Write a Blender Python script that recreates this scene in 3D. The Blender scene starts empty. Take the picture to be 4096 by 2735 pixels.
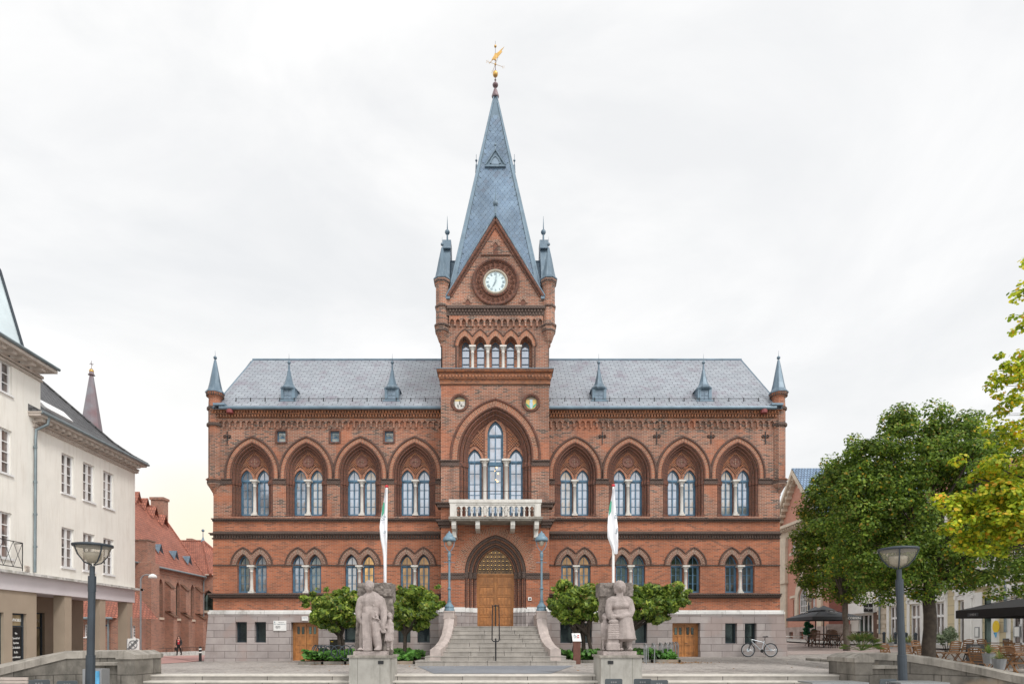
import bpy, bmesh, math, random
import numpy as np
from mathutils import Vector, Matrix
from mathutils.geometry import tessellate_polygon
random.seed(7); rng = np.random.default_rng(7)
R = math.radians; PI = math.pi
sc = bpy.context.scene
COL = sc.collection
# camera model measured from the photograph (4096 px wide): focal length, principal point, horizon, eye height
F, U0, V0, EYE = 2400.0, 1980.0, 2555.0, 0.915
def X(u, y): return (u-U0)*y/F
def Z(v, y): return EYE+(V0-v)*y/F
def clamp(t, a=0., b=1.): return max(a, min(b, t))
# ---------------------------------------------------------------- materials
def newmat(name):
    m = bpy.data.materials.new(name); m.use_nodes = True
    nt = m.node_tree; b = nt.nodes['Principled BSDF']
    return m, nt, b
def N(nt, t, **kw):
    n = nt.nodes.new(t)
    for k, v in kw.items(): setattr(n, k, v)
    return n
def rgba(c): return (c[0], c[1], c[2], 1.0)
def mixc(nt, fac, a, b, mode='MIX'):
    n = N(nt, 'ShaderNodeMix', data_type='RGBA', blend_type=mode)
    for sock, val in ((n.inputs[0], fac), (n.inputs[6], a), (n.inputs[7], b)):
        if isinstance(val, bpy.types.NodeSocket): nt.links.new(val, sock)
        elif isinstance(val, (int, float)): sock.default_value = val
        else: sock.default_value = rgba(val)
    return n.outputs[2]
def noise(nt, vec, scale, detail=4, rough=.55, dist=0):
    n = N(nt, 'ShaderNodeTexNoise'); n.inputs['Scale'].default_value = scale
    n.inputs['Detail'].default_value = detail; n.inputs['Roughness'].default_value = rough
    n.inputs['Distortion'].default_value = dist
    if vec: nt.links.new(vec, n.inputs['Vector'])
    return n.outputs['Fac']
def mrange(nt, val, a, b, c, d):
    n = N(nt, 'ShaderNodeMapRange'); nt.links.new(val, n.inputs[0])
    for i, x in enumerate((a, b, c, d)): n.inputs[i+1].default_value = x
    return n.outputs[0]
def mapping(nt, vec, scale=(1,1,1), rot=(0,0,0)):
    n = N(nt, 'ShaderNodeMapping'); nt.links.new(vec, n.inputs[0])
    n.inputs['Scale'].default_value = scale; n.inputs['Rotation'].default_value = rot
    return n.outputs[0]
def bump(nt, b, h, strength=.3, dist=.02):
    n = N(nt, 'ShaderNodeBump'); n.inputs['Strength'].default_value = strength; n.inputs['Distance'].default_value = dist
    nt.links.new(h, n.inputs['Height']); nt.links.new(n.outputs[0], b.inputs['Normal'])
def M(name, col, rough=.7, metal=0., var=.15, vs=2.5, col2=None, bmp=0., bs=30., streak=None, spec=None, streak_amt=.5):
    m, nt, b = newmat(name)
    tc = N(nt, 'ShaderNodeTexCoord').outputs['Object']
    f = mrange(nt, noise(nt, tc, vs), .3, .7, 0, 1)
    c = mixc(nt, f, tuple(x*(1-var) for x in col), col2 or tuple(min(1, x*(1+var)) for x in col))
    if streak:
        s = mrange(nt, noise(nt, mapping(nt, tc, (5, 5, .55)), 1.0, 5, .7), .48, .68, 0, streak_amt)
        c = mixc(nt, s, c, streak)
    nt.links.new(c, b.inputs['Base Color'])
    b.inputs['Roughness'].default_value = rough; b.inputs['Metallic'].default_value = metal
    if spec is not None: b.inputs['Specular IOR Level'].default_value = spec
    if bmp: bump(nt, b, noise(nt, tc, bs, 5, .65), bmp, .03)
    return m
def BR(name, c1, c2, mortar, w=.24, h=.0667, ms=.010, off=.5, rough=.85, big=(.75, 1.15), bigs=.35, dark=None, darkamt=.35, stain=None, stain_amt=.4, bmp=.35, spec=.3, patch=None, ms_s=.1):
    """courses laid out on the mesh's UVs, which are in metres"""
    m, nt, b = newmat(name)
    uv = N(nt, 'ShaderNodeTexCoord').outputs['UV']; tc = N(nt, 'ShaderNodeTexCoord').outputs['Object']
    def brick(a, bb, mo):
        n = N(nt, 'ShaderNodeTexBrick'); n.offset = off; nt.links.new(uv, n.inputs['Vector'])
        n.inputs['Scale'].default_value = 1; n.inputs['Brick Width'].default_value = w; n.inputs['Row Height'].default_value = h
        n.inputs['Mortar Size'].default_value = ms; n.inputs['Mortar Smooth'].default_value = ms_s
        n.inputs['Color1'].default_value = rgba(a); n.inputs['Color2'].default_value = rgba(bb); n.inputs['Mortar'].default_value = rgba(mo)
        return n
    n = brick(c1, c2, mortar); c = n.outputs['Color']
    if dark:
        n2 = brick((0,0,0), (1,1,1), (0,0,0))
        sel = mrange(nt, n2.outputs['Color'], .62, .85, 0, 1)
        big_n = mrange(nt, noise(nt, tc, .6, 4, .6), .35, .65, 0, darkamt*2)
        mul = N(nt, 'ShaderNodeMath', operation='MULTIPLY', use_clamp=True); nt.links.new(sel, mul.inputs[0]); nt.links.new(big_n, mul.inputs[1])
        c = mixc(nt, mul.outputs[0], c, dark)
    g = mrange(nt, noise(nt, tc, bigs, 5, .6), .3, .7, big[0], big[1])
    gc = N(nt, 'ShaderNodeCombineColor')
    for i in range(3): nt.links.new(g, gc.inputs[i])
    c = mixc(nt, 1.0, c, gc.outputs[0], 'MULTIPLY')
    if stain:
        s = mrange(nt, noise(nt, mapping(nt, tc, (1.4, 1.4, .5)), 1.0, 6, .7), .5, .72, 0, stain_amt)
        c = mixc(nt, s, c, stain)
    if patch:
        s = mrange(nt, noise(nt, mapping(nt, tc, (1, 1, 1.2)), patch[1], 3, .5), patch[2], patch[2]+.07, 0, patch[3])
        c = mixc(nt, s, c, patch[0])
    nt.links.new(c, b.inputs['Base Color'])
    b.inputs['Roughness'].default_value = rough; b.inputs['Specular IOR Level'].default_value = spec
    if bmp:
        inv = N(nt, 'ShaderNodeMath', operation='SUBTRACT'); inv.inputs[0].default_value = 1; nt.links.new(n.outputs['Fac'], inv.inputs[1])
        bump(nt, b, inv.outputs[0], bmp, .008)
    return m
def GL(name, col, rough=.06, metal=.55, wav=.25, warm=None, warmfac=0., emis=None, es=0.):
    """window glass in front of curtains and dark rooms"""
    m, nt, b = newmat(name)
    tc = N(nt, 'ShaderNodeTexCoord').outputs['Object']
    f = mrange(nt, noise(nt, mapping(nt, tc, (1.2, 1.2, .7)), 1.1, 3), .35, .65, 0, 1)
    c = mixc(nt, f, tuple(x*(1-wav) for x in col), tuple(min(1, x*(1+wav)) for x in col))
    if warm: c = mixc(nt, mrange(nt, noise(nt, tc, 1.7, 3), .45, .6, 0, warmfac), c, warm)
    nt.links.new(c, b.inputs['Base Color'])
    b.inputs['Roughness'].default_value = rough; b.inputs['Metallic'].default_value = metal
    bump(nt, b, noise(nt, tc, 2.2, 1), .05, .05)
    if emis:
        b.inputs['Emission Color'].default_value = rgba(emis)
        e = mrange(nt, noise(nt, mapping(nt, tc, (2, 2, 1.2)), 1.6, 4), .38, .62, es*.25, es)
        nt.links.new(e, b.inputs['Emission Strength'])
    return m
def LEAF(name, cols, trans=.35, rough=.5):
    m, nt, b = newmat(name)
    g = N(nt, 'ShaderNodeNewGeometry')
    r = N(nt, 'ShaderNodeValToRGB'); nt.links.new(g.outputs['Random Per Island'], r.inputs[0])
    el = r.color_ramp.elements
    while len(el) < len(cols): el.new(.5)
    for e, (p, c) in zip(el, cols): e.position = p; e.color = rgba(c)
    tc = N(nt, 'ShaderNodeTexCoord').outputs['Object']
    k = mrange(nt, noise(nt, tc, .9, 3), .3, .7, .7, 1.25)
    kc = N(nt, 'ShaderNodeCombineColor')
    for i in range(3): nt.links.new(k, kc.inputs[i])
    c = mixc(nt, 1.0, r.outputs[0], kc.outputs[0], 'MULTIPLY')
    nt.links.new(c, b.inputs['Base Color']); b.inputs['Roughness'].default_value = rough
    b.inputs['Specular IOR Level'].default_value = .35
    t = N(nt, 'ShaderNodeBsdfTranslucent'); nt.links.new(c, t.inputs[0])
    mx = N(nt, 'ShaderNodeMixShader'); mx.inputs[0].default_value = trans
    nt.links.new(b.outputs[0], mx.inputs[1]); nt.links.new(t.outputs[0], mx.inputs[2])
    nt.links.new(mx.outputs[0], nt.nodes['Material Output'].inputs[0])
    return m
def EM(name, col, s):
    m, nt, b = newmat(name); b.inputs['Base Color'].default_value = rgba(col)
    b.inputs['Emission Color'].default_value = rgba(col); b.inputs['Emission Strength'].default_value = s
    return m
def COBBLE(name, c1, c2, c3, scale=7.5, grime=(.12,.11,.10), stretch=(1, 1, 1), bmp=.5, joint=.45):
    m, nt, b = newmat(name)
    tc = N(nt, 'ShaderNodeTexCoord').outputs['Object']
    mp = mapping(nt, tc, stretch)
    v = N(nt, 'ShaderNodeTexVoronoi'); nt.links.new(mp, v.inputs['Vector']); v.inputs['Scale'].default_value = scale
    v.inputs['Randomness'].default_value = .75
    e = N(nt, 'ShaderNodeTexVoronoi', feature='DISTANCE_TO_EDGE'); nt.links.new(mp, e.inputs['Vector']); e.inputs['Scale'].default_value = scale
    e.inputs['Randomness'].default_value = .75
    sep = N(nt, 'ShaderNodeSeparateColor'); nt.links.new(v.outputs['Color'], sep.inputs[0])
    c = mixc(nt, sep.outputs[0], c1, c2)
    c = mixc(nt, mrange(nt, noise(nt, tc, .35, 5, .6), .4, .62, 0, .8), c, c3)
    c = mixc(nt, mrange(nt, noise(nt, tc, 1.6, 6, .7), .52, .72, 0, .5), c, grime)
    c = mixc(nt, mrange(nt, e.outputs[0], 0, .09, joint, 0), c, grime)
    nt.links.new(c, b.inputs['Base Color']); b.inputs['Roughness'].default_value = .7
    if bmp: bump(nt, b, mrange(nt, e.outputs[0], 0, .12, 0, 1), bmp, .012)
    return m
m_up = BR('brick_upper', (.37,.135,.073), (.19,.082,.055), (.40,.31,.25), ms=.011, dark=(.055,.038,.035), darkamt=.85, stain=(.10,.065,.055), stain_amt=.62, patch=((.46,.15,.07), .5, .53, .45), big=(.64,1.2))
m_lo = BR('brick_lower', (.46,.142,.065), (.32,.10,.052), (.38,.24,.17), ms=.010, dark=(.11,.055,.042), darkamt=.4, stain=(.17,.08,.055), stain_amt=.5, big=(.75,1.15), bigs=.6)
m_arch = BR('brick_arch', (.42,.14,.072), (.25,.09,.052), (.38,.25,.18), h=.085, ms=.018, dark=(.15,.07,.05), darkamt=.5)
m_arch2 = BR('brick_arch_brown', (.28,.115,.075), (.13,.07,.052), (.38,.29,.23), h=.085, ms=.016)
m_roll = BR('brick_roll', (.24,.09,.055), (.085,.042,.034), (.13,.085,.07), w=.12, h=.0667)
m_hood = BR('brick_hood', (.13,.062,.046), (.06,.036,.03), (.16,.11,.09), w=.12)
m_dark = BR('brick_dark', (.095,.06,.05), (.05,.036,.033), (.16,.12,.10), w=.12)
m_orange = BR('brick_dentil', (.52,.19,.08), (.28,.11,.06), (.3,.2,.15), w=.12, dark=(.12,.06,.045), darkamt=.35)
m_slate = BR('slate_roof', (.315,.345,.38), (.25,.275,.31), (.07,.07,.085), w=.44, h=.235, ms=.017, rough=.4, spec=.5, big=(.86,1.08), stain=(.15,.105,.14), stain_amt=.75, bmp=.5)
m_lead = M('lead_sheet', (.115,.168,.215), .42, .25, .16, 1.2, streak=(.34,.42,.48), streak_amt=.35)
m_leadg = M('lead_green_grey', (.15,.215,.27), .45, .2, .2, 2)
m_hex = LEAF('hexagonal_slate', [(0,(.125,.185,.26)), (.4,(.145,.21,.29)), (.85,(.16,.23,.31)), (1,(.13,.17,.23))], trans=0, rough=.4)
m_gran = BR('granite_blocks', (.45,.405,.39), (.34,.30,.29), (.14,.115,.115), w=1.05, h=.335, ms=.012, rough=.75, big=(.8,1.08), bigs=1.4, stain=(.24,.20,.185), stain_amt=.6, bmp=.5, patch=((.36,.275,.25), .6, .53, .5), ms_s=.3)
m_marb = BR('marble_band', (.80,.79,.77), (.72,.71,.69), (.3,.28,.26), w=1.4, h=.6, ms=.006, rough=.5, stain=(.25,.23,.20), stain_amt=.85, bmp=.1)
m_white = M('white_limestone', (.62,.60,.56), .6, var=.1, vs=4, streak=(.36,.33,.28), streak_amt=.45)
m_blue = M('blue_grey_paint', (.055,.135,.215), .5, var=.18, vs=5, col2=(.10,.20,.30))
m_blueL = M('blue_post_paint', (.12,.21,.28), .45, var=.15, vs=3, col2=(.20,.30,.36))
m_glass_up = GL('glass_sky', (.42,.46,.52), metal=.65, wav=.22, warm=(.30,.24,.20), warmfac=.35)
m_glass_up2 = GL('glass_sky_curtain', (.46,.47,.48), metal=.45, wav=.15, warm=(.42,.33,.24), warmfac=.8)
m_glass_up3 = GL('glass_sky_dark', (.30,.33,.37), metal=.7, wav=.35, warm=(.20,.13,.08), warmfac=.8)
m_glass_luc = GL('glass_lucarne', (.20,.27,.34), rough=.3, metal=.1, wav=.1)
m_fan = GL('fanlight_glass', (.10,.065,.035), metal=.3, wav=.5, emis=(1,.5,.16), es=.10)
m_glass_lo = GL('glass_dark', (.17,.20,.20), metal=.6, wav=.6, warm=(.32,.29,.24), warmfac=.7)
m_glass_dk = GL('glass_dark_green', (.05,.075,.065), metal=.5, wav=.7)
m_glass_warm = GL('glass_lit', (.22,.15,.08), metal=.35, wav=.5, emis=(1,.50,.16), es=.22)
m_glass_cafe = GL('glass_cafe', (.20,.17,.16), metal=.5, wav=.6, warm=(.36,.30,.28), warmfac=.6)
m_lattice = M('brick_lattice', (.20,.095,.065), .85, var=.45, vs=14)
m_hole = M('dark_recess', (.035,.022,.018), .9, var=.2)
m_med = M('terracotta_medallion', (.17,.075,.055), .7, var=.25, vs=12, bmp=.4, bs=14)
m_oak = M('oak_door', (.40,.165,.045), .45, var=.25, vs=3, streak=(.17,.075,.028), streak_amt=.45)
m_oak2 = M('oak_panel', (.42,.175,.05), .4, var=.3, vs=4, streak=(.24,.10,.035), streak_amt=.5)
m_iron = M('black_iron', (.02,.021,.023), .5, .3, .2)
m_grille = M('grille_metal', (.030,.045,.055), .5, .3, .3)
m_step = BR('granite_step', (.37,.345,.315), (.30,.28,.255), (.10,.09,.08), w=1.9, h=3, ms=.012, rough=.8, stain=(.19,.17,.145), stain_amt=.6, bigs=2, bmp=.2)
m_block = M('stair_block', (.34,.315,.285), .8, var=.2, vs=1.6, bmp=.25, bs=40, streak=(.20,.18,.155), streak_amt=.45)
m_edge = M('granite_edge', (.56,.53,.48), .75, var=.13, vs=5, bmp=.2)
m_pink = M('pink_granite', (.44,.375,.345), .7, var=.16, vs=4, bmp=.25, bs=60, streak=(.30,.25,.22), streak_amt=.3)
m_gold = M('gilding', (.55,.34,.11), .38, .8, .2, 4)
m_gold2 = EM('gold_boss', (1,.62,.20), .5)  # gilding given a glow of its own in place of glints
m_dial = M('clock_dial', (.62,.74,.76), .35, var=.05)
m_num = M('clock_numerals', (.24,.31,.36), .5, var=.1)
m_stat = M('statue_stone', (.38,.325,.305), .85, var=.2, vs=6, bmp=.9, bs=34, streak=(.22,.19,.17), streak_amt=.45)
m_statc = M('carved_foliage_stone', (.185,.16,.143), .9, var=.55, vs=9, bmp=1.0, bs=13)  # darker than the figures' stone, relief shade put into the colour
m_ped = BR('pedestal_slabs', (.41,.395,.36), (.34,.335,.31), (.16,.15,.13), w=.62, h=5, ms=.006, rough=.75, stain=(.17,.165,.14), stain_amt=.7, bmp=.15, bigs=1.5)
m_wallst = BR('parapet_stone', (.25,.23,.20), (.16,.148,.13), (.09,.08,.07), w=1.15, h=.62, ms=.012, rough=.85, stain=(.055,.053,.045), stain_amt=1.0, bmp=.3, bigs=2.2, big=(.5,1.1), patch=((.42,.32,.23), .8, .58, .5))
m_cap = M('parapet_cap', (.31,.285,.25), .85, var=.25, vs=3, bmp=.35, bs=40, streak=(.12,.11,.09), streak_amt=.75)
m_cream = M('cream_render', (.84,.815,.755), .85, var=.05, vs=.8, streak=(.62,.57,.49), streak_amt=.35)
m_beam = M('lilac_white_beam', (.66,.62,.64), .8, var=.05, vs=1)
m_ledge = M('mossy_ledge', (.55,.54,.52), .8, var=.3, vs=6, streak=(.20,.20,.12), streak_amt=.6)
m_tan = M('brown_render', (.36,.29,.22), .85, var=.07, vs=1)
m_tanD = M('brown_render_inside', (.27,.21,.155), .9, var=.1, vs=1)  # darker copy of the brown render, arcade shade put into the colour
m_corn = M('cornice_stone', (.52,.46,.41), .8, var=.15, vs=5)
m_wwin = M('white_window_paint', (.80,.80,.80), .5, var=.06)
m_pant = BR('dark_tile', (.13,.13,.135), (.085,.085,.09), (.03,.03,.03), w=.24, h=.30, ms=.02, rough=.6, bmp=.8)
m_tile = BR('red_tile', (.42,.155,.10), (.29,.105,.072), (.12,.045,.035), w=.22, h=.30, ms=.022, rough=.7, bmp=.9, stain=(.18,.10,.08), stain_amt=.4)
m_chb = BR('church_brick', (.36,.15,.095), (.23,.10,.07), (.40,.30,.24), w=.24, h=.08, ms=.011, dark=(.12,.07,.055), darkamt=.3)
m_btile = BR('blue_glazed_tile', (.22,.32,.45), (.14,.21,.32), (.05,.07,.10), w=.25, h=.32, ms=.03, rough=.25, bmp=.8)
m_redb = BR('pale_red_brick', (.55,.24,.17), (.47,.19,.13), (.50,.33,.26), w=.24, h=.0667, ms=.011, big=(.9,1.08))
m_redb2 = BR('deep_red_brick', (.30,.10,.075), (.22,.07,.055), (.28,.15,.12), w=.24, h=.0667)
m_sand = M('sandstone', (.56,.48,.38), .85, var=.12, vs=2, bmp=.2, streak=(.38,.32,.26), streak_amt=.35)
m_rust = M('rough_stone', (.34,.27,.24), .9, var=.25, vs=2.5, bmp=1., bs=4)
m_cafe = BR('pale_yellow_render', (.66,.57,.38), (.63,.54,.36), (.42,.36,.25), w=40, h=.55, ms=.02, rough=.8, big=(.95,1.04), bmp=.3)
m_trim = M('white_trim', (.80,.79,.76), .6, var=.05)
m_copper = M('purple_copper', (.21,.125,.135), .5, .3, .2, .5, col2=(.20,.21,.23))
m_cob = COBBLE('cobblestones', (.44,.40,.365), (.21,.195,.18), (.45,.415,.39), 4.6, stretch=(1,1.5,1), joint=.85, grime=(.14,.125,.11))
m_road = M('red_road', (.42,.235,.21), .85, var=.08, vs=1.5, bmp=.2, bs=80)
m_pave = BR('pavement_slabs', (.46,.43,.40), (.40,.375,.35), (.2,.18,.165), w=.6, h=.6, ms=.012, bmp=.2)
m_slatep = COBBLE('blue_slate_setts', (.22,.235,.265), (.17,.185,.21), (.25,.265,.29), 9, bmp=.2, joint=.3)
m_street = COBBLE('street_setts', (.42,.33,.30), (.33,.26,.24), (.45,.38,.35), 6)
m_bark = M('bark', (.05,.038,.028), .9, var=.35, vs=6, bmp=1, bs=18)
m_barkp = M('pale_bark', (.12,.10,.08), .9, var=.3, vs=6, bmp=.8, bs=18)
m_leafg = LEAF('linden_leaf', [(0,(.05,.09,.016)), (.3,(.10,.18,.025)), (.7,(.20,.31,.04)), (.9,(.36,.48,.07)), (.97,(.26,.17,.045)), (1,(.75,.50,.03))], trans=.5)
m_leafg2 = LEAF('linden_leaf_far', [(0,(.06,.11,.02)), (.35,(.12,.21,.03)), (.8,(.25,.37,.05)), (.95,(.30,.28,.06)), (1,(.75,.50,.04))], trans=.5)
m_leafy = LEAF('yellow_leaf', [(0,(.13,.23,.02)), (.3,(.33,.46,.03)), (.7,(.60,.65,.04)), (.92,(.75,.62,.04)), (1,(.78,.34,.04))], trans=.5)
m_leafm = LEAF('magnolia_leaf', [(0,(.045,.09,.016)), (.3,(.11,.19,.028)), (.75,(.25,.35,.05)), (.93,(.42,.50,.08)), (1,(.30,.20,.06))], rough=.4, trans=.4)
m_hosta = LEAF('ground_cover_leaf', [(0,(.03,.09,.015)), (.5,(.07,.19,.03)), (1,(.13,.30,.05))], rough=.45)
m_palm = LEAF('palm_frond', [(0,(.09,.16,.04)), (.6,(.17,.26,.06)), (1,(.34,.26,.11))])
m_dryleaf = LEAF('fallen_leaf', [(0,(.30,.13,.04)), (.6,(.42,.22,.06)), (1,(.20,.10,.05))])
m_lamp = M('dark_grey_post', (.040,.052,.065), .5, .2, .15, 4)
m_lampglass = GL('lamp_bowl_glass', (.50,.47,.40), rough=.15, metal=.2, wav=.1)
m_cloth = M('white_flag_cloth', (.82,.83,.86), .8, var=.03)
m_black = M('black_paint', (.012,.012,.013), .4, var=.2)
m_brightw = M('white_paint', (.80,.80,.78), .5, var=.04)
m_grey = M('grey_metal', (.28,.29,.30), .45, .5, .1)
m_zinc = M('zinc_pipe', (.22,.27,.29), .45, .4, .15)
m_rusty = M('corten_steel', (.13,.055,.04), .8, var=.25, vs=8)
m_umb = M('dark_grey_canvas', (.055,.06,.068), .8, var=.1)
m_umbk = M('black_canvas', (.010,.010,.011), .75, var=.2)
m_umbp = M('pale_canvas_edge', (.30,.30,.30), .8, var=.05)
m_teak = M('teak_slats', (.23,.115,.05), .6, var=.25, vs=6)
m_teakd = M('dark_teak', (.13,.065,.04), .6, var=.25, vs=6)
m_wood_g = M('weathered_slats', (.42,.36,.32), .7, var=.15, vs=6)
m_chairb = M('grey_plastic_chair', (.075,.09,.10), .5, var=.1)
m_redd = M('dark_red_cover', (.22,.05,.05), .6, var=.1)
m_red = M('red_paint', (.55,.03,.04), .5, var=.1)
m_skin = M('skin', (.55,.33,.25), .6, var=.05)
m_hair = M('brown_hair', (.04,.02,.015), .6, var=.1)
m_silver = M('silver_frame', (.55,.60,.64), .3, .7, .05)
m_rubber = M('tyre_rubber', (.018,.018,.02), .7, var=.1)
m_teal = M('green_plant_lamp', (.02,.22,.08), .5, var=.4, vs=12)
m_shield_y = M('shield_gold', (.62,.45,.13), .5, var=.1)
m_shield_g = M('shield_green', (.05,.32,.20), .5, var=.1)
m_shield_b = M('shield_blue', (.38,.58,.70), .5, var=.1)
m_stonedisc = M('stone_disc', (.36,.315,.25), .7, var=.12)
m_signblue = M('poster_blue', (.02,.30,.62), .5, var=.5, vs=4, col2=(.15,.5,.8))
m_yel = M('yellow_sticker', (.80,.55,.02), .5, var=.05)
m_orgl = EM('warm_bulb', (1,.60,.20), 3.5)
# ---------------------------------------------------------------- mesh builder
def origin(o):
    v = Vector((0,0,0))
    while o: v += o.location; o = o.parent
    return v
class MB:
    def __init__(s): s.v=[]; s.f=[]; s.uv=[]; s.mi=[]; s.xf=None; s.cur=0; s.sm=[]; s.smooth=False
    def add(s, verts, faces, uvs=None):
        o = len(s.v)
        for p in verts:
            s.v.append(tuple(s.xf @ Vector(p)) if s.xf else tuple(p))
        for i, fc in enumerate(faces):
            s.f.append(tuple(o+j for j in fc)); s.uv.append(uvs[i] if uvs else None); s.mi.append(s.cur); s.sm.append(s.smooth)
    def box(s, x0, x1, y0, y1, z0, z1):
        if x0 > x1: x0, x1 = x1, x0
        if y0 > y1: y0, y1 = y1, y0
        if z0 > z1: z0, z1 = z1, z0
        s.add([(x0,y0,z0),(x1,y0,z0),(x1,y1,z0),(x0,y1,z0),(x0,y0,z1),(x1,y0,z1),(x1,y1,z1),(x0,y1,z1)],
              [(0,3,2,1),(4,5,6,7),(0,1,5,4),(1,2,6,5),(2,3,7,6),(3,0,4,7)])
        return s
    def cbox(s, c, sx, sy, sz): return s.box(c[0]-sx/2, c[0]+sx/2, c[1]-sy/2, c[1]+sy/2, c[2]-sz/2, c[2]+sz/2)
    def lathe(s, prof, n=12, c=(0,0,0), a0=0., close=True):
        vs = []; fs = []
        for r, z in prof:
            for k in range(n):
                a = a0+2*PI*k/n; vs.append((c[0]+r*math.cos(a), c[1]+r*math.sin(a), c[2]+z))
        m = len(prof)
        for i in range(m-1):
            for k in range(n):
                k2 = (k+1) % n; fs.append((i*n+k, i*n+k2, (i+1)*n+k2, (i+1)*n+k))
        if close:
            fs.append(tuple(range(n-1, -1, -1))); fs.append(tuple((m-1)*n+k for k in range(n)))
        s.add(vs, fs); return s
    def tube(s, pts, r, n=6, cap=True, taper=None):
        pts = [Vector(p) for p in pts]; vs = []; fs = []; uvs = []; up = None; L = 0; Ls = []
        for i, p in enumerate(pts):
            if i: L += (p-pts[i-1]).length
            Ls.append(L)
            t = (pts[min(i+1, len(pts)-1)]-pts[max(i-1, 0)])
            t = t.normalized() if t.length > 1e-9 else Vector((0,0,1))
            if up is None: up = Vector((0,1,0)) if abs(t.y) < .8 else Vector((1,0,0))
            a = t.cross(up)
            a = a.normalized() if a.length > 1e-6 else Vector((1,0,0)); b = a.cross(t).normalized(); up = b
            rr = r if taper is None else (taper[i] if isinstance(taper, (list, tuple)) else r+(taper-r)*i/(len(pts)-1))
            for k in range(n):
                q = 2*PI*k/n; vs.append(p+a*math.cos(q)*rr+b*math.sin(q)*rr)
        for i in range(len(pts)-1):
            for k in range(n):
                k2 = (k+1) % n; fs.append((i*n+k, i*n+k2, (i+1)*n+k2, (i+1)*n+k))
                w = 2*PI*r/n
                uvs.append([(k*w, Ls[i]), ((k+1)*w, Ls[i]), ((k+1)*w, Ls[i+1]), (k*w, Ls[i+1])])
        if cap:
            fs.append(tuple(range(n-1, -1, -1))); uvs.append(None); m = len(pts)
            fs.append(tuple((m-1)*n+k for k in range(n))); uvs.append(None)
        s.add(vs, fs, uvs); return s
    def sphere(s, c, r, n=10, m=6, sz=1.):
        prof = [(max(1e-4, r*math.sin(PI*i/m)), -r*sz*math.cos(PI*i/m)) for i in range(m+1)]
        return s.lathe(prof, n, c, close=False)
    def poly(s, pts, y0, y1=None):
        """polygon in local XZ at y0 facing -y, extruded back to y1"""
        ar = sum(pts[i][0]*pts[(i+1)%len(pts)][1]-pts[(i+1)%len(pts)][0]*pts[i][1] for i in range(len(pts)))
        if ar < 0: pts = pts[::-1]
        n = len(pts)
        tris = tessellate_polygon([[Vector((p[0], p[1], 0)) for p in pts]])
        fs = []
        for t in tris:
            a, b, c = [pts[i] for i in t]
            fs.append(tuple(t) if (b[0]-a[0])*(c[1]-a[1])-(b[1]-a[1])*(c[0]-a[0]) > 0 else (t[0], t[2], t[1]))
        vs = [(p[0], y0, p[1]) for p in pts]
        if y1 is not None:
            vs += [(p[0], y1, p[1]) for p in pts]
            fs2 = [(a+n, c+n, b+n) for a, b, c in fs]
            fs = fs+fs2+[(i, i+n, (i+1)%n+n, (i+1)%n) for i in range(n)]
        s.add(vs, fs); return s
    def plate(s, outer, holes, y, back=None):
        """wall face in local XZ at y with holes; reveals run back to `back`"""
        allp = [outer]+holes; flat = [p for l in allp for p in l]
        tris = tessellate_polygon([[Vector((p[0], p[1], 0)) for p in l] for l in allp]); fs = []
        for t in tris:
            a, b, c = [flat[i] for i in t]
            ar = (b[0]-a[0])*(c[1]-a[1])-(b[1]-a[1])*(c[0]-a[0])
            if abs(ar) < 1e-9: continue
            fs.append(tuple(t) if ar > 0 else (t[0], t[2], t[1]))
        s.add([(p[0], y, p[1]) for p in flat], fs)
        if back is not None:
            for h in holes:
                n = len(h); ar = sum(h[i][0]*h[(i+1)%n][1]-h[(i+1)%n][0]*h[i][1] for i in range(n))
                hh = h if ar > 0 else h[::-1]
                s.add([(p[0], y, p[1]) for p in hh]+[(p[0], back, p[1]) for p in hh], [(i, (i+1)%n, (i+1)%n+n, i+n) for i in range(n)])
        return s
    def ring(s, cx, zs, ao, ho, ai, hi, y, back, legs=None, n=14):
        """arch ring with radially laid courses between an outer and an inner pointed arc"""
        po = arc(cx, ao, zs, ho, n); pi_ = arc(cx, ai, zs, hi, n)
        if legs is not None:
            po = [(cx-ao, legs)]+po+[(cx+ao, legs)]; pi_ = [(cx-ai, legs)]+pi_+[(cx+ai, legs)]
        L = 0; m = len(po); w = ao-ai
        for i in range(m-1):
            d = math.hypot(po[i+1][0]-po[i][0], po[i+1][1]-po[i][1])
            a, b, c, e = po[i], po[i+1], pi_[i+1], pi_[i]
            s.add([(a[0],y,a[1]),(b[0],y,b[1]),(c[0],y,c[1]),(e[0],y,e[1])], [(0,3,2,1)], [[(0,L),(w,L),(w,L+d),(0,L+d)]])
            s.add([(e[0],y,e[1]),(c[0],y,c[1]),(c[0],back,c[1]),(e[0],back,e[1])], [(0,3,2,1)], [[(0,L),(back-y,L),(back-y,L+d),(0,L+d)]])
            s.add([(a[0],y,a[1]),(b[0],y,b[1]),(b[0],back,b[1]),(a[0],back,a[1])], [(0,1,2,3)], [[(0,L),(0,L+d),(back-y,L+d),(back-y,L)]])
            L += d
        return s
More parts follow.
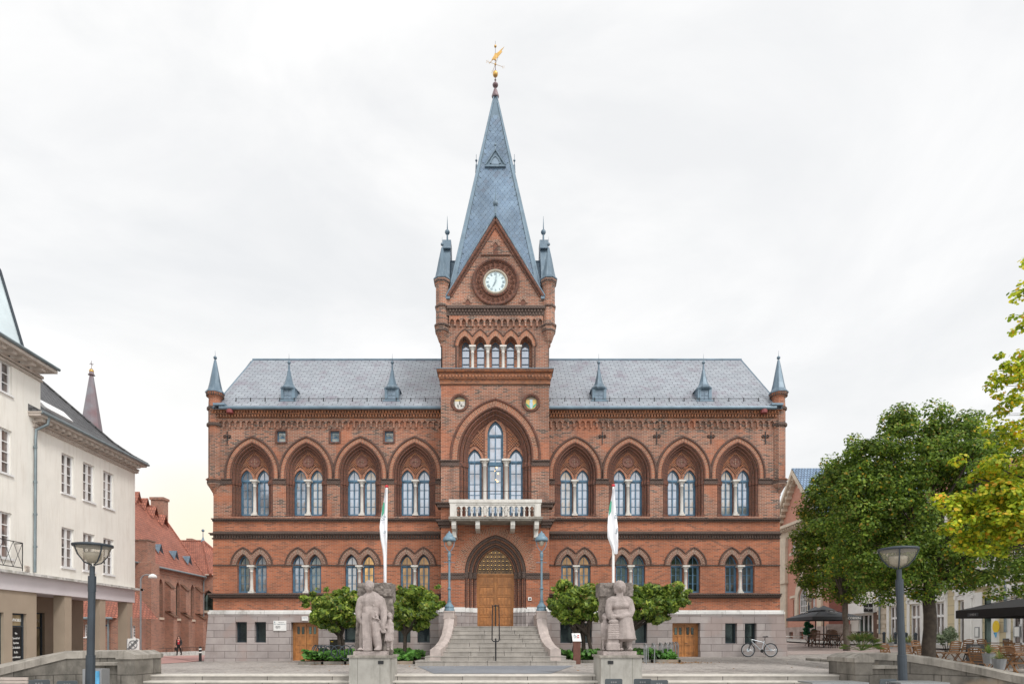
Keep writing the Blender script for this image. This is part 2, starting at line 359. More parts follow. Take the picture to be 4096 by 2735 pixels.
    def mesh(s, name, mats):
        me = bpy.data.meshes.new(name)
        me.from_pydata(s.v, [], s.f)
        uvl = me.uv_layers.new(name='UVMap'); data = []
        zz = Vector((0,0,1))
        for fc, uv in zip(s.f, s.uv):
            if uv is None:
                pts = [Vector(s.v[i]) for i in fc]
                nn = Vector((0,0,0))
                for i in range(len(pts)):
                    a, b = pts[i], pts[(i+1)%len(pts)]
                    nn += Vector(((a.y-b.y)*(a.z+b.z), (a.z-b.z)*(a.x+b.x), (a.x-b.x)*(a.y+b.y)))
                nn = nn.normalized() if nn.length > 0 else zz
                if abs(nn.z) > .96: uv = [(p.x, p.y) for p in pts]
                else:
                    t = zz.cross(nn).normalized(); bb = nn.cross(t)
                    uv = [(p.dot(t), p.dot(bb)) for p in pts]
            for q in uv: data.extend(q)
        uvl.data.foreach_set('uv', data)
        mats = mats if isinstance(mats, (list, tuple)) else [mats]
        for m in mats: me.materials.append(m)
        if len(mats) > 1: me.polygons.foreach_set('material_index', s.mi)
        if any(s.sm): me.polygons.foreach_set('use_smooth', s.sm)
        me.update(); return me
    def build(s, name, mats, parent=None, **kw):
        if parent: o3 = origin(parent)
        else:
            a = np.array(s.v); o3 = Vector((float((a[:,0].min()+a[:,0].max())/2), float((a[:,1].min()+a[:,1].max())/2), float(a[:,2].min())))
        s.v = [(p[0]-o3.x, p[1]-o3.y, p[2]-o3.z) for p in s.v]
        me = s.mesh(name, mats)
        ob = bpy.data.objects.new(name, me); COL.objects.link(ob)
        if parent: ob.parent = parent
        else: ob.location = o3
        if kw: tag(ob, **kw)
        return ob
def tag(o, label=None, cat=None, group=None, kind=None):
    if label: o['label'] = label
    if cat: o['category'] = cat
    if group: o['group'] = group
    if kind: o['kind'] = kind
    return o
def thing(name, label, cat, loc=(0,0,0), rz=0., group=None):
    o = bpy.data.objects.new(name, None); COL.objects.link(o); o.location = loc; o.rotation_euler = (0,0,rz); o.empty_display_size = .2
    return tag(o, label, cat, group)
def inst(me, name, parent, loc=(0,0,0), rot=(0,0,0), scale=(1,1,1)):
    """one more object sharing a mesh; loc is a world position"""
    ob = bpy.data.objects.new(name, me); COL.objects.link(ob); ob.parent = parent
    ob.location = Vector(loc)-(origin(parent) if parent else Vector((0,0,0))); ob.rotation_euler = rot; ob.scale = scale
    return ob
def copy_tree(o, parent=None):
    c = o.copy(); COL.objects.link(c); c.parent = parent
    for ch in list(o.children): copy_tree(ch, c)
    return c
def arc(cx, a, zs, h, n=12):
    Rr = (a*a+h*h)/(2*a); c = Rr-a; top = math.atan2(h, c) if abs(c) > 1e-9 else PI/2
    left = [(cx+c-Rr*math.cos(top*i/n), zs+Rr*math.sin(top*i/n)) for i in range(n+1)]
    return left+[(2*cx-x, z) for x, z in left[-2::-1]]
def opening(cx, a, zb, zs, h, n=10): return [(cx-a, zb)]+arc(cx, a, zs, h, n)+[(cx+a, zb)]
def rect(x0, x1, z0, z1): return [(x0,z0),(x1,z0),(x1,z1),(x0,z1)]
def shrink(a, h, t):
    Rr = (a*a+h*h)/(2*a); c = Rr-a
    return a-t, math.sqrt(max(1e-6, (Rr-t)**2-c*c))
def circ(cx, cz, r, n=24): return [(cx+r*math.cos(2*PI*i/n), cz+r*math.sin(2*PI*i/n)) for i in range(n)]
XP = lambda x, z=0.: Matrix(((0,-1,0,x),(1,0,0,0),(0,0,1,z),(0,0,0,1)))   # local wall facing -y  ->  wall at x facing +x (local x = world y)
XM = lambda x, z=0.: Matrix(((0,1,0,x),(-1,0,0,0),(0,0,1,z),(0,0,0,1)))   # wall at x facing -x (local x = -world y)
def bake(mb, name, mats, parent=None, voxel=.02, smooth=4, **kw):
    """fuse overlapping rounded shapes into one continuous surface"""
    ob = mb.build(name, mats, parent)
    md = ob.modifiers.new('r', 'REMESH'); md.mode = 'VOXEL'; md.voxel_size = voxel
    if smooth: sm = ob.modifiers.new('s', 'SMOOTH'); sm.iterations = smooth; sm.factor = .5
    dg = bpy.context.evaluated_depsgraph_get()
    me = bpy.data.meshes.new_from_object(ob.evaluated_get(dg)); ob.modifiers.clear()
    old = ob.data; ob.data = me
    for p in me.polygons: p.use_smooth = True
    if not me.materials: me.materials.append(mats)
    me.name = name
    if kw: tag(ob, **kw)
    return ob
def text(s, size, loc, parent, mat, rz=0., rx=PI/2, name='lettering', ext=.004, align='CENTER', sx=1.):
    cu = bpy.data.curves.new(name, 'FONT'); cu.body = s; cu.size = size; cu.extrude = ext; cu.align_x = align; cu.align_y = 'CENTER'; cu.resolution_u = 2
    t = bpy.data.objects.new(name, cu); COL.objects.link(t)
    dg = bpy.context.evaluated_depsgraph_get(); me = bpy.data.meshes.new_from_object(t.evaluated_get(dg))
    COL.objects.unlink(t); bpy.data.objects.remove(t); bpy.data.curves.remove(cu)
    me.materials.clear(); me.materials.append(mat)
    o = bpy.data.objects.new(name, me); COL.objects.link(o); o.parent = parent
    o.location = Vector(loc)-(origin(parent) if parent else Vector((0,0,0))); o.rotation_euler = (rx, 0, rz); o.scale = (sx, 1, 1)
    return o
# ---------------------------------------------------------------- camera, sky, light
cam = bpy.data.cameras.new('camera'); camo = bpy.data.objects.new('camera', cam); COL.objects.link(camo)
cam.sensor_width = 36; cam.sensor_fit = 'HORIZONTAL'; cam.lens = F/4096*36
cam.shift_x = (2048-U0)/4096; cam.shift_y = (V0-2735/2)/4096
cam.clip_start = .1; cam.clip_end = 5000
camo.location = (0, 0, EYE); camo.rotation_euler = (PI/2, 0, 0); sc.camera = camo
w = bpy.data.worlds.new('World'); sc.world = w; w.use_nodes = True
nt = w.node_tree; bg = nt.nodes['Background']
SUN_EL, SUN_AZ = R(50), R(138)
sky = N(nt, 'ShaderNodeTexSky'); sky.sky_type = 'NISHITA'; sky.sun_disc = False; sky.sun_elevation = SUN_EL; sky.sun_rotation = SUN_AZ
tc = N(nt, 'ShaderNodeTexCoord').outputs['Generated']
sp = N(nt, 'ShaderNodeSeparateXYZ'); nt.links.new(tc, sp.inputs[0])
cn = noise(nt, mapping(nt, tc, (1.0, 1.0, 2.0), (.3, .35, 0)), 1.9, 7, .55, .55)
cl = mixc(nt, mrange(nt, cn, .36, .60, 0, 1), (.735,.74,.745), (.865,.86,.85))
cn2 = noise(nt, mapping(nt, tc, (1, 1, 2.6), (.2, -.5, .5)), 3.1, 6, .55, .4)
cl = mixc(nt, mrange(nt, cn2, .46, .68, 0, .5), cl, (.665,.68,.69))
cn3 = noise(nt, mapping(nt, tc, (1, 1, 1.6), (0, .6, .2)), 2.2, 5, .5, .5)
cl = mixc(nt, mrange(nt, cn3, .55, .72, 0, .5), cl, (.84,.84,.83))
# sunset glow low behind the church (a direction in the sky), and the unseen half behind the viewer brightened to light the facade
gd = Vector((X(835, 1), 1, .14)).normalized()
dp = N(nt, 'ShaderNodeVectorMath', operation='DOT_PRODUCT'); nt.links.new(tc, dp.inputs[0]); dp.inputs[1].default_value = gd
cl = mixc(nt, mrange(nt, dp.outputs['Value'], .94, .998, 0, .5), cl, (.87,.855,.81))
cl = mixc(nt, mrange(nt, dp.outputs['Value'], .990, 1.0, 0, .8), cl, (.98,.78,.52))
lowz = mrange(nt, sp.outputs['Z'], .0, .40, .35, 0)
cl = mixc(nt, lowz, cl, (.83,.815,.775))
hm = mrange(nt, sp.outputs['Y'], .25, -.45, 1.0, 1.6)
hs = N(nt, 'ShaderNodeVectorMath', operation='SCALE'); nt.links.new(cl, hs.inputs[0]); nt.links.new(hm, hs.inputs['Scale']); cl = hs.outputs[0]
sk = N(nt, 'ShaderNodeVectorMath', operation='SCALE'); nt.links.new(sky.outputs[0], sk.inputs[0]); sk.inputs['Scale'].default_value = .10
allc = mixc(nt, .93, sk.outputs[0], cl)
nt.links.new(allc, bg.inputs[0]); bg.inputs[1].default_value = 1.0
sl = bpy.data.lights.new('sun', 'SUN'); sl.energy = 1.5; sl.angle = R(14); sl.color = (1,.965,.92)  # broad fill lamp added behind the viewer; the low sun is behind the church
so = bpy.data.objects.new('sun', sl); COL.objects.link(so)
so.rotation_euler = (PI/2-SUN_EL, 0, R(42)); so.location = (0,-20,40)
sc.view_settings.view_transform = 'Standard'; sc.view_settings.look = 'None'; sc.view_settings.exposure = 0.35; sc.view_settings.gamma = 1
sc.view_settings.use_curve_mapping = False
sc.cycles.max_bounces = 5; sc.cycles.diffuse_bounces = 3; sc.cycles.transparent_max_bounces = 6; sc.cycles.use_denoising = True
# ================================================================ TOWN HALL
D = 29.3; K = D/F
fx = lambda u: X(u, D)
fz = lambda v: Z(v, D)
hall = thing('town_hall', 'red brick gothic town hall with slate roof and tall spired clock tower', 'town hall', (0, D, 0))
XL, XR = fx(853.7), fx(3119.4)
BAYL = [1009.5, 1226, 1442.5, 1659]; BAYR = [2301, 2517, 2734, 2951]
zs1, zb1, zsI = fz(1893), fz(2064), fz(1918)
A0, H0 = 108*K, 147*K
def sh(px): return shrink(A0, H0, (108-px)*K)
def arch_tube(mb, cx, a, zs, h, y, r, zb=None, n=12, seg=6):
    pts = [(x, y, z) for x, z in arc(cx, a, zs, h, n)]
    if zb is not None: pts = [(cx-a, y, zb)]+pts+[(cx+a, y, zb)]
    mb.tube(pts, r, seg)
def lattice(mb, y, inside, x0, x1, z0, z1, p=.115):
    k = 0; z = z0
    while z < z1:
        x = x0+(p/2 if k % 2 else 0)
        while x < x1:
            if inside(x, z): mb.box(x-p*.27, x+p*.27, y-.06, y+.01, z-p*.27, z+p*.27)
            x += p
        z += p/2*1.1; k += 1
def in_arch(x, z, cx, a, zs, h):
    if z < zs: return abs(x-cx) < a
    Rr = (a*a+h*h)/(2*a); c = Rr-a; dx = abs(x-cx)
    return (dx+c)**2+(z-zs)**2 < Rr*Rr
def win_meshes(hw, zb, zs, h, rows, cols=2, fw=.055, head_bars=True, z_tr=None):
    """arched window centred on x=0, sill z=0: frame mesh and pane mesh (local)"""
    f = MB(); H = zs-zb
    ai, hi = shrink(hw, h, fw)
    f.ring(0, H, hw, h, ai, hi, 0, .07, legs=0, n=8)
    f.box(-hw, hw, -.015, .07, -.02, fw)
    f.box(-ai, ai, -.02, .05, H-.045, H+.045)
    # casement frame
    f.box(-ai, -ai+.045, .01, .05, fw, H-.045); f.box(ai-.045, ai, .01, .05, fw, H-.045)
    f.box(-ai+.045, ai-.045, .01, .05, H-.09, H-.045); f.box(-ai+.045, ai-.045, .01, .05, fw, fw+.04)
    f.box(-.028, .028, .0, .05, fw, H-.045)
    f.box(-.014, .014, .015, .05, H+.045, H+hi-.02)
    for i in range(1, rows):
        z = fw+(H-.045-fw)*i/rows; f.box(-ai+.045, ai-.045, .02, .05, z-.013, z+.013)
    p = MB(); pts = opening(0, ai, fw*.5, H, hi, 8); p.poly(pts, .045, .06)
    return f, p
def windows(parent, fm, pm, spots, y, rw=None, mats=None, fname='window'):
    """one window (frame) with its pane as a sub-part, at each (x, z) spot; panes take the material of the spot"""
    fme = fm.mesh('window', m_blue); cache = {}
    for i, (x, z) in enumerate(spots):
        wo = inst(fme, fname, parent, (x, y, z))
        m = mats[i] if mats else m_glass_up
        if m.name not in cache: cache[m.name] = pm.mesh('pane', m)
        inst(cache[m.name], 'pane', wo, (x, y, z))
def column_mesh(h, r=.075):
    c = MB(); c.smooth = False
    c.box(-r*1.7, r*1.7, -r*1.7, r*1.7, 0, .07)
    c.smooth = True
    c.lathe([(r*1.6,.07),(r*1.65,.11),(r*1.2,.15),(r*1.3,.18),(r,.22),(r*.93,h-.33),(r*1.15,h-.32),(r*1.15,h-.29),(r,h-.28),(r*1.1,h-.22),(r*1.5,h-.12),(r*1.9,h-.08)], 10)
    c.smooth = False
    for k in range(4):
        a = PI/4+k*PI/2; c.sphere((r*1.4*math.cos(a), r*1.4*math.sin(a), h-.13), r*.5, 6, 4)
    c.box(-r*2.2, r*2.2, -r*2.2, r*2.2, h-.08, h)
    return c
# --- upper and lower wing walls
wing_spots_up = []; wing_cols = []; wing_spots_lo = []; cols_lo = []
RECY = D+.35
LOWC = {0: [1007.6, 1225.5, 1438.5, 1659.7], 1: [2303.6, 2521.6, 2741.7, 2959.5]}
LOWY = D+.20
for side, (xa, xb, bays) in enumerate(((XL, -2.45, BAYL), (2.45, XR, BAYR))):
    wall = MB(); holes = []
    a88, h88 = sh(82); a77, h77 = sh(74); a66, h66 = sh(65)
    for u in bays: holes.append(opening(fx(u), a88, zb1, zs1, h88))
    smallw = [1125, 1339.5, 1556.5] if side == 0 else []
    for u in smallw: holes.append(rect(fx(u)-.215, fx(u)+.215, fz(1768), fz(1724)))
    wall.plate(rect(xa, xb, fz(2080), fz(1640)), holes, D, D+.12)
    wall.build('wall', m_up, hall)
    for bi, u in enumerate(bays):
        orders = MB(); archi = MB(); tymp = MB(); lat = MB(); rolls = MB(); hoods = MB(); ringw = MB(); meds = MB(); medc = MB()
        c = fx(u); a, h = sh(105)
        archi.ring(c, zs1, a, h, a88, h88, D-.03, D, legs=zsI)
        aa, hh = sh(107); arch_tube(hoods, c, aa, zs1, hh, D-.03, .06, zb=zsI)
        for px, yy, rr in ((85.5, D+.0, .035),):
            q, w_ = sh(px); arch_tube(rolls, c, q, zs1, w_, yy-.03, rr, zb=zsI)
        orders.ring(c, zs1, a88+.02, h88+.02, a77, h77, D+.12, D+.24, legs=zb1)
        orders.ring(c, zs1, a77+.02, h77+.02, a66, h66, D+.24, RECY, legs=zb1)
        for px, yy in ((77.5, D+.07), (69, D+.19), (61, D+.30)):
            q, w_ = sh(px); arch_tube(rolls, c, q, zs1, w_, yy, .058, zb=zb1+.02)
            for sgn in (-1, 1):
                rolls.cbox((c+sgn*q, yy, zsI-.12), .15, .14, .20); rolls.cbox((c+sgn*q, yy, zb1+.06), .15, .14, .14)
        # tympanum
        wx = 33.5*RECY/F; whw = 25.5*RECY/F; wzs, wzb, wh = Z(1922, RECY), Z(2062, RECY), 43*RECY/F
        at, ht = sh(69)
        hl = [opening(c+sg*wx, whw, wzb+.0, wzs, wh) for sg in (-1, 1)]
        tymp.plate([(c-at, wzb-.05)]+[(c-at, zs1)]+arc(c, at, zs1, ht)[1:-1]+[(c+at, zs1), (c+at, wzb-.05)], hl, RECY, RECY+.16)
        ro, rh = whw+.10, wh+.11
        for sg in (-1, 1): ringw.ring(c+sg*wx, wzs, ro, rh, whw, wh, RECY-.035, RECY, n=8)
        czm = Z(1848, RECY)
        def ins(x, z, c=c, at=at, ht=ht, wzs=wzs, czm=czm):
            if not in_arch(x, z, c, at-.1, zs1, ht-.12): return False
            for sg in (-1, 1):
                if in_arch(x, z, c+sg*wx, ro+.03, wzs, rh+.04): return False
            return (x-c)**2+(z-czm)**2 > .31**2 and z > wzs
        lattice(lat, RECY, ins, c-at, c+at, wzs, wzs+1.9, .105)
        meds.poly(circ(c, czm, .27), RECY-.05, RECY)
        meds.tube([(c+.26*math.cos(t*PI/9), RECY-.05, czm+.26*math.sin(t*PI/9)) for t in range(19)], .035, 6)
        medc.box(c-.17, c+.17, RECY-.075, RECY-.04, czm-.022, czm+.022); medc.box(c-.022, c+.022, RECY-.072, RECY-.04, czm-.17, czm+.17)
        for sg in (-1, 1): wing_spots_up.append((c+sg*wx, wzb))
        wing_cols.append((c, RECY-.06, wzb-.02))
        ab = archi.build('arch_band', m_arch, hall); orders.build('arch_order', m_arch, ab); ty_ = tymp.build('tympanum', m_lattice, hall)
        lat.build('brick_lattice', m_orange, ty_); rolls.build('arch_roll', m_roll, ab); hoods.build('hood_mould', m_hood, ab)
        ringw.build('window_arch', m_arch, ty_); meds.build('medallion', m_med, ty_); medc.build('medallion_cross', m_arch2, ty_)
    # impost bands on the piers
    imp = MB(); edges = [xa-.0]+[e for u in bays for e in (fx(u)-a88, fx(u)+a88)]+[xb]
    for i in range(0, len(edges), 2):
        imp.box(edges[i], edges[i+1], D-.05, D, fz(1936), fz(1920)); imp.box(edges[i], edges[i+1], D-.09, D, fz(1919.5), fz(1915))
    imp.build('impost_band', m_dark, hall)
    # sills and string courses
    sl_ = MB()
    for u in bays:
        c = fx(u); z0 = fz(2074)
        sl_.add([(c-a88-.15, D-.14, z0), (c+a88+.15, D-.14, z0), (c+a66, RECY+.1, zb1+.02), (c-a66, RECY+.1, zb1+.02)], [(0,1,2,3)])
    sl_.box(xa-.05, xb, D-.16, D+.02, fz(2078.5), fz(2074)); sl_.build('sill_course', m_dark, hall)
    st = MB()
    st.box(xa-.03, xb, D-.09, D, fz(2085), fz(2079)); st.box(xa-.02, xb, D-.03, D, fz(2130), fz(2124))
    st.box(xa-.16, xb, D-.19, D, fz(2136), fz(2132)); st.box(xa-.12, xb, D-.13, D, fz(2141), fz(2136.5))
    n = int((xb-xa)/.13)
    for i in range(n): x = xa+.04+i*.13; st.box(x, x+.07, D-.11, D, fz(2150), fz(2141.5))
    st.box(xa-.06, xb, D-.05, D, fz(2156), fz(2150.5)); st.box(xa-.02, xb, D-.045, D, fz(2262), fz(2257))
    st.build('string_course', m_dark, hall)
    # lower wall
    lw = MB(); zsl, zbl, hl_, hwl = fz(2261), fz(2370), 44*K, 25*K; cs = LOWC[side]; off = 34*K
    lw.plate(rect(xa-.02, xb, fz(2440), fz(2080.0)), [opening(fx(u)+sg*off, hwl, zbl, zsl, hl_) for u in cs for sg in (-1, 1)], D, D+.26)
    lw.build('wall', m_lo, hall)
    for u in cs:
        ba = MB(); ho = MB()
        for sg in (-1, 1):
            cx = fx(u)+sg*off; w1 = 33.4 if True else 50
            # outer side full ring, clipped where the pair meets
            ao, ho_ = 49*K, 72*K
            po = arc(cx, ao, zsl, ho_, 14); pi_ = arc(cx, hwl, zsl, hl_, 14); L = 0
            for i in range(len(po)-1):
                A, B, C_, E_ = po[i], po[i+1], pi_[i+1], pi_[i]
                mid = fx(u)
                def cl(p, q):
                    # keep the point on its own side of the pair's middle line
                    if (p[0]-mid)*sg >= 0: return p
                    t = (q[0]-mid)/(q[0]-p[0]); return (mid, q[1]+(p[1]-q[1])*t)
                A, B = cl(A, E_), cl(B, C_)
                d = math.hypot(po[i+1][0]-po[i][0], po[i+1][1]-po[i][1]); w_ = ao-hwl
                ba.add([(A[0],D-.04,A[1]),(B[0],D-.04,B[1]),(C_[0],D-.04,C_[1]),(E_[0],D-.04,E_[1])], [(0,3,2,1)], [[(0,L),(w_,L),(w_,L+d),(0,L+d)]])
                ba.add([(E_[0],D-.04,E_[1]),(C_[0],D-.04,C_[1]),(C_[0],D,C_[1]),(E_[0],D,E_[1])], [(0,3,2,1)]); L += d
            pts = [(x, D-.05, z) for x, z in arc(cx, ao, zsl, ho_, 16) if (x-fx(u))*sg >= -.01]
            ho.tube(pts, .042, 6)
            pts = [(x, D-.03, z) for x, z in arc(cx, hwl+.02, zsl, hl_+.02, 12)]; ho.tube(pts, .03, 6)
            wing_spots_lo.append((cx, zbl, side))
        cols_lo.append((fx(u), D-.03, zbl-.02))
        ab = ba.build('arch_band', m_arch2, hall); ho.build('hood_mould', m_hood, ab)
    lg = MB(); lg.box(xa-.20, xb, D-.24, D, fz(2379), fz(2373)); lg.box(xa-.16, xb, D-.17, D, fz(2387), fz(2379.5)); lg.box(xa-.10, xb, D-.08, D, fz(2392), fz(2387.5))
    for u in cs: 
        c = fx(u); lg.add([(c-off*2, D-.2, fz(2373)+.003), (c+off*2, D-.2, fz(2373)+.003), (c+off*2, D+.2, zbl+.02), (c-off*2, D+.2, zbl+.02)], [(0,1,2,3)])
    lg.build('ledge', m_dark, hall)
    # cornice, dentils and corbel arcade under the eaves
    co = MB(); co.box(xa-.02, xb, D-.30, D, fz(1648), fz(1644)); co.box(xa-.02, xb, D-.20, D, fz(1660), fz(1657)); co.box(xa-.02, xb, D-.10, D, fz(1674), fz(1671))
    for j, (va, vb, pr) in enumerate(((1656.5, 1648.5, .25), (1670.5, 1660.5, .16))):
        n = int((xb-xa)/.14)
        for i in range(n): x = xa+.03+i*.14+(.07 if j else 0); co.box(x, x+.085, D-pr, D, fz(va), fz(vb))
    co.build('dentil_cornice', m_orange, hall)
    ca = MB(); n = 41; p = (xb-xa)/n; zt, z1, z2 = fz(1677), fz(1696), fz(1712)
    def arcade(mb, x0, n, p, zt, zsp, zb_, y0, y1, pw=.26):
        for i in range(n):
            xx0 = x0+i*p; a = p*(.5-pw/2); c = xx0+p/2
            ps = arc(c, a, zsp, a*1.35, 4)
            mb.box(xx0, xx0+p*pw/2, y0, y1, zb_, zt); mb.box(xx0+p*(1-pw/2), xx0+p, y0, y1, zb_, zt)
            for q in range(len(ps)-1):
                (x_, z_), (x2, z2_) = ps[q], ps[q+1]
                mb.add([(x_,y0,z_),(x2,y0,z2_),(x2,y0,zt),(x_,y0,zt),(x_,y1,z_),(x2,y1,z2_)], [(0,1,2,3),(4,5,1,0)])
    arcade(ca, xa, n, p, zt, z1, z2, D-.10, D)
    ca.build('corbel_arcade', m_up, hall)
    # granite base with white marble band
    gb = MB(); holes = []
    zt_, zbb = fz(2456), -.6
    if side == 0:
        ops = [(941.6, 987.5, 2568, 2486), (1018, 1064, 2568, 2486), (1164, 1273.6, 2650, 2487), (1375, 1424, 2568, 2492), (1591, 1642, 2568, 2492), (1669, 1719, 2568, 2492)]
    else:
        ops = [(2241, 2291, 2570, 2490), (2318, 2368, 2570, 2490), (2541, 2589, 2570, 2490), (2689.5, 2800, 2640, 2490), (2900.7, 2948.5, 2572, 2491), (2979, 3026.7, 2572, 2491)]
    YB = D-.16
    for (u0, u1, vb, vt) in ops: holes.append(rect(X(u0, YB), X(u1, YB), Z(vb, YB) if vb < 2600 else -.33, Z(vt, YB)))
    x0, x1 = (xa-.18, -2.45) if side == 0 else (2.45, xb+.18)
    o_ = rect(x0, x1, zbb, zt_)
    if side == 0: o_ = [(xa-.42, zbb), (-2.45, zbb), (-2.45, zt_), (xa-.17, zt_)]
    else: o_ = [(2.45, zbb), (xb+.36, zbb), (xb+.14, zt_), (2.45, zt_)]
    gb.plate(o_, holes, YB, D+.30)
    gb.add([(p[0], YB, p[1]) for p in o_]+[(p[0], D+3, p[1]) for p in o_], [(1,5,6,2), (0,3,7,4), (3,2,6,7)])
    gb.build('granite_base', m_gran, hall)
    mbd = MB(); xo0, xo1 = (xa-.19, -2.45) if side == 0 else (2.45, xb+.16)
    mbd.box(xo0, xo1, D-.19, D+.3, zt_+.002, fz(2446)); 
    mbd.box(xo0+.05, xo1-.03, D-.14, D+.2, fz(2446)+.001, fz(2439.5)); mbd.build('marble_band', m_marb, hall)
    # basement windows and doors
    for (u0, u1, vb, vt) in ops:
        a, b = X(u0, YB), X(u1, YB); zt2 = Z(vt, YB)
        if vb < 2600:
            zb2 = Z(vb, YB); y = D+.06
            fr = MB(); fr.box(a, a+.06, y, y+.08, zb2, zt2); fr.box(b-.06, b, y, y+.08, zb2, zt2); fr.box(a+.06, b-.06, y, y+.08, zt2-.06, zt2); fr.box(a+.06, b-.06, y, y+.08, zb2, zb2+.06)
            wo = fr.build('window', m_grille, hall)
            g = MB(); nb = 9
            for i in range(1, nb): x = a+.05+(b-a-.1)*i/nb; g.box(x-.006, x+.006, y+.02, y+.032, zb2+.05, zt2-.05)
            for i in range(1, 16): z = zb2+.05+(zt2-zb2-.1)*i/16; g.box(a+.05, b-.05, y+.033, y+.043, z-.006, z+.006)
            g.build('grille', m_grille, wo)
            pm = MB(); pm.box(a+.02, b-.02, y+.085, y+.1, zb2+.02, zt2-.02); pm.build('pane', m_glass_dk, wo)
        else:
            y = D+.16; z0 = -.25
            dr = MB(); dr.box(a, a+.10, y-.03, y+.12, z0, zt2); dr.box(b-.10, b, y-.03, y+.12, z0, zt2); dr.box(a+.10, b-.10, y-.03, y+.12, zt2-.09, zt2)
            do = dr.build('basement_door', m_oak, hall); mid = (a+b)/2
            for s0, s1 in ((a+.10, mid-.012), (mid+.012, b-.10)):
                lf = MB(); lf.box(s0, s1, y+.03, y+.08, z0+.02, zt2-.09); wdt = s1-s0
                for xx in (s0, s1-.09, (s0+s1)/2-.035): lf.box(xx, xx+(.09 if xx != (s0+s1)/2-.035 else .07), y+.005, y+.03, z0+.02, zt2-.09)
                Hh = zt2-.09-z0-.02
                for fr_ in (0, .27, .46, .70, .955): 
                    lf.box(s0+.002, s1-.002, y+.0, y+.03, z0+.02+Hh*fr_, z0+.02+Hh*fr_+.09)
                lo = lf.build('door_leaf', m_oak2, do)
                gm = MB()
                for q in range(2):
                    xa_ = s0+.11+q*(wdt/2-.055); gm.box(xa_, xa_+wdt/2-.17, y+.0, y+.031, z0+.02+Hh*.74, z0+.02+Hh*.93)
                gm.build('pane', m_glass_dk, lo)
            hd = MB(); hd.tube([(mid+.04, y-.01, .72), (mid+.04, y-.06, .72), (mid+.16, y-.06, .70)], .012, 6); hd.build('handle', m_gold if side == 0 else m_iron, do)
    # side and back walls
    sw = MB(); xs = xa if side == 0 else xb
    pts = [(D, -.5), (D+9, -.5), (D+9, fz(1640)), (D+4.5, fz(1640)+4.5), (D, fz(1640))]
    sw.xf = XM(xs) if side == 0 else XP(xs)
    sw.poly([(-p[0], p[1]) for p in pts] if side == 0 else pts, 0); sw.xf = None
    if side == 0: sw.box(XL+.01, XR-.01, D+8.7, D+9, -.5, fz(1640))
    sw.build('side_wall', m_up, hall)
# --- windows and columns of the wings
f_, p_ = win_meshes(25*RECY/F, Z(2062, RECY), Z(1922, RECY), 43*RECY/F, 4)
mats = [m_glass_up, m_glass_up, m_glass_up3, m_glass_up2, m_glass_up, m_glass_up2, m_glass_up, m_glass_up, m_glass_up2, m_glass_up, m_glass_up, m_glass_up, m_glass_up, m_glass_up2, m_glass_up2, m_glass_up]
windows(hall, f_, p_, wing_spots_up, RECY+.08, mats=mats)
me_c = column_mesh(Z(1922, RECY)-Z(2062, RECY)+.02, .082).mesh('window_column', m_white)
for c in wing_cols: inst(me_c, 'window_column', hall, c)
f_, p_ = win_meshes(24.5*K, fz(2370), fz(2261), 43*K, 3)
m_lit2 = GL('glass_chandelier', (.30,.20,.09), metal=.3, wav=.4, emis=(1,.55,.18), es=.5)
seq = [m_glass_lo, m_glass_up3, m_glass_up3, m_glass_lo, m_glass_up2, m_lit2, m_glass_warm, m_glass_warm, m_glass_warm, m_glass_warm, m_glass_dk, m_glass_dk, m_glass_dk, m_glass_dk, m_glass_lo, m_glass_up3]
windows(hall, f_, p_, [(x, z) for x, z, s in wing_spots_lo], LOWY-.02, mats=seq)
me_c = column_mesh(fz(2261)-fz(2370)+.02, .078).mesh('window_column', m_white)
for c in cols_lo: inst(me_c, 'window_column', hall, c)
# small square attic windows
for u in (1125, 1339.5, 1556.5):
    c = fx(u); z0, z1 = fz(1768), fz(1724)
    b = MB(); t = .07
    b.box(c-.25, c+.25, D-.04, D, z1+.002, z1+.10); b.box(c-.29, c-.217, D-.04, D, z0-.06, z1); b.box(c+.217, c+.29, D-.04, D, z0-.06, z1); b.box(c-.217, c+.217, D-.05, D+.1, z0-.06, z0-.001)
    wo = b.build('attic_window', m_roll, hall)
    fr = MB(); y = D+.10; fr.box(c-.215, c-.165, y, y+.05, z0, z1); fr.box(c+.165, c+.215, y, y+.05, z0, z1); fr.box(c-.165, c+.165, y, y+.05, z1-.05, z1); fr.box(c-.165, c+.165, y, y+.05, z0, z0+.06)
    for a in (30, 60, 90, 120, 150):
        fr.tube([(c, y+.02, z0+.24), (c+.17*math.cos(R(a)), y+.02, z0+.24+.2*math.sin(R(a)))], .01, 4)
    fr.box(c-.16, c+.16, y+.01, y+.03, z0+.22, z0+.25); fr.build('frame', m_blue, wo)
    pn = MB(); pn.box(c-.17, c+.17, y+.035, y+.045, z0+.05, z1-.04); pn.build('pane', m_glass_lo, wo)
# iron wall anchors
an = MB(); an.box(-.018, .018, -.035, -.005, -.34, .28)
for sg in (-1, 1):
    an.tube([(sg*.02, -.02, .03), (sg*.09, -.02, .10), (sg*.17, -.02, .08), (sg*.17, -.02, .0), (sg*.11, -.02, -.01), (sg*.11, -.02, .04)], .018, 5)
an.tube([(-.15, -.02, -.04), (0, -.02, 0), (.15, -.02, -.04)], .014, 4)
ame = an.mesh('wall_anchor', m_iron)
for u in (909.5, 2409, 2626.7, 2843.5, 3061): inst(ame, 'wall_anchor', hall, (fx(u), D, fz(1748)))
for u in (1779+11, 2190): pass
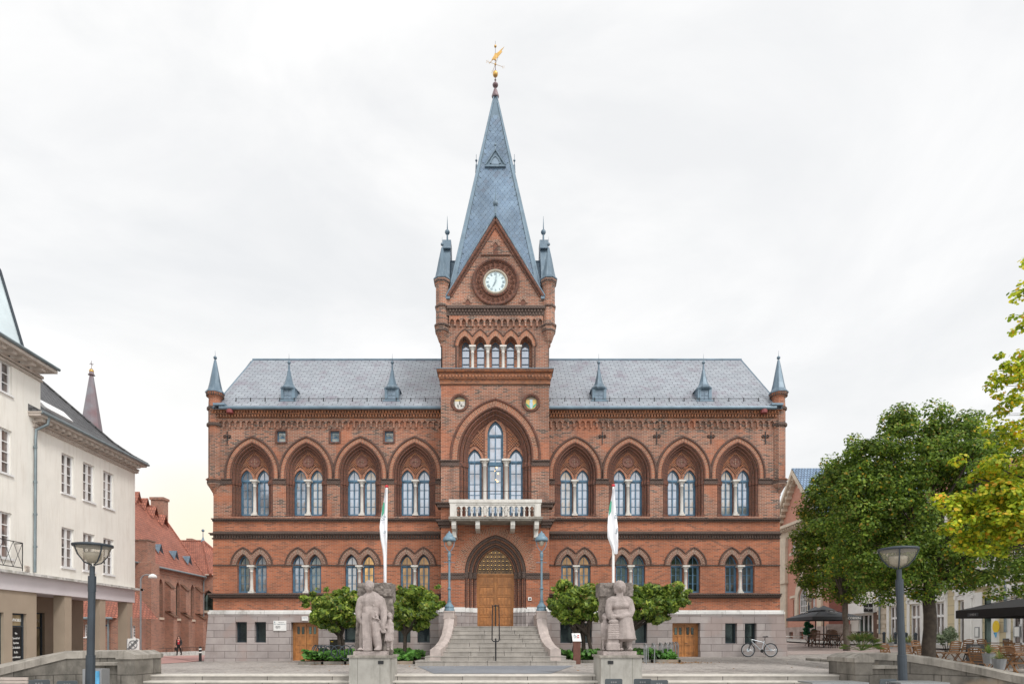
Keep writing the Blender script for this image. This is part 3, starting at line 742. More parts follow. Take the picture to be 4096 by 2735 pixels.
# --- roof
ez = fz(1640); ey = D-.34
RK = 4.55
rf = MB(); xl, xr = fx(868)-.05, fx(3110)+.06
zr = ez+RK
th = .10
for (ya, za, yb, zb_) in ((ey, ez+.02, D+4.5, zr), (D+9+.34, ez+.02, D+4.5, zr)):
    rf.add([(xl,ya,za),(xr,ya,za),(xr,yb,zb_),(xl,yb,zb_)], [(0,1,2,3) if ya < yb else (0,3,2,1)])
    rf.add([(xl,ya,za-th),(xr,ya,za-th),(xr,yb,zb_-th),(xl,yb,zb_-th)], [(0,3,2,1) if ya < yb else (0,1,2,3)])
roof = rf.build('roof', m_slate, hall)
rg = MB(); rg.tube([(xl-.02, D+4.5, zr+.0), (xr+.02, D+4.5, zr+.0)], .075, 6)
for xx in (xl, xr):
    rg.tube([(xx, ey, ez-.02), (xx, D+4.5, zr-.02)], .055, 4); rg.tube([(xx, D+9.3, ez-.02), (xx, D+4.5, zr-.02)], .055, 4)
rg.build('ridge', m_leadg, roof)
gu = MB()
for a, b in ((xl+.35, -2.56), (2.56, xr-.30)): gu.tube([(a, ey-.05, ez-.03), (b, ey-.05, ez-.03)], .085, 8)
gu.cbox((xl+.35, ey, ez+.12), .55, .3, .10); gu.cbox((xr-.28, ey, ez+.12), .55, .3, .10)
gu.build('gutter', m_leadg, hall)
sg_ = MB(); sl0 = (zr-ez)/(D+4.5-ey)
for a, b in ((xl+.9, -2.7), (2.7, xr-.9)):
    y = ey+.52; z = ez+.02+.52*sl0; sg_.tube([(a, y, z+.13), (b, y, z+.13)], .012, 4); n = int((b-a)/.69)
    for i in range(n+1): x = a+(b-a)*i/n; sg_.box(x-.018, x+.018, y-.02, y+.02, z-.02, z+.17)
sg_.build('snow_guard', m_iron, roof)
sp_ = MB(); sp_.lathe([(.02,0),(.16,.02),(.16,.16),(.10,.22),(.02,.24)], 10)
sme = sp_.mesh('eaves_lamp', m_redd)
inst(sme, 'eaves_lamp', hall, (fx(932), D-.34, fz(1659)-.06)); inst(sme, 'eaves_lamp', hall, (fx(3043), D-.34, fz(1659)-.06))
# dormers
DY = 29.52
for u in (1150, 1566, 2398, 2820):
    x = X(u, DY); zb_ = Z(1601, DY); zt = Z(1550, DY); hw = .36
    d = MB(); yb = DY+.9
    d.box(x-.26, x-.20, DY, DY+.06, zb_, zt); d.box(x+.20, x+.26, DY, DY+.06, zb_, zt); d.box(x-.2, x+.2, DY, DY+.06, zt-.12, zt); d.box(x-.2, x+.2, DY, DY+.06, zb_, zb_+.05)
    d.box(x-.34, x-.26, DY+.02, DY+1.0, zb_-.05, zt); d.box(x+.26, x+.34, DY+.02, DY+1.0, zb_-.05, zt)
    d.box(x-.42, x+.42, DY-.06, DY+.1, zb_-.06, zb_-.005)
    do = d.build('dormer', m_leadg, roof)
    w_ = MB(); w_.box(x-.015, x+.015, DY+.02, DY+.045, zb_+.05, zt-.12); w_.box(x-.2, x+.2, DY+.02, DY+.045, (zb_+zt)/2-.05, (zb_+zt)/2-.02)
    w_.box(x-.2, x+.2, DY+.05, DY+.055, zb_+.05, zt-.12)
    w_.build('window', m_glass_luc, do)
    c = MB(); yc = DY+.22; n = 8
    c.lathe([(.37,zt-.08),(.41,zt-.02),(.41,zt+.02),(.28,zt+.15),(.20,zt+.32),(.13,zt+.60),(.07,zt+.92),(.05,zt+.97),(.035,zt+1.27)], 8, (x, yc, 0), PI/8)
    c.smooth = True; c.sphere((x, yc, zt+1.33), .085, 10, 6); c.smooth = False; c.lathe([(.014,zt+1.40),(.003,zt+1.78)], 5, (x, yc, 0))
    # saddle roof running back into the slates
    c.add([(x-.40,yc,zt+.0),(x+.40,yc,zt+.0),(x,yc,zt+.40),(x-.40,yc+1.15,zt+.0),(x+.40,yc+1.15,zt+.0),(x,yc+1.4,zt+.40)], [(0,2,5,3),(2,1,4,5),(0,3,4,1)])
    c.build('dormer_cap', m_lead, do)
# --- corner turrets
for u, sgn in ((857, -1), (3118, 1)):
    x = fx(u)+(.0 if sgn < 0 else .0); y = D+.10; r = .31
    t = MB(); zc = fz(1572)
    t.lathe([(.03,fz(1990)),(.10,fz(1978)),(.10,fz(1972)),(.24,fz(1952)),(r+.03,fz(1940)),(r+.05,fz(1938)),(r+.05,fz(1921)),(r+.11,fz(1920)),(r+.11,fz(1916)),(r,fz(1914)),(r,fz(1704)),(r+.06,fz(1702)),(r+.06,fz(1698)),(r,fz(1696)),(r,fz(1638)),(r+.05,fz(1637)),(r+.05,fz(1633)),(r-.0,fz(1632)),(r-.02,fz(1592)),(r+.08,fz(1582)),(r+.12,fz(1573))], 8, (x, y, 0), PI/8)
    to = t.build('corner_turret', m_arch2 if False else m_up, hall)
    for zz_, rr in ((1929, r+.056), (1700, r+.07), (1635, r+.06)):
        b = MB(); b.lathe([(rr,fz(zz_+6)),(rr+.012,fz(zz_)),(rr,fz(zz_-6))], 8, (x, y, 0), PI/8); b.build('turret_band', m_dark, to)
    b = MB()
    for k in range(24):
        a = 2*PI*k/24; b.cbox((x+(r+.07)*math.cos(a), y+(r+.07)*math.sin(a), fz(1580)), .045, .045, .14)
    b.build('corbel_table', m_dark, to)
    c = MB(); c.lathe([(r+.10,fz(1574)),(r+.145,fz(1572)),(r+.145,fz(1568)),(.33,fz(1555)),(.26,fz(1530)),(.15,fz(1480)),(.05,fz(1436))], 8, (x, y, 0), PI/8)
    c.smooth = True; c.sphere((x, y, fz(1427)), .085, 10, 6); c.smooth = False; c.lathe([(.012,fz(1422)),(.003,fz(1398))], 5, (x, y, 0))
    c.build('turret_cap', m_lead, to)
# ================================================================ TOWER
T = 28.3; KT = T/F
tx = lambda u: X(u, T)
tz = lambda v: Z(v, T)
txl, txr = tx(1764), tx(2196.5)
ao, ho_ = 179*KT, 228*KT; zsR = tz(1823)
def st(px): return shrink(ao, ho_, (179-px)*KT)
C0 = tx(1981.5); zsA = tz(1843); zbA = tz(2062)
a144, h144 = st(144)
pa, ph = 123*KT, 153*KT
def sp2(px): return shrink(pa, ph, (123-px)*KT)
zsP = tz(2291); zbP = 1.46; ztop = tz(1540); zmid = tz(2078)
SH = [(tx(1839), tz(1611)), (tx(2124.8), tz(1611))]
tw = MB(); tw.plate(rect(txl, txr, zmid, ztop), [opening(C0, a144, zbA, zsR, h144, 14)]+[circ(x, z, .33) for x, z in SH], T, T+.15)
for xx, xf in ((txl, XM(txl)), (txr, XP(txr))):
    tw.xf = xf; pts = [(T, -.4), (T+5.1, -.4), (T+5.1, tz(1230)), (T, tz(1230))]
    tw.poly([(-p[0], p[1]) for p in pts] if xx < 0 else pts, 0)
tw.xf = None; tw.box(txl+.01, txr-.01, T+4.9, T+5.1, 10, tz(1230))
tw.build('tower_wall', m_up, hall)
tl = MB(); zb_ = tz(2430)
po = opening(C0, pa, zb_, zsP, ph, 14)
tl.poly([(txl, zb_)]+po+[(txr, zb_), (txr, zmid), (txl, zmid)], T)
tl.add([(p[0], T, p[1]) for p in po]+[(p[0], T+.18, p[1]) for p in po], [(i, i+len(po), i+1+len(po), i+1) for i in range(len(po)-1)])
tl.build('tower_wall', m_lo, hall)
# great arch
ar = MB(); a_, h_ = st(175); ar.ring(C0, zsR, a_, h_, a144, h144, T-.03, T, n=18, legs=zsA); ar.build('arch_band', m_arch, hall)
od = MB(); YT = T+.42
q = [144, 131, 119]; ys = [T+.15, T+.29, YT]
for i in range(2):
    a1, h1 = st(q[i]); a2, h2 = st(q[i+1]); od.ring(C0, zsR, a1+.02, h1+.02, a2, h2, ys[i], ys[i+1], legs=zbA, n=18)
od.build('arch_order', m_arch, hall)
ro = MB()
for px, yy in ((138, T+.08), (125, T+.22), (116, T+.37)):
    a1, h1 = st(px); arch_tube(ro, C0, a1, zsR, h1, yy, .065, zb=zbA+.02, n=18)
    for sg in (-1, 1): ro.cbox((C0+sg*a1, yy, zsA-.13), .17, .15, .22)
a1, h1 = st(177); arch_tube(ro, C0, a1, zsR, h1, T-.03, .06, n=18, zb=zsA); a1, h1 = st(148); arch_tube(ro, C0, a1, zsR, h1, T-.03, .045, n=18, zb=zsA)
for x, z in SH:
    for rr, rad in ((.385, .05), (.335, .035)): ro.tube([(x+rr*math.cos(t*PI/12), T-.02, z+rr*math.sin(t*PI/12)) for t in range(25)], rad, 6)
ro.build('arch_roll', m_roll, hall)
aT, hT = st(121); ty = MB(); KY = YT/F
cw = (0.0, 31.5*KY, Z(1740, YT), 56*KY); sw_ = (83*KY, 28.5*KY, Z(1845, YT), 49*KY)
zb3 = zbA+.01
ty.plate([(C0-aT, zb3-.1)]+[(C0-aT, zsR)]+arc(C0, aT, zsR, hT, 14)[1:-1]+[(C0+aT, zsR), (C0+aT, zb3-.1)],
         [opening(C0, cw[1], zb3, cw[2], cw[3])]+[opening(C0+sg*sw_[0], sw_[1], zb3, sw_[2], sw_[3]) for sg in (-1, 1)], YT, YT+.2)
ty.build('tympanum', m_lattice, hall)
rw = MB(); rw.ring(C0, cw[2], cw[1]+.13, cw[3]+.16, cw[1], cw[3], YT-.04, YT, legs=zsA)
for sg in (-1, 1): rw.ring(C0+sg*sw_[0], sw_[2], sw_[1]+.10, sw_[3]+.12, sw_[1], sw_[3], YT-.04, YT)
rw.build('window_arch', m_arch, hall)
la = MB()
def ins(x, z):
    if not in_arch(x, z, C0, aT-.14, zsR, hT-.16) or z < zsA+.3: return False
    if abs(x-C0) < cw[1]+.17 and z < cw[2]: return False
    if in_arch(x, z, C0, cw[1]+.2, cw[2], cw[3]+.25): return False
    for sg in (-1, 1):
        if in_arch(x, z, C0+sg*sw_[0], sw_[1]+.14, sw_[2], sw_[3]+.18): return False
    return True
lattice(la, YT, ins, C0-aT, C0+aT, zsA, zsA+2.4, .125); la.build('tympanum_lattice', m_orange, hall)
f_, p_ = win_meshes(cw[1], zb3, cw[2], cw[3], 7, fw=.075)
f_.box(-cw[1]+.06, cw[1]-.06, -.03, .06, zsA-zb3-.09, zsA-zb3+.09)
windows(hall, f_, p_, [(C0, zb3)], YT+.1, mats=[m_glass_up], fname='tall_window')
f_, p_ = win_meshes(sw_[1], zb3, sw_[2], sw_[3], 5, fw=.065)
windows(hall, f_, p_, [(C0+sg*sw_[0], zb3) for sg in (-1, 1)], YT+.1, mats=[m_glass_up]*2)
me_c = column_mesh(Z(1840, YT)-zb3, .10).mesh('window_column', m_white)
for u in (1938.8, 2025.3): inst(me_c, 'window_column', hall, (X(u, YT-.05), YT-.05, zb3))
chl = MB()
for (dx, dz) in ((-.06, 0), (.08, -.12), (0, .16), (-.04, -.42), (.05, -.5)): chl.sphere((C0+.05+dx, YT+.13, Z(1880, YT)+dz), .035, 8, 5)
chl.build('chandelier', m_orgl, hall)
# impost band of the tower, string courses, cornices
for a, b in ((txl, C0-a144), (C0+a144, txr)):
    ib = MB()
    ib.box(a, b, T-.05, T, tz(1864), tz(1846)); ib.box(a-.04 if a == txl else a, b+.04 if b == txr else b, T-.10, T, tz(1845.5), tz(1840))
    ib.build('impost_band', m_dark, hall)
for (v0, v1, pr) in ((2016, 2011, .26), (2030, 2016.5, .17), (2087, 2079, .22), (2100, 2087.5, .14), (2110, 2102, .07)):
    for a, b in ((txl-pr, tx(1800)), (tx(2164), txr+pr)): ib = MB(); ib.box(a, b, T-pr, T+.5, tz(v0), tz(v1)); ib.build('string_course', m_dark, hall)
for a, b in ((txl-.02, C0-pa), (C0+pa, txr+.02)): ib = MB(); ib.box(a, b, T-.06, T, tz(2297.5), tz(2290)); ib.box(a, b, T-.035, T, tz(2315), tz(2297)); ib.build('portal_band', m_dark, hall)
cn_ = MB()
for (v0, v1, pr) in ((1491, 1486.5, .31), (1495, 1491.3, .26), (1519, 1515, .13), (1537, 1534, .07)):
    cn_.box(txl-pr*.5-.02, txr+pr*.5+.02, T-pr, T+.6, tz(v0), tz(v1))
n = 34
for i in range(n):
    x = txl-.08+(txr-txl+.16)*i/n; cn_.box(x+.02, x+.095, T-.21, T+.2, tz(1514.5), tz(1504)); 
cn_.box(txl-.1, txr+.1, T-.13, T+.3, tz(1514.8), tz(1495.5)); cn_.box(txl-.05, txr+.05, T-.04, T+.3, tz(1533.5), tz(1519.5))
cn_.build('tower_cornice', m_orange, hall)
cp = MB(); cp.box(txl-.20, txr+.20, T-.34, T+.6, tz(1486.2), tz(1483.5)); cp.build('cornice_cover', m_leadg, hall)
# coats of arms
for i, (x, z) in enumerate(SH):
    s_ = MB(); s_.poly(circ(x, z, .325, 28), T+.08, T+.14)
    disc = s_.build('coat_of_arms', m_stonedisc, hall)
    def shield(w, h, n=8):
        pts = [(-w, h*.55), (w, h*.55), (w, 0)]
        for k in range(1, n): a = k/n*PI/2; pts.append((w*math.cos(a)**.8, -h*math.sin(a)**1.1*.95))
        pts.append((0, -h))
        return [(x+p[0], z+p[1]) for p in pts]+[(2*x-(x+p[0]), z+p[1]) for p in pts[-2:2:-1]]+[(x-w, z)]
    b = MB(); b.poly(shield(.245, .30), T+.04, T+.08); b.build('shield', m_shield_y if i else m_white, disc)
    e = MB()
    if i == 0:
        e.box(x-.235, x+.235, T+.03, T+.041, z+.10, z+.155)
        e.build('shield_band', m_shield_y, disc); e = MB()
        e.box(x-.012, x+.012, T+.025, T+.04, z-.06, z+.13)
        for (dx, dz, a) in ((-.12, -.06, .05), (-.06, -.12, -.04), (.03, -.10, .05), (.10, -.05, -.05), (.14, -.10, .03), (-.02, .05, .04), (.03, .02, -.05)):
            e.tube([(x+dx, T+.035, z+dz), (x+dx+a, T+.035, z+dz-.04), (x+dx+.01, T+.035, z+dz-.08)], .012, 4)
        e.build('emblem', m_iron, disc)
    else:
        e.poly([(x-.075, z+.165), (x+.075, z+.165), (x+.06, z+.05), (x+.085, z-.03), (x+.06, z-.2), (x, z-.27), (x-.06, z-.2), (x-.085, z-.03), (x-.06, z+.05)], T+.03, T+.041); e.build('emblem', m_shield_b, disc); e = MB()
        e.poly([(x-.24, z-.01), (x-.17, z-.05), (x-.09, z-.12), (x-.07, z-.24), (x-.16, z-.17), (x-.22, z-.08)], T+.03, T+.041)
        e.poly([(x+.24, z-.01), (x+.17, z-.05), (x+.09, z-.12), (x+.07, z-.24), (x+.16, z-.17), (x+.22, z-.08)], T+.03, T+.041); e.build('emblem', m_shield_g, disc); e = MB()
        for k in range(3): e.tube([(x-.055+.055*k, T+.028, z+.15), (x-.045+.05*k, T+.028, z+.03), (x-.06+.06*k, T+.028, z-.06), (x-.04+.04*k, T+.028, z-.19)], .008, 4)
        e.build('emblem', m_white, disc)
# ---- balcony
bx0, bx1 = X(1800, 27.3), X(2163, 27.3); bz0, bz1 = Z(2066, 27.3), Z(2012, 27.3); by = 27.3
bal = MB(); bal.box(bx0-.06, bx1+.08, by-.10, T, Z(2076, by), bz0); bal.box(bx0-.02, bx1+.04, by-.03, T-.001, Z(2082, by), Z(2076.1, by)); balo = bal.build('balcony', m_cap, hall)
rl = MB(); rl.box(bx0-.05, bx1+.05, by-.05, by+.23, Z(2012, by)+.03, Z(1997, by)); rl.box(bx0-.02, bx1+.02, by-.01, by+.19, Z(2017, by), Z(2012, by)+.03)
pw_ = .27
for x in (bx0, bx1-pw_): rl.box(x, x+pw_, by-.03, by+.22, bz0, Z(2017, by)-.001)
for xs in (bx0, bx1-.18): rl.box(xs, xs+.18, by+.22, T, Z(2017, by), Z(1997, by)-.01)
rl.build('parapet', m_white, balo)
n = 15; x0 = bx0+pw_; p = (bx1-bx0-2*pw_)/n; zt_ = Z(2017, by); zs_ = Z(2034, by)
bs = MB()
arcade(bs, x0, n, p, zt_, zs_, zs_-.01, by+.02, by+.16, pw=.2)
bs.build('arcade_rail', m_white, balo)
bm = MB(); Hb = zs_-bz0-.01; bm.smooth = True; bm.lathe([(.06,0),(.06,.05),(.035,.08),(.042,.22),(.035,Hb-.1),(.05,Hb-.07),(.065,Hb-.04),(.065,Hb)], 8)
bme = bm.mesh('baluster', m_white)
for i in range(n+1): inst(bme, 'baluster', balo, (x0+i*p, by+.09, bz0))
for yy in (by+.45, by+.7):
    for xx in (bx0+.09, bx1-.09): inst(bme, 'baluster', balo, (xx, yy, bz0))
for u, big in ((1815, 1), (1910.5, 0), (2051.5, 0), (2147, 1)):
    x = X(u, by); k = MB(); w_ = .10
    pts = [(T, Z(2082.3, by)), (by+.02, Z(2082.3, by)), (by+.0, Z(2098, by)), (by+.07, Z(2112, by)), (by+.3, Z(2117, by)), (T, Z(2117, by)-.0)]
    k.xf = XP(x+w_); k.poly(pts, 0, 2*w_); k.xf = None
    if big:
        k.box(x-.09, x+.09, by+.35, T, Z(2138, by), Z(2117.3, by)); k.box(x-.11, x+.11, by+.28, T, Z(2144, by), Z(2138, by)+.001)
    k.build('bracket', m_white, balo)
hr = MB(); z = Z(1972, by+.5)
hr.tube([(bx0+.12, by+.1, z-.35), (bx0+.05, by+.1, z), (bx1-.12, by+.1, z), (bx1-.15, by+.1, z-.35)], .014, 5); hr.build('rail', m_iron, balo)
# ---- portal
pf = MB(); a_, h_ = shrink(163*KT, 186*KT, 0); pf.ring(C0, zsP, a_, h_, pa, ph, T-.015, T, n=18); pf.build('arch_band', m_arch, hall)
pr_ = MB(); q = [123, 107, 91, 76]; ys = [T+.18, T+.36, T+.54, T+.72]
for i in range(3):
    a1, h1 = sp2(q[i]); a2, h2 = sp2(q[i+1]); pr_.ring(C0, zsP, a1+.02, h1+.02, a2, h2, ys[i], ys[i+1], legs=zb_, n=18)
pr_.build('portal_order', m_arch, hall)
pd = MB()
for px, yy, rr in ((117, T+.09, .075), (101, T+.27, .07), (85, T+.45, .065)):
    a1, h1 = sp2(px); pts = [(x, yy, z) for x, z in arc(C0, a1, zsP, h1, 18)]; pd.tube(pts, rr, 8)
    for sg in (-1, 1): pd.cbox((C0+sg*a1, yy, zsP-.10), .2, .18, .26); pd.cbox((C0+sg*a1, yy, zsP+.05), .24, .2, .05)
pd.build('portal_roll', m_dark, hall)
for px, yy, rr in ((117, T+.09, .07), (101, T+.27, .065), (85, T+.45, .06)):
    a1, h1 = sp2(px)
    for sg in (-1, 1): pc = MB(); pc.tube([(C0+sg*a1, yy, tz(2430)), (C0+sg*a1, yy, zsP-.2)], rr, 8); pc.build('portal_shaft', m_roll, hall)
# marble band and granite at the foot of the tower
zm = tz(2447); holes = []
aP, hP = sp2(76)
for sg, a, b in ((-1, txl-.10, C0-pa+.02), (1, C0+pa-.02, txr+.10)):
    gb = MB(); gb.box(a, b, T-.12, T+.5, -.5, zm)
    for i in range(3):
        xa_, xb_ = C0+sg*(pa-.02-i*16*KT), C0+sg*(pa-.02-(i+1)*16*KT); gb.box(xa_, xb_, T+.06+i*.18, T+.9, -.5, zm)
    gb.build('granite_base', m_gran, hall)
for sg, a, b in ((-1, txl-.12, C0-pa+.02), (1, C0+pa-.02, txr+.12)):
    mb_ = MB(); mb_.box(a, b, T-.15, T+.3, zm+.001, tz(2433)); mb_.box(a+.05, b, T-.10, T+.2, tz(2433)+.001, tz(2427))
    for i in range(3):
        xa_, xb_ = C0+sg*(pa-.02-i*16*KT), C0+sg*(pa-.02-(i+1)*16*KT); mb_.box(xa_, xb_, T+.03+i*.18, T+.9, zm+.001, tz(2428))
    mb_.build('marble_band', m_marb, hall)
# door
y = T+.70; aD, hD = aP+.02, hP+.02
dr = MB(); dr.box(C0-aD, C0-aD+.09, y-.04, y+.1, zbP, zsP-.04); dr.box(C0+aD-.09, C0+aD, y-.04, y+.1, zbP, zsP-.04); dr.box(C0-aD, C0+aD, y-.06, y+.1, zsP-.04, zsP+.04)
dr.box(C0-.035, C0+.035, y-.05, y+.05, zbP+.03, zsP-.04); dr.box(C0-aD+.09, C0+aD-.09, y-.02, y+.1, zbP, zbP+.04)
door = dr.build('main_door', m_oak, hall)
for sg in (-1, 1):
    x0, x1 = sorted((C0+sg*.036, C0+sg*(aD-.09))); W = x1-x0; Hh = zsP-.04-(zbP+.04); z0 = zbP+.04
    lf = MB(); lf.box(x0, x1, y+.02, y+.06, z0, z0+Hh)
    lf.box(x0, x0+.05, y-.01, y+.02, z0, z0+Hh); lf.box(x1-.05, x1, y-.01, y+.02, z0, z0+Hh)
    for r_ in range(6): lf.box(x0+.05, x1-.05, y-.008, y+.02, z0+(Hh-.07)*r_/5, z0+(Hh-.07)*r_/5+.07)
    leaf = lf.build('door_leaf', m_oak, door)
    pnm = MB()
    for r_ in range(5):
        for c_ in range(4):
            xa_ = x0+.06+(W-.12)*c_/4+.015; xb_ = x0+.06+(W-.12)*(c_+1)/4-.015; za, zb2 = z0+(Hh-.07)*r_/5+.10, z0+(Hh-.07)*(r_+1)/5-.03
            pnm.box(xa_, xb_, y+.0, y+.02, za, zb2); pnm.box(xa_+.03, xb_-.03, y-.018, y, za+.04, zb2-.04)
    pnm.build('door_panel', m_oak2, leaf)
hd = MB(); hd.tube([(C0+.03, y-.05, 2.42), (C0+.03, y-.1, 2.42), (C0+.13, y-.1, 2.41)], .014, 6); hd.box(C0+.0, C0+.06, y-.055, y-.05, 2.34, 2.54); hd.build('handle', m_gold, door)
fl = MB(); fl.poly([(C0-aD, zsP+.04)]+arc(C0, aD, zsP+.04, hD, 12)[1:-1]+[(C0+aD, zsP+.04)], y+.05, y+.06); flo = fl.build('fanlight', m_fan, door)
gr = MB()
for i in range(-4, 5):
    x = C0+i*.185; 
    if abs(x-C0) > aD-.05: continue
    z1 = zsP+.04; zz = z1
    while in_arch(x, zz, C0, aD, zsP+.04, hD) and zz < z1+2: zz += .02
    gr.box(x-.011, x+.011, y-.0, y+.02, z1, zz)
    for j in range(6):
        zc_ = z1+.12+j*.2
        for s2 in (-1, 1):
            pts = [(x+s2*.092*math.sin(t*PI/4)*1.0, y+.01, zc_-.07+.035*t) for t in range(5)]
            if all(in_arch(p_[0], p_[2], C0, aD-.03, zsP+.04, hD-.03) for p_ in pts): gr.tube(pts, .008, 4)
arch_tube(gr, C0, aD-.03, zsP+.04, hD-.03, y+.01, .02)
gr.box(C0-aD+.02, C0+aD-.02, y-.01, y+.02, zsP+.23, zsP+.25)
gr.build('fanlight_grille', m_iron, flo)
gd_ = MB()
for j in range(6):
    for i in range(-4, 5):
        x = C0+i*.185+(0 if j % 1 == 0 else .09); zc_ = zsP+.04+.22+j*.2
        if in_arch(x, zc_, C0, aD-.08, zsP+.04, hD-.08): gd_.sphere((x, y-.02, zc_), .022, 8, 4)
gd_.build('gilded_boss', m_gold2, flo)
ic = MB(); ic.box(tx(2119)-.08, tx(2119)+.08, T-.04, T, tz(2394)-.08, tz(2394)+.08); ico = ic.build('intercom', m_brightw, hall)
ic = MB(); ic.xf = None; ic.poly(circ(tx(2120), tz(2394), .045, 12), T-.06, T-.041); ic.build('lens', m_black, ico)
# ---- belfry stage
TU = T+.04; uxl, uxr = tx(1769), tx(2194.6); z0 = tz(1484); z1 = tz(1228)
cs = [1859, 1920.5, 1982, 2043.5, 2105]; zsB = tz(1383); hB = 40*KT; aB = 26*KT; zbB = tz(1483)
bw = MB(); bw.plate(rect(uxl, uxr, z0-.05, z1), [[(tx(cs[0])-aB, zbB)]+[q_ for c in cs for q_ in arc(tx(c), aB, zsB, hB, 7)]+[(tx(cs[-1])+aB, zbB)]], TU, TU+.42)
bw.build('belfry_wall', m_up, hall)
bb = MB(); YB2 = TU+.42; kb = YB2/F; wsp = [(X(c, YB2)*1.0, Z(1482, YB2)) for c in cs]
wsp = [(tx(c)*.985+C0*.015, Z(1482, YB2)) for c in cs]
hwB, zsw, hw_ = 15.5*kb, Z(1392, YB2), 25*kb
bb.plate(rect(tx(cs[0])-aB-.1, tx(cs[-1])+aB+.1, zbB-.05, zsB+hB+.2), [opening(x, hwB, z_+.01, zsw, hw_, 7) for x, z_ in wsp], YB2, YB2+.15)
bb.build('belfry_back_wall', m_arch, hall)
f_ = MB(); ai, hi = shrink(hwB, hw_, .03); H = zsw-wsp[0][1]
f_.ring(0, H, hwB, hw_, ai, hi, 0, .05, legs=0, n=7)
for zz in (.02, H*.30, H*.60, H*.93): f_.box(-ai, ai, .0, .04, zz-.012, zz+.012)
p_ = MB(); p_.poly(opening(0, ai, .01, H, hi, 7), .04, .05)
windows(hall, f_, p_, wsp, YB2+.06, mats=[m_glass_up]*5, fname='belfry_window')
me_c = column_mesh(zsB-zbB+.03, .072).mesh('belfry_column', m_white)
for u in (1889.7, 1951.3, 2012.7, 2074.3): inst(me_c, 'belfry_column', hall, (tx(u), TU+.08, zbB))
vr = MB()
for i, c in enumerate(cs):
    c0 = tx(c); po = arc(c0, 39*KT, zsB, 64*KT, 12); pi_ = arc(c0, aB, zsB, hB, 12); L = 0
    lo, hi2 = (c0-30.75*KT if i else -99), (c0+30.75*KT if i < 4 else 99)
    for k in range(len(po)-1):
        A, B, C_, E_ = po[k], po[k+1], pi_[k+1], pi_[k]
        def cl(p, q_):
            if p[0] < lo: t = (q_[0]-lo)/(q_[0]-p[0]); return (lo, q_[1]+(p[1]-q_[1])*t)
            if p[0] > hi2: t = (hi2-q_[0])/(p[0]-q_[0]); return (hi2, q_[1]+(p[1]-q_[1])*t)
            return p
        A, B = cl(A, E_), cl(B, C_); d = .08
        vr.add([(A[0],TU-.04,A[1]),(B[0],TU-.04,B[1]),(C_[0],TU-.04,C_[1]),(E_[0],TU-.04,E_[1])], [(0,3,2,1)], [[(0,L),(.15,L),(.15,L+d),(0,L+d)]])
        vr.add([(E_[0],TU-.04,E_[1]),(C_[0],TU-.04,C_[1]),(C_[0],TU,C_[1]),(E_[0],TU,E_[1])], [(0,3,2,1)]); L += d
vr.build('arch_band', m_arch, hall)
vh = MB()
for i, c in enumerate(cs):
    c0 = tx(c); pts = [(x, TU-.05, z) for x, z in arc(c0, 40*KT, zsB, 66*KT, 14) if (i == 0 or x >= c0-31*KT) and (i == 4 or x <= c0+31*KT)]
    vh.tube(pts, .032, 6)
for sg, c in ((-1, cs[0]), (1, cs[-1])):
    for d_, yy in ((26, .1), (34, .0)): vh.tube([(tx(c)+sg*d_*KT, TU+yy, zbB), (tx(c)+sg*d_*KT, TU+yy, zsB)], .05, 6)
vh.build('hood_mould', m_hood, hall)
ca = MB(); xa_, xb_ = tx(1797), tx(2172); arcade(ca, xa_, 16, (xb_-xa_)/16, tz(1266), tz(1290), tz(1308), TU-.12, TU, pw=.3); ca.build('corbel_arcade', m_up, hall)
dc = MB(); dc.box(xa_-.1, xb_+.1, TU-.20, TU, tz(1240), tz(1228)); dc.box(xa_-.1, xb_+.1, TU-.12, TU, tz(1265.5), tz(1240.5))
n = 30
for i in range(n):
    x = xa_+(xb_-xa_)*i/n; dc.box(x+.02, x+.09, TU-.175, TU-.1, tz(1252), tz(1242)); dc.box(x+.09, x+.16, TU-.155, TU-.1, tz(1264), tz(1254))
dc.build('dentil_cornice', m_dark, hall)
# ---- gable with the clock
gx0, gx1 = tx(1791.5), tx(2172); gz0 = tz(1187); gza = tz(880)
ga = MB(); ga.poly([(gx0, tz(1228)), (gx1, tz(1228)), (gx1, gz0), (C0, gza), (gx0, gz0)], T, T+.35)
ga.build('clock_gable', m_up, hall)
gv = MB()
for sg, gx in ((-1, gx0), (1, gx1)):
    for off, r_, yy in ((0, .085, T-.05), (.17, .04, T-.02)):
        gv.tube([(gx-sg*off*.9, yy, gz0+.0), (C0, yy, gza-off*2.0)], r_, 6)
gv.tube([(tx(1925), T-.02, tz(1021)), (tx(2041), T-.02, tz(1021))], .04, 6)
gv.build('gable_moulding', m_roll, hall)
gl_ = MB()
for sg, gx in ((-1, gx0), (1, gx1)):
    d = Vector((C0-gx, 0, gza-gz0)).normalized()
    a = Vector((gx+sg*.10, T-.06, gz0-.02)); b = Vector((C0, T-.06, gza+.22))
    gl_.add([a, b, b+Vector((0,1.1,0)), a+Vector((0,.9,0))], [(0,1,2,3) if sg > 0 else (0,3,2,1)])
    gl_.tube([a+Vector((0,-.01,0)), b+Vector((0,-.01,0))], .05, 6)
    gl_.box(gx+sg*.14, gx-sg*.10, T-.10, T+.5, gz0-.14, gz0-.02)
gl_.build('gable_cover', m_lead, hall)
nb = MB()
for u, v, s_ in ((1982, 985, 1.), (1871, 1212, 1.0), (2092.5, 1212, 1.0)):
    x, z = tx(u), tz(v); nb.ring(x, z, .22*s_, .30*s_, .115*s_, .17*s_, T-.03, T, n=7)
    pn_ = opening(x, .105*s_, z-.42*s_ if v < 1000 else z-.15, z, .16*s_, 6); 
nb.build('niche_arch', m_arch2, hall)
nd = MB()
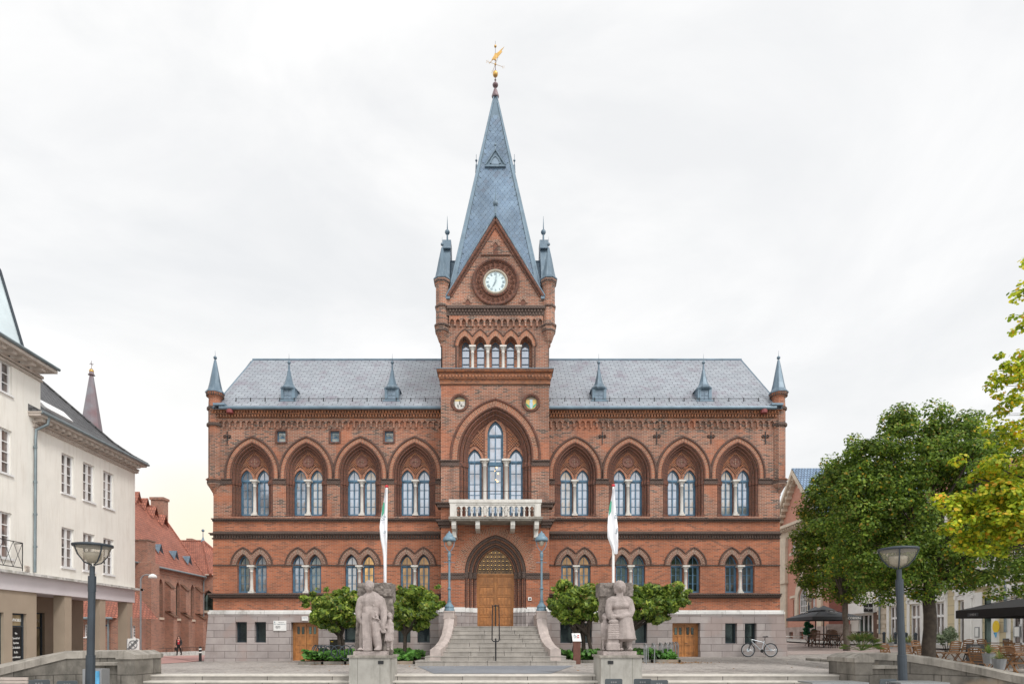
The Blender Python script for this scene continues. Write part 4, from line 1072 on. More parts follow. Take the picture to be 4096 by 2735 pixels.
for u, v, dz in ((1982, 985, .42), (1871, 1212, .18), (2092.5, 1212, .18)):
    x, z = tx(u), tz(v); nd.poly(opening(x, .11, z-dz, z, .165, 6), T-.006, T+.02)
nd.build('niche', m_roll, hall)
gr2 = MB(); 
for zz in range(0): pass
cx_, cz_ = tx(1982), tz(1131)
ck = MB(); ck.poly(circ(cx_, cz_, .50, 40), T-.06, T); clock = ck.build('clock', m_dial, hall)
def torus(mb, r, rr, y, n=48, seg=8): mb.tube([(cx_+r*math.cos(2*PI*t/n), y, cz_+r*math.sin(2*PI*t/n)) for t in range(n+1)], rr, seg, cap=False)
t_ = MB(); torus(t_, .535, .06, T-.07); t_.build('stone_ring', m_stonedisc, clock)
t_ = MB(); torus(t_, .63, .06, T-.06); torus(t_, 1.05, .07, T-.06); torus(t_, .97, .03, T-.03); t_.build('brick_ring', m_roll, clock)
t_ = MB()
for k in range(22):
    a = 2*PI*k/22; mx, mz = cx_+.82*math.cos(a), cz_+.82*math.sin(a)
    t_.tube([(mx+.075*math.cos(j*PI/5), T-.03, mz+.075*math.sin(j*PI/5)) for j in range(11)], .02, 5); t_.cbox((mx, T-.02, mz), .05, .05, .05)
t_.build('rosette_ring', m_roll, clock)
t_ = MB(); t_.ring(cx_, cz_, .93, .93, .69, .69, T-.012, T, n=16)
for j in range(0): pass
t_.poly(circ(cx_, cz_, .94, 40), T-.008, T); t_.build('ring_ground', m_lattice, clock)
NUM = ['XII','I','II','III','IIII','V','VI','VII','VIII','IX','X','XI']
for k, s_ in enumerate(NUM):
    t_ = MB()
    a = PI/2-2*PI*k/12; rr_ = .375; n_ = len(s_); w_ = .026
    rot = Matrix.Translation((cx_, 0, cz_)) @ Matrix.Rotation(-(a-PI/2)*1.0, 4, 'Y')
    t_.xf = rot; xs0 = -(n_-1)*w_*1.25/2*1.3
    for j, ch in enumerate(s_):
        xc = xs0+j*w_*1.6; 
        if ch == 'I': t_.box(xc-.008, xc+.008, T-.075, T-.061, rr_-.05, rr_+.055)
        elif ch == 'V':
            t_.tube([(xc-.02, T-.068, rr_+.055), (xc, T-.068, rr_-.05), (xc+.02, T-.068, rr_+.055)], .007, 4)
        else:
            t_.tube([(xc-.02, T-.068, rr_+.055), (xc+.02, T-.068, rr_-.05)], .008, 4); t_.tube([(xc+.02, T-.066, rr_+.055), (xc-.02, T-.066, rr_-.05)], .006, 4)
    t_.xf = None; t_.build('numeral', m_num, clock)
def hand(ang, L, w_, yy):
    h_ = MB(); h_.xf = Matrix.Translation((cx_, 0, cz_)) @ Matrix.Rotation(R(ang), 4, 'Y')
    h_.poly([(-w_*.6, -.09), (w_*.6, -.09), (w_, L*.45), (w_*.5, L*.8), (0, L), (-w_*.5, L*.8), (-w_, L*.45)], yy, yy+.01); h_.xf = None
    h_.build('clock_hand', m_num, clock)
hand(211, .29, .026, T-.10); hand(9, .42, .018, T-.12)
# ---- spire
CY = T+2.55; apex = Z(385, CY); base = tz(1195); hb = 2.30
spr = MB()
fl_ = [(base, hb+.05), (base+1.2, hb*.885+.0), (apex, .06)]
# square pyramid with a slight flare at the foot
def half(z):
    if z < base+1.2: t = (z-base)/1.2; return (hb+.05)*(1-t)+(hb*.90)*t
    t = (z-base-1.2)/(apex-base-1.2); return hb*.90*(1-t)+.06*t
levels = [base-.25, base, base+.6, base+1.2, apex]
vs = []; fs = []
for z in levels:
    h = half(max(z, base)); vs += [(C0-h, CY-h, z), (C0+h, CY-h, z), (C0+h, CY+h, z), (C0-h, CY+h, z)]
for i in range(len(levels)-1):
    for k in range(4): k2 = (k+1) % 4; fs.append((i*4+k, i*4+k2, (i+1)*4+k2, (i+1)*4+k))
spr.add(vs, fs); spire = spr.build('spire', m_lead, hall)
hx = MB(); rw_h = .172; hwid = .235
for face in range(4):
    rot = Matrix.Translation((C0, CY, 0)) @ Matrix.Rotation(face*PI/2, 4, 'Z'); hx.xf = rot
    z = base+.1; row = 0
    while z < apex-1.3:
        h = half(z); slope_out = (half(z)-half(z+.2))/.2
        lim = h-.10-.012*row*0-.09*min(1, h); x = -math.floor(lim/hwid)*hwid-hwid+(hwid/2 if row % 2 else 0)
        while x < lim+hwid:
            if abs(x) < lim:
                pts = [(x-hwid/2, z+.06), (x-hwid*.25, z-.075), (x+hwid*.25, z-.075), (x+hwid/2, z+.06), (x+hwid*.5, z+.2), (x-hwid*.5, z+.2)]
                vv = []
                for (px, pz) in pts:
                    px = max(-lim-.02, min(lim+.02, px))
                    vv.append((px, -(half(pz))-(.017 if pz < z+.1 else .005), pz))
                hx.add(vv, [(0,1,2,3,4,5)])
            x += hwid
        z += rw_h; row += 1
hx.xf = None; hx.build('hexagonal_slates', m_hex, spire)
hp = MB()
for sx, sy in ((-1,-1),(1,-1),(1,1),(-1,1)):
    pts = [(C0+sx*(half(z)+.0), CY+sy*(half(z)+.0), z) for z in (base, base+.6, base+1.2, apex)]
    hp.tube(pts, .05, 6, taper=[.07,.065,.06,.035])
for face in range(4):
    hp.xf = Matrix.Translation((C0, CY, 0)) @ Matrix.Rotation(face*PI/2, 4, 'Z')
    for sg in (-1, 1):
        zz = [base, base+.6, base+1.2, apex-.4]
        for a, b in zip(zz, zz[1:]):
            wa, wb = .19*clamp(half(a)/.6, .25, 1), .19*clamp(half(b)/.6, .25, 1)
            q4 = [(sg*half(a), -half(a)-.04, a), (sg*(half(a)-wa), -half(a)-.04, a), (sg*(half(b)-wb), -half(b)-.04, b), (sg*half(b), -half(b)-.04, b)]
            hp.add(q4, [(0,1,2,3) if sg < 0 else (0,3,2,1)])
hp.xf = None; hp.build('hip_flashing', m_leadg, spire)
# small triangular lucarnes high on the spire
lz = Z(668, CY-.9)
for face in range(4):
    lc = MB(); lc.xf = Matrix.Translation((C0, CY, 0)) @ Matrix.Rotation(face*PI/2, 4, 'Z'); hh = half(lz)+.10
    lc.box(-.52, .52, -hh-.02, -hh+.3, lz-.05, lz+.04)
    for sg in (-1, 1): lc.tube([(sg*.50, -hh, lz+.03), (0, -hh, lz+.80)], .045, 6)
    lc.poly([(-.48, lz+.04), (.48, lz+.04), (0, lz+.76)], -hh+.02, -hh+.25)
    lc.add([(-.50,-hh,lz+.04),(0,-hh,lz+.8),(0,-hh+.28,lz+.8),(-.50,-hh+.1,lz+.04),(.50,-hh,lz+.04),(.50,-hh+.1,lz+.04)], [(0,1,2,3),(4,5,2,1)])
    lc.tube([(0, -hh, lz+.78), (0, -hh, lz+1.1)], .02, 5); lc.sphere((0, -hh, lz+1.03), .06, 8, 5); lc.tube([(0, -hh, lz+1.08), (0, -hh, lz+1.35)], .01, 4)
    lc.ring(0, lz+.10, .26, .42, .2, .35, -hh-.03, -hh+.02, n=6)
    lco = lc.build('lucarne', m_lead, spire)
    pn = MB(); pn.xf = lc.xf; pn.poly(opening(0, .2, lz+.08, lz+.10, .35, 6), -hh+.0, -hh+.018); pn.xf = None; pn.build('pane', m_glass_luc, lco)
# finials on the four gables
fb = MB(); fb.lathe([(.05,0),(.04,.5),(.035,.52)], 6); fb.smooth = True; fb.sphere((0,0,.62), .13, 10, 7); fb.smooth = False; fb.lathe([(.035,.74),(.02,1.1),(.006,1.45)], 5)
fbm = fb.mesh('gable_finial', m_leadg)
inst(fbm, 'gable_finial', hall, (C0, T-.02, gza+.15), scale=(1,1,1))
# side gables seen edge on, lead clad, with their saddle roofs
for sg in (-1, 1):
    xo, xi = C0+sg*2.68, C0+sg*2.26; za = Z(979, CY); zr_ = Z(1046, CY)
    s_ = MB(); s_.xf = XP(0)
    pts = [(CY-2.0, base-.2), (CY+2.0, base-.2), (CY+.35, za), (CY-.35, za)]
    s_.xf = Matrix(((0,-1,0,max(xo, xi)),(1,0,0,0),(0,0,1,0),(0,0,0,1))); s_.poly(pts, 0, abs(xo-xi)); s_.xf = None
    s_.box(C0+sg*2.685, C0+sg*2.255, CY-.36, CY+.36, za-.02, za+.015)
    for zz in (za-.65, za-1.3): s_.box(C0+sg*2.69, C0+sg*2.25, CY-.75, CY+.75, zz, zz+.02)
    s_.build('side_gable', m_lead, hall)
    r_ = MB(); x2 = C0+sg*.9
    r_.add([(xi, CY-1.9, base-.1), (xi, CY, zr_), (xi, CY+1.9, base-.1), (x2, CY-1.9, base-.1), (x2, CY, zr_), (x2, CY+1.9, base-.1)], [(0,1,4,3),(1,2,5,4)])
    r_.tube([(xi, CY, zr_), (x2, CY, zr_)], .05, 6)
    for k in range(3): xx = xi+(x2-xi)*(.2+.25*k); r_.tube([(xx, CY-1.9, base-.1), (xx, CY, zr_+.01)], .02, 4)
    r_.build('side_gable_roof', m_leadg, hall)
    inst(fbm, 'gable_finial', hall, ((xo+xi)/2+sg*.0, CY, za+.02))
# upper corner turrets
for sx in (-1, 1):
    for sy in (0, 1):
        x = C0+sx*2.52; y_ = T+.12+sy*4.86; r = .31; g = lambda v: tz(v)
        t = MB(); t.lathe([(.03,g(1389)),(.10,g(1380)),(.10,g(1370)),(.17,g(1362)),(.27,g(1338)),(r,g(1330)),(r+.02,g(1312)),(r+.06,g(1308)),(r+.06,g(1298)),(r,g(1296)),(r,g(1232)),(r+.03,g(1230)),(r+.03,g(1226)),(r,g(1224)),(r,g(1145)),(r+.07,g(1132)),(r+.09,g(1120))], 8, (x, y_, 0), PI/8)
        to = t.build('corner_turret', m_up, hall)
        for vv, rr in ((1304, r+.07), (1324, r+.03), (1228, r+.035), (1130, r+.08)): b = MB(); b.lathe([(rr,g(vv+4)),(rr+.012,g(vv)),(rr,g(vv-4))], 8, (x, y_, 0), PI/8); b.build('turret_band', m_dark, to)
        c = MB(); c.lathe([(r+.09,g(1121)),(r+.12,g(1119)),(r+.12,g(1116)),(.34,g(1107)),(.27,g(1080)),(.17,g(1035)),(.04,g(984))], 8, (x, y_, 0), PI/8)
        c.smooth = True; c.sphere((x, y_, g(971)), .075, 10, 6); c.smooth = False; c.lathe([(.012,g(966)),(.003,g(940))], 5, (x, y_, 0))
        c.build('turret_cap', m_lead, to)
# ---- weather vane
vx = C0; zc = lambda v: Z(v, CY)
vm = MB(); vm.lathe([(.17,zc(392)),(.19,zc(388)),(.19,zc(384)),(.09,zc(360)),(.05,zc(356))], 8, (vx, CY, 0)); vm.tube([(vx, CY, zc(358)), (vx, CY, zc(165))], .028, 6, taper=.008)
vm.smooth = True; vm.sphere((vx, CY, zc(341)), .15, 12, 6, .72); vm.sphere((vx, CY, zc(321)), .055, 8, 5, .7); vm.smooth = False
vane = vm.build('weather_vane', m_copper, spire)
g = MB(); g.smooth = True; g.sphere((vx, CY, zc(297)), .135, 14, 8, 1.15); g.sphere((vx, CY, zc(258)), .055, 8, 6); g.sphere((vx, CY, zc(186)), .065, 10, 6); g.sphere((vx+.0, CY, zc(240)), .05, 8, 6); g.smooth = False
for a in (20, 110, 200, 290):
    d = Vector((math.cos(R(a)), math.sin(R(a)), 0)); g.tube([(vx, CY, zc(258)), Vector((vx, CY, zc(258)))+d*.40], .010, 4)
    e = Vector((vx, CY, zc(258)))+d*.44
    g.tube([e+Vector((-.04,0,-.07)), e+Vector((-.04,0,.07)), e+Vector((.04,0,-.07)), e+Vector((.04,0,.07))], .009, 4)
g.poly([(vx-.19, zc(240)), (vx-.06, zc(222)), (vx-.03, zc(214)), (vx+.08, zc(214)), (vx+.46, zc(188)), (vx+.30, zc(206)), (vx+.36, zc(208)), (vx+.04, zc(236)), (vx-.08, zc(240))], CY-.012, CY+.012)
g.tube([(vx-.1, CY, zc(238)), (vx-.32, CY, zc(255))], .014, 5)
g.build('gilded_vane', m_gold, vane)
# ================================================================ entrance stair (fixed to the building)
stp = MB(); YS = 25.65
def ground(x, y):
    return ground0(x, y)-.34*clamp((x-11.2)/3)*clamp((29-y)/4)*clamp((y-10)/4)
def ground0(x, y):
    if y <= 17.9: return -.13-(17.9-y)*.085
    fac = -.035+.0096*clamp(x, -30, 30)
    if y <= 29.3: t = (y-17.9)/11.4; return -.13*(1-t)+fac*t
    return fac+(min(y, 90)-29.3)*(.0075+.0205*clamp(x/21, -1, 1))
for i in range(9):
    z = 1.47-.173*i; y0 = YS-.345*i; w_ = 1.79+.055*i if i < 7 else (2.74 if i == 7 else 3.08)
    xx = C0-w_; rs = random.Random(i*7+3)
    while xx < C0+w_-.02:
        x2 = xx+rs.uniform(.95, 1.7)
        if C0+w_-x2 < .5: x2 = C0+w_
        stp.box(xx+.007, x2-.007, y0, (T+.75 if i == 0 else y0+.36 if i < 7 else y0+1.6), z-.173-(.3 if i == 8 else .004), z)
        stp.box(xx+.007, x2-.007, y0-.02, y0+.3, z-.028, z+.002); xx = x2
stp.box(C0-1.7, C0+1.7, YS+.3, T+.8, -.3, 1.2)
stp.build('entrance_stair', m_block, hall)
for sg in (-1, 1):
    s_ = MB()
    path = [(YS+.05, 1.97, 1.86), (YS-.25, 1.99, 1.52), (YS-.7, 2.03, 1.15), (YS-1.25, 2.10, .88), (YS-1.8, 2.20, .69), (YS-2.42, 2.33, .55)]
    vs = []; fs = []; hw_ = .205
    for (y_, xc, z_) in path: vs += [(C0+sg*(xc-hw_), y_, -.3), (C0+sg*(xc+hw_), y_, -.3), (C0+sg*(xc+hw_), y_, z_-.04), (C0+sg*(xc+hw_*.0), y_, z_+.03), (C0+sg*(xc-hw_), y_, z_-.04)]
    for i in range(len(path)-1):
        for k in range(5): k2 = (k+1) % 5; fs.append((i*5+k, i*5+k2, (i+1)*5+k2, (i+1)*5+k))
    m_ = (len(path)-1)*5; fs.append((m_+4, m_+3, m_+2, m_+1, m_)); fs.append((0,1,2,3,4))
    s_.add(vs, fs); s_.build('stair_wall', m_pink, hall)
    nw = MB(); xn = C0+sg*1.99
    nw.box(xn-.225, xn+.225, YS+.02, YS+.48, -.3, 2.07); nw.box(xn-.25, xn+.25, YS-.01, YS+.51, 1.80, 1.84); nw.box(xn-.24, xn+.24, YS, YS+.5, 2.07, 2.13)
    nw.box(xn-.19, xn+.19, YS+.48, T-.1, -.3, 2.02)
    nw.build('newel_pier', m_pink, hall)
hr = MB(); yb = YS-.345*8.2
hr.tube([(C0+.01, yb+.1, .0), (C0+.01, yb+.1, .95)], .028, 8); hr.tube([(C0+.01, YS+.1, 1.47), (C0+.01, YS+.1, 2.4)], .028, 8)
pts = [(C0+.01, yb+.1, .93), (C0+.01, YS-.2, 2.2), (C0+.01, YS+.1, 2.36)]
for dx in (-.13, .15): hr.tube([(C0+dx, yb+.0, .90), (C0+dx, YS-.2, 2.24), (C0+dx, YS+.35, 2.36)], .024, 8)
hr.tube([(C0-.13, yb+.0, .90), (C0-.08, yb-.08, .83), (C0+.1, yb-.08, .83), (C0+.15, yb, .90)], .024, 8)
hr.tube([(C0-.13, YS+.35, 2.36), (C0+.15, YS+.35, 2.36)], .024, 8)
hr.build('handrail', m_iron, hall)
# ================================================================ GROUND
def sheet(name, xs, ys, zf, mat, skip=None):
    mb = MB(); nx = len(xs)
    mb.add([(x, y, zf(x, y)) for y in ys for x in xs], [(j*nx+i, j*nx+i+1, (j+1)*nx+i+1, (j+1)*nx+i) for j in range(len(ys)-1) for i in range(nx-1)
            if not (skip and skip((xs[i]+xs[i+1])/2, (ys[j]+ys[j+1])/2))])
    for f_i in range(len(mb.sm)): mb.sm[f_i] = True
    return tag(mb.build(name, mat), kind='structure')
xs = [-2500,-800,-300,-120,-80,-60,-50,-45,-40,-36,-33,-30,-27,-24,-21,-18,-16,-14.5,-13,-11,-10,-7,-4.2,0,4.2,7,10,11,13,14.5,16,18,21,24,27,30,33,36,40,45,50,60,80,120,300,800,2500]
ys = [-300,-100,-40,-20,-5,0,5,10,12,14,16,17.9,19,21,23,25,27,29.3,31,34,38,42,47,53,60,70,90,150,400,1000,3000]
sheet('ground', xs, ys, ground, m_cob, skip=lambda x, y: abs(x) < 14.5 and y < 17.9)
sheet('lower_plaza', [-14.6, 14.6], [-301, 17.9], lambda x, y: -.73, m_cob)
def strip(name, pts, mat, dz=.004, n=8):
    """a road or pavement laid on the ground: quad given by 4 corners, subdivided"""
    mb = MB(); a, b, c, d = [Vector((p[0], p[1])) for p in pts]; vs = []
    for j in range(n+1):
        for i in range(n+1):
            p = (a*(1-i/n)+b*(i/n))*(1-j/n)+(d*(1-i/n)+c*(i/n))*(j/n); vs.append((p.x, p.y, ground(p.x, p.y)+dz))
    mb.add(vs, [(j*(n+1)+i, j*(n+1)+i+1, (j+1)*(n+1)+i+1, (j+1)*(n+1)+i) for j in range(n) for i in range(n)])
    return tag(mb.build(name, mat), kind='structure')
strip('road', [(-29.2, 52.5), (-14.6, 29.0), (-14.45, 46), (-29.2, 95)], m_road, .03, 12)
strip('road', [(-22, 30.0), (-14.6, 26.2), (-14.4, 29.1), (-29, 52.6)], m_road, .012, 14)
strip('pavement', [(-31.2, 50), (-29.2, 50), (-29.2, 95), (-31.2, 95)], m_pave, .11, 14)
strip('pavement', [(-18.7, 12), (-17.2, 12), (-18.3, 33), (-21, 33)], m_pave, .05, 10)
kb_ = MB()
for i in range(14):
    y0, y1 = 50+i*3.2, 50+(i+1)*3.2-.02; z = ground(-29.2, (y0+y1)/2); kb_.box(-29.22, -29.08, y0, y1, z-.2, z+.115)
tag(kb_.build('kerb', m_edge), kind='structure')
strip('street', [(14.4, 30.0), (27.6, 33.5), (27.6, 90), (14.4, 90)], m_street, .012, 16)
strip('pavement', [(24.6, 33), (27.65, 33), (27.65, 47), (24.6, 47)], m_pave, .10, 10)
strip('pavement', [(22.6, 40), (26.1, 40), (26.1, 90), (22.6, 90)], m_pave, .11, 14)
kb_ = MB()
for i in range(12):
    y0, y1 = 36+i*2.4, 36+(i+1)*2.4-.02; x = 24.55-(.2*i if i < 10 else 2); z = ground(x, (y0+y1)/2); kb_.box(x-.12, x+.04, y0, y1, z-.2, z+.12)
tag(kb_.build('kerb', m_edge), kind='structure')
kc = MB()   # rounded island at the right corner of the hall
pts = [(14.3,27.6),(15.2,26.9),(16.1,26.75),(16.9,27.0),(17.2,27.5)]
for i in range(len(pts)-1):
    (xa_, ya_), (xb_, yb_) = pts[i], pts[i+1]; kc.tube([(xa_, ya_, ground(xa_, ya_)+.03), (xb_, yb_, ground(xb_, yb_)+.03)], .09, 6)
tag(kc.build('kerb', m_wallst), kind='structure')
strip('slate_paving', [(X(1735, 18.1), 18.1), (X(2203, 18.1), 18.1), (2.95, 22.5), (-2.9, 22.5)], m_slatep, .012, 6)
# terrace steps down to the lower plaza
ts = MB(); te = MB()
for i in range(5):
    z = -.13-.155*i; y1 = 17.9-.38*i
    ts.box(-10.05, 10.1, y1-.38 if i < 4 else y1-.3, y1+.05 if i else 18.3, z-.155-.002, z-.035 if i else z-.035)
    te.box(-10.06, 10.11, y1-.405+.0, y1+(.0 if i else .35), z-.035, z+.004)
ts.box(-10.0, 10.0, 16.1, 18.2, -1.2, -.80)
te_o = thing('terrace_steps', 'long worn granite steps with pale edges along the front of the square', 'steps', (0, 17.0, -.73)); te_o['kind'] = 'structure'; del te_o['category']
te_o.name = 'terrace_steps'
ts.build('step_riser', m_step, te_o); te.build('step_tread', m_edge, te_o)
# ================================================================ generic facade windows
def casement(parent, xf, x0, x1, z0, z1, rows, y=.12, name='window', frame=None, glass=None, cols=2, fw=.055, sill=True, trim=None):
    frame = frame or m_wwin; glass = glass or m_glass_cafe
    f = MB(); f.xf = xf
    f.box(x0, x0+fw, y-.03, y+.06, z0, z1); f.box(x1-fw, x1, y-.03, y+.06, z0, z1); f.box(x0+fw, x1-fw, y-.03, y+.06, z1-fw, z1); f.box(x0+fw, x1-fw, y-.03, y+.06, z0, z0+fw)
    for c in range(1, cols): xm = x0+(x1-x0)*c/cols; f.box(xm-.045, xm+.045, y-.04, y+.05, z0+fw, z1-fw)
    for r_ in range(1, rows): z = z0+fw+(z1-z0-2*fw)*r_/rows; f.box(x0+fw, x1-fw, y-.01, y+.03, z-.018, z+.018)
    if sill: f.box(x0-.05, x1+.05, -.06, y-.03, z0-.07, z0)
    wo = f.build(name, frame, parent)
    p = MB(); p.xf = xf; p.box(x0+.01, x1-.01, y+.03, y+.04, z0+.01, z1-.01); p.build('pane', glass, wo)
    c = MB(); c.xf = xf      # curtains behind the glass
    return wo
def modillions(mb, x0, x1, z0, z1, depth, p=.42, w_=.16):
    n = int((x1-x0)/p)
    for i in range(n): x = x0+p*(i+.5); mb.box(x-w_/2, x+w_/2, -depth, 0, z0, z1)
# ================================================================ LEFT BUILDING (cream arcade house)
XLB = -18.6
cre = thing('arcade_house', 'cream rendered house with ground floor arcade and dark tiled hipped roof', 'building', (XLB, 22, -.4))
xf = XP(XLB)
YE = 31.0; YT2 = 24.55; YN = 8.0
wall = MB(); wall.xf = xf; holes = []
cols_up = [(25.75, 26.52), (27.10, 27.88), (28.50, 29.28)]
cols_tall = [(22.25, 23.10), (20.3, 21.15), (18.3, 19.15), (15.5, 16.4), (12.5, 13.4)]
ws = []
for a, b in cols_up:
    ws += [(a, b, 7.22, 8.93, 4), (a, b, 4.03, 5.74, 4)]
for a, b in cols_tall: ws += [(a, b, 7.22, 8.90, 4), (a, b, 4.0 if a > 22 else 4.0, 5.74, 4), (a, b, 10.27, 11.45, 3)]
for a, b, z0, z1, r_ in ws: holes.append(rect(a, b, z0, z1))
wall.plate([(YN, 3.45), (YE, 3.45), (YE, 9.75), (YT2, 9.75), (YT2, 11.7), (YN, 11.7)], holes, 0, .16)
wall.xf = None
# end walls facing the square's far side and the raised part's return
wall.add([(XLB, YE, 3.45), (XLB-12, YE, 3.45), (XLB-12, YE, 9.75), (XLB, YE, 9.75)], [(0,1,2,3)])
wall.add([(XLB, YT2, 9.6), (XLB-12, YT2, 9.6), (XLB-12, YT2, 11.7), (XLB, YT2, 11.7)], [(0,1,2,3)])
wall.build('wall', m_cream, cre)
for a, b, z0, z1, r_ in ws: casement(cre, xf, a, b, z0, z1, r_, glass=m_glass_cafe)
# cornice of the lower part, with its end return
co = MB(); co.xf = xf
y0, y1 = 23.9, YE
co.box(y0+.25, y1+.05, -.08, 0, 9.46, 9.62); co.box(y0+.2, y1+.12, -.16, 0, 9.62, 9.68); co.box(y0, y1-.001, -.50, 0, 9.82, 9.93); co.box(y0-.03, y1+.25, -.56, 0, 9.931, 9.98)
for i in range(58): x = y0+.3+i*.127; co.box(x, x+.07, -.11, 0, 9.50, 9.58) if x < y1 else None
co.xf = XP(XLB); modillions(co, y0+.2, y1+.2, 9.68, 9.82, .38, .36, .17)
co.xf = None
co.box(XLB-11, XLB+.50, YE, YE+.2, 9.82, 9.93); co.box(XLB-11, XLB+.12, YE, YE+.12, 9.5, 9.68)
co.build('cornice', m_corn, cre)
gt = MB(); gt.tube([(XLB+.56, y0-.02, 9.96), (XLB+.56, YE+.27, 9.96)], .06, 8); gt.tube([(XLB+.56, YE+.25, 9.96), (XLB-10, YE+.25, 9.96)], .06, 8)
gt.tube([(XLB+.5, 24.35, 9.9), (XLB+.45, 24.35, 9.62), (XLB+.10, 24.2, 9.35), (XLB+.09, 24.18, 9.0), (XLB+.09, 24.14, 3.6)], .055, 8)
for z in (8.6, 7.2, 5.9, 4.6): gt.tube([(XLB+.09, 24.16, z), (XLB+.09, 24.16, z+.08)], .072, 8)
gt.build('gutter_pipe', m_zinc, cre)
# dark tiled hipped roof with a bell-cast foot
rf = MB(); ex, ee, ez2 = XLB+.52, YE+.24, 10.0
prof = [(0, 0), (.5, .28), (1.1, .75), (5.6, 5.6)]
for i in range(3):
    (d0, h0), (d1, h1) = prof[i], prof[i+1]
    rf.add([(ex-d0, 23.9, ez2+h0), (ex-d0, ee-d0, ez2+h0), (ex-d1, ee-d1, ez2+h1), (ex-d1, 23.9, ez2+h1)], [(0,1,2,3)])
    rf.add([(ex-d0, ee-d0, ez2+h0), (-30+d0*0, ee-d0, ez2+h0), (-30, ee-d1, ez2+h1), (ex-d1, ee-d1, ez2+h1)], [(0,1,2,3)])
rf.add([(ex-d0, 23.9, ez2+h0) for d0, h0 in prof]+[(ex-5.6, 23.9, ez2)], [(0,4,3,2,1)])
roof2 = rf.build('roof', m_pant, cre)
hp = MB(); hp.tube([(ex-d, ee-d, ez2+h) for d, h in prof], .08, 6); hp.build('hip_tiles', m_pant, roof2)
# skylight on the slope
def onroof(y, d):  # point on the tiled slope facing the square
    for (d0, h0), (d1, h1) in zip(prof, prof[1:]):
        if d <= d1: return Vector((ex-d, y, ez2+h0+(h1-h0)*(d-d0)/(d1-d0)))
nrm = Vector((1, 0, 1)).normalized()*.09
sk_ = MB(); a, b, c, d_ = [onroof(y, q)+nrm for y, q in ((25.35, .95), (27.0, .95), (27.0, 1.40), (25.35, 1.40))]
sk_.add([a, b, c, d_]+[p-nrm*1.4 for p in (a, b, c, d_)], [(0,1,2,3), (0,4,5,1), (1,5,6,2), (2,6,7,3), (3,7,4,0)])
sko = sk_.build('skylight', m_wwin, roof2)
sk_ = MB(); cen = (a+b+c+d_)/4; sk_.add([cen+(p-cen)*.78+nrm*.1 for p in (a, b, c, d_)], [(0,1,2,3)]); sk_.build('skylight_pane', m_glass_up, sko) if False else None
# taller part: cornice, roof and glazed dormer
co = MB(); co.xf = xf; x0_, x1_ = YN, YT2
co.box(x0_, x1_+.05, -.07, 0, 11.42, 11.50); co.box(x0_, x1_+.06, -.10, 0, 11.56, 11.66); co.box(x0_, x1_, -.62, 0, 11.80, 11.92)
modillions(co, x0_, x1_, 11.66, 11.80, .48, .48, .2); co.xf = None
co.box(XLB-11, XLB+.62, YT2+.001, YT2+.12, 11.80, 11.92); co.build('cornice', m_corn, cre)
gt = MB(); gt.tube([(XLB+.66, YN, 11.98), (XLB+.66, YT2+.16, 11.98)], .065, 8); gt.build('gutter', m_zinc, cre)
rf = MB()
rf.add([(XLB+.6, YN, 11.95), (XLB+.6, YT2+.15, 11.95), (XLB-.5, YT2-.6, 12.7), (XLB-.5, YN, 12.7)], [(0,1,2,3)])
rf.add([(XLB+.6, YT2+.15, 11.95), (XLB-11, YT2+.15, 11.95), (XLB-11, YT2-.6, 12.7), (XLB-.5, YT2-.6, 12.7)], [(0,1,2,3)])
rf.add([(XLB-.5, YN, 12.7), (XLB-.5, YT2-.6, 12.7), (XLB-3.4, YT2-2.4, 16.4), (XLB-3.4, YN, 16.4)], [(0,1,2,3)])
rf.add([(XLB-.5, YT2-.6, 12.7), (XLB-11, YT2-.6, 12.7), (XLB-11, YT2-2.4, 16.4), (XLB-3.4, YT2-2.4, 16.4)], [(0,1,2,3)])
roof3 = rf.build('roof', m_pant, cre)
# glazed dormer: sloping glass front with dark frames
gfr = MB(); gp = MB(); A = [(XLB+.25, 23.35, 12.15), (XLB-.35, 22.95, 15.0), (XLB-.8, 22.65, 15.6)]; yn = 17.0
for q0, q1 in zip(A, A[1:]):
    gfr.tube([q0, q1], .07, 6)
    for yy in (21.2, 19.4, 17.6): gfr.tube([(q0[0], yy, q0[2]), (q1[0], yy, q1[2])], .05, 6)
for q_ in A: gfr.tube([q_, (q_[0], yn, q_[2])], .06, 6)
gfr.tube([A[0], (XLB-.6, 23.3, 12.7)], .06, 6); gfr.tube([A[2], (XLB-3, 22.4, 15.9)], .06, 6)
for q0, q1 in zip(A, A[1:]): gp.add([(q0[0], q0[1], q0[2]), (q1[0], q1[1], q1[2]), (q1[0], yn, q1[2]), (q0[0], yn, q0[2])], [(0,3,2,1)])
gp.add([A[0], A[1], A[2], (XLB-3, 22.4, 15.9), (XLB-3, 22.9, 14.4), (XLB-.8, 23.3, 12.7)], [(0,1,2,3,4,5)])
gdo = gfr.build('glazed_dormer', m_lamp, cre); gp.build('pane', M('pale_glass', (.72,.82,.85), .12, .3, .12, .8), gdo)
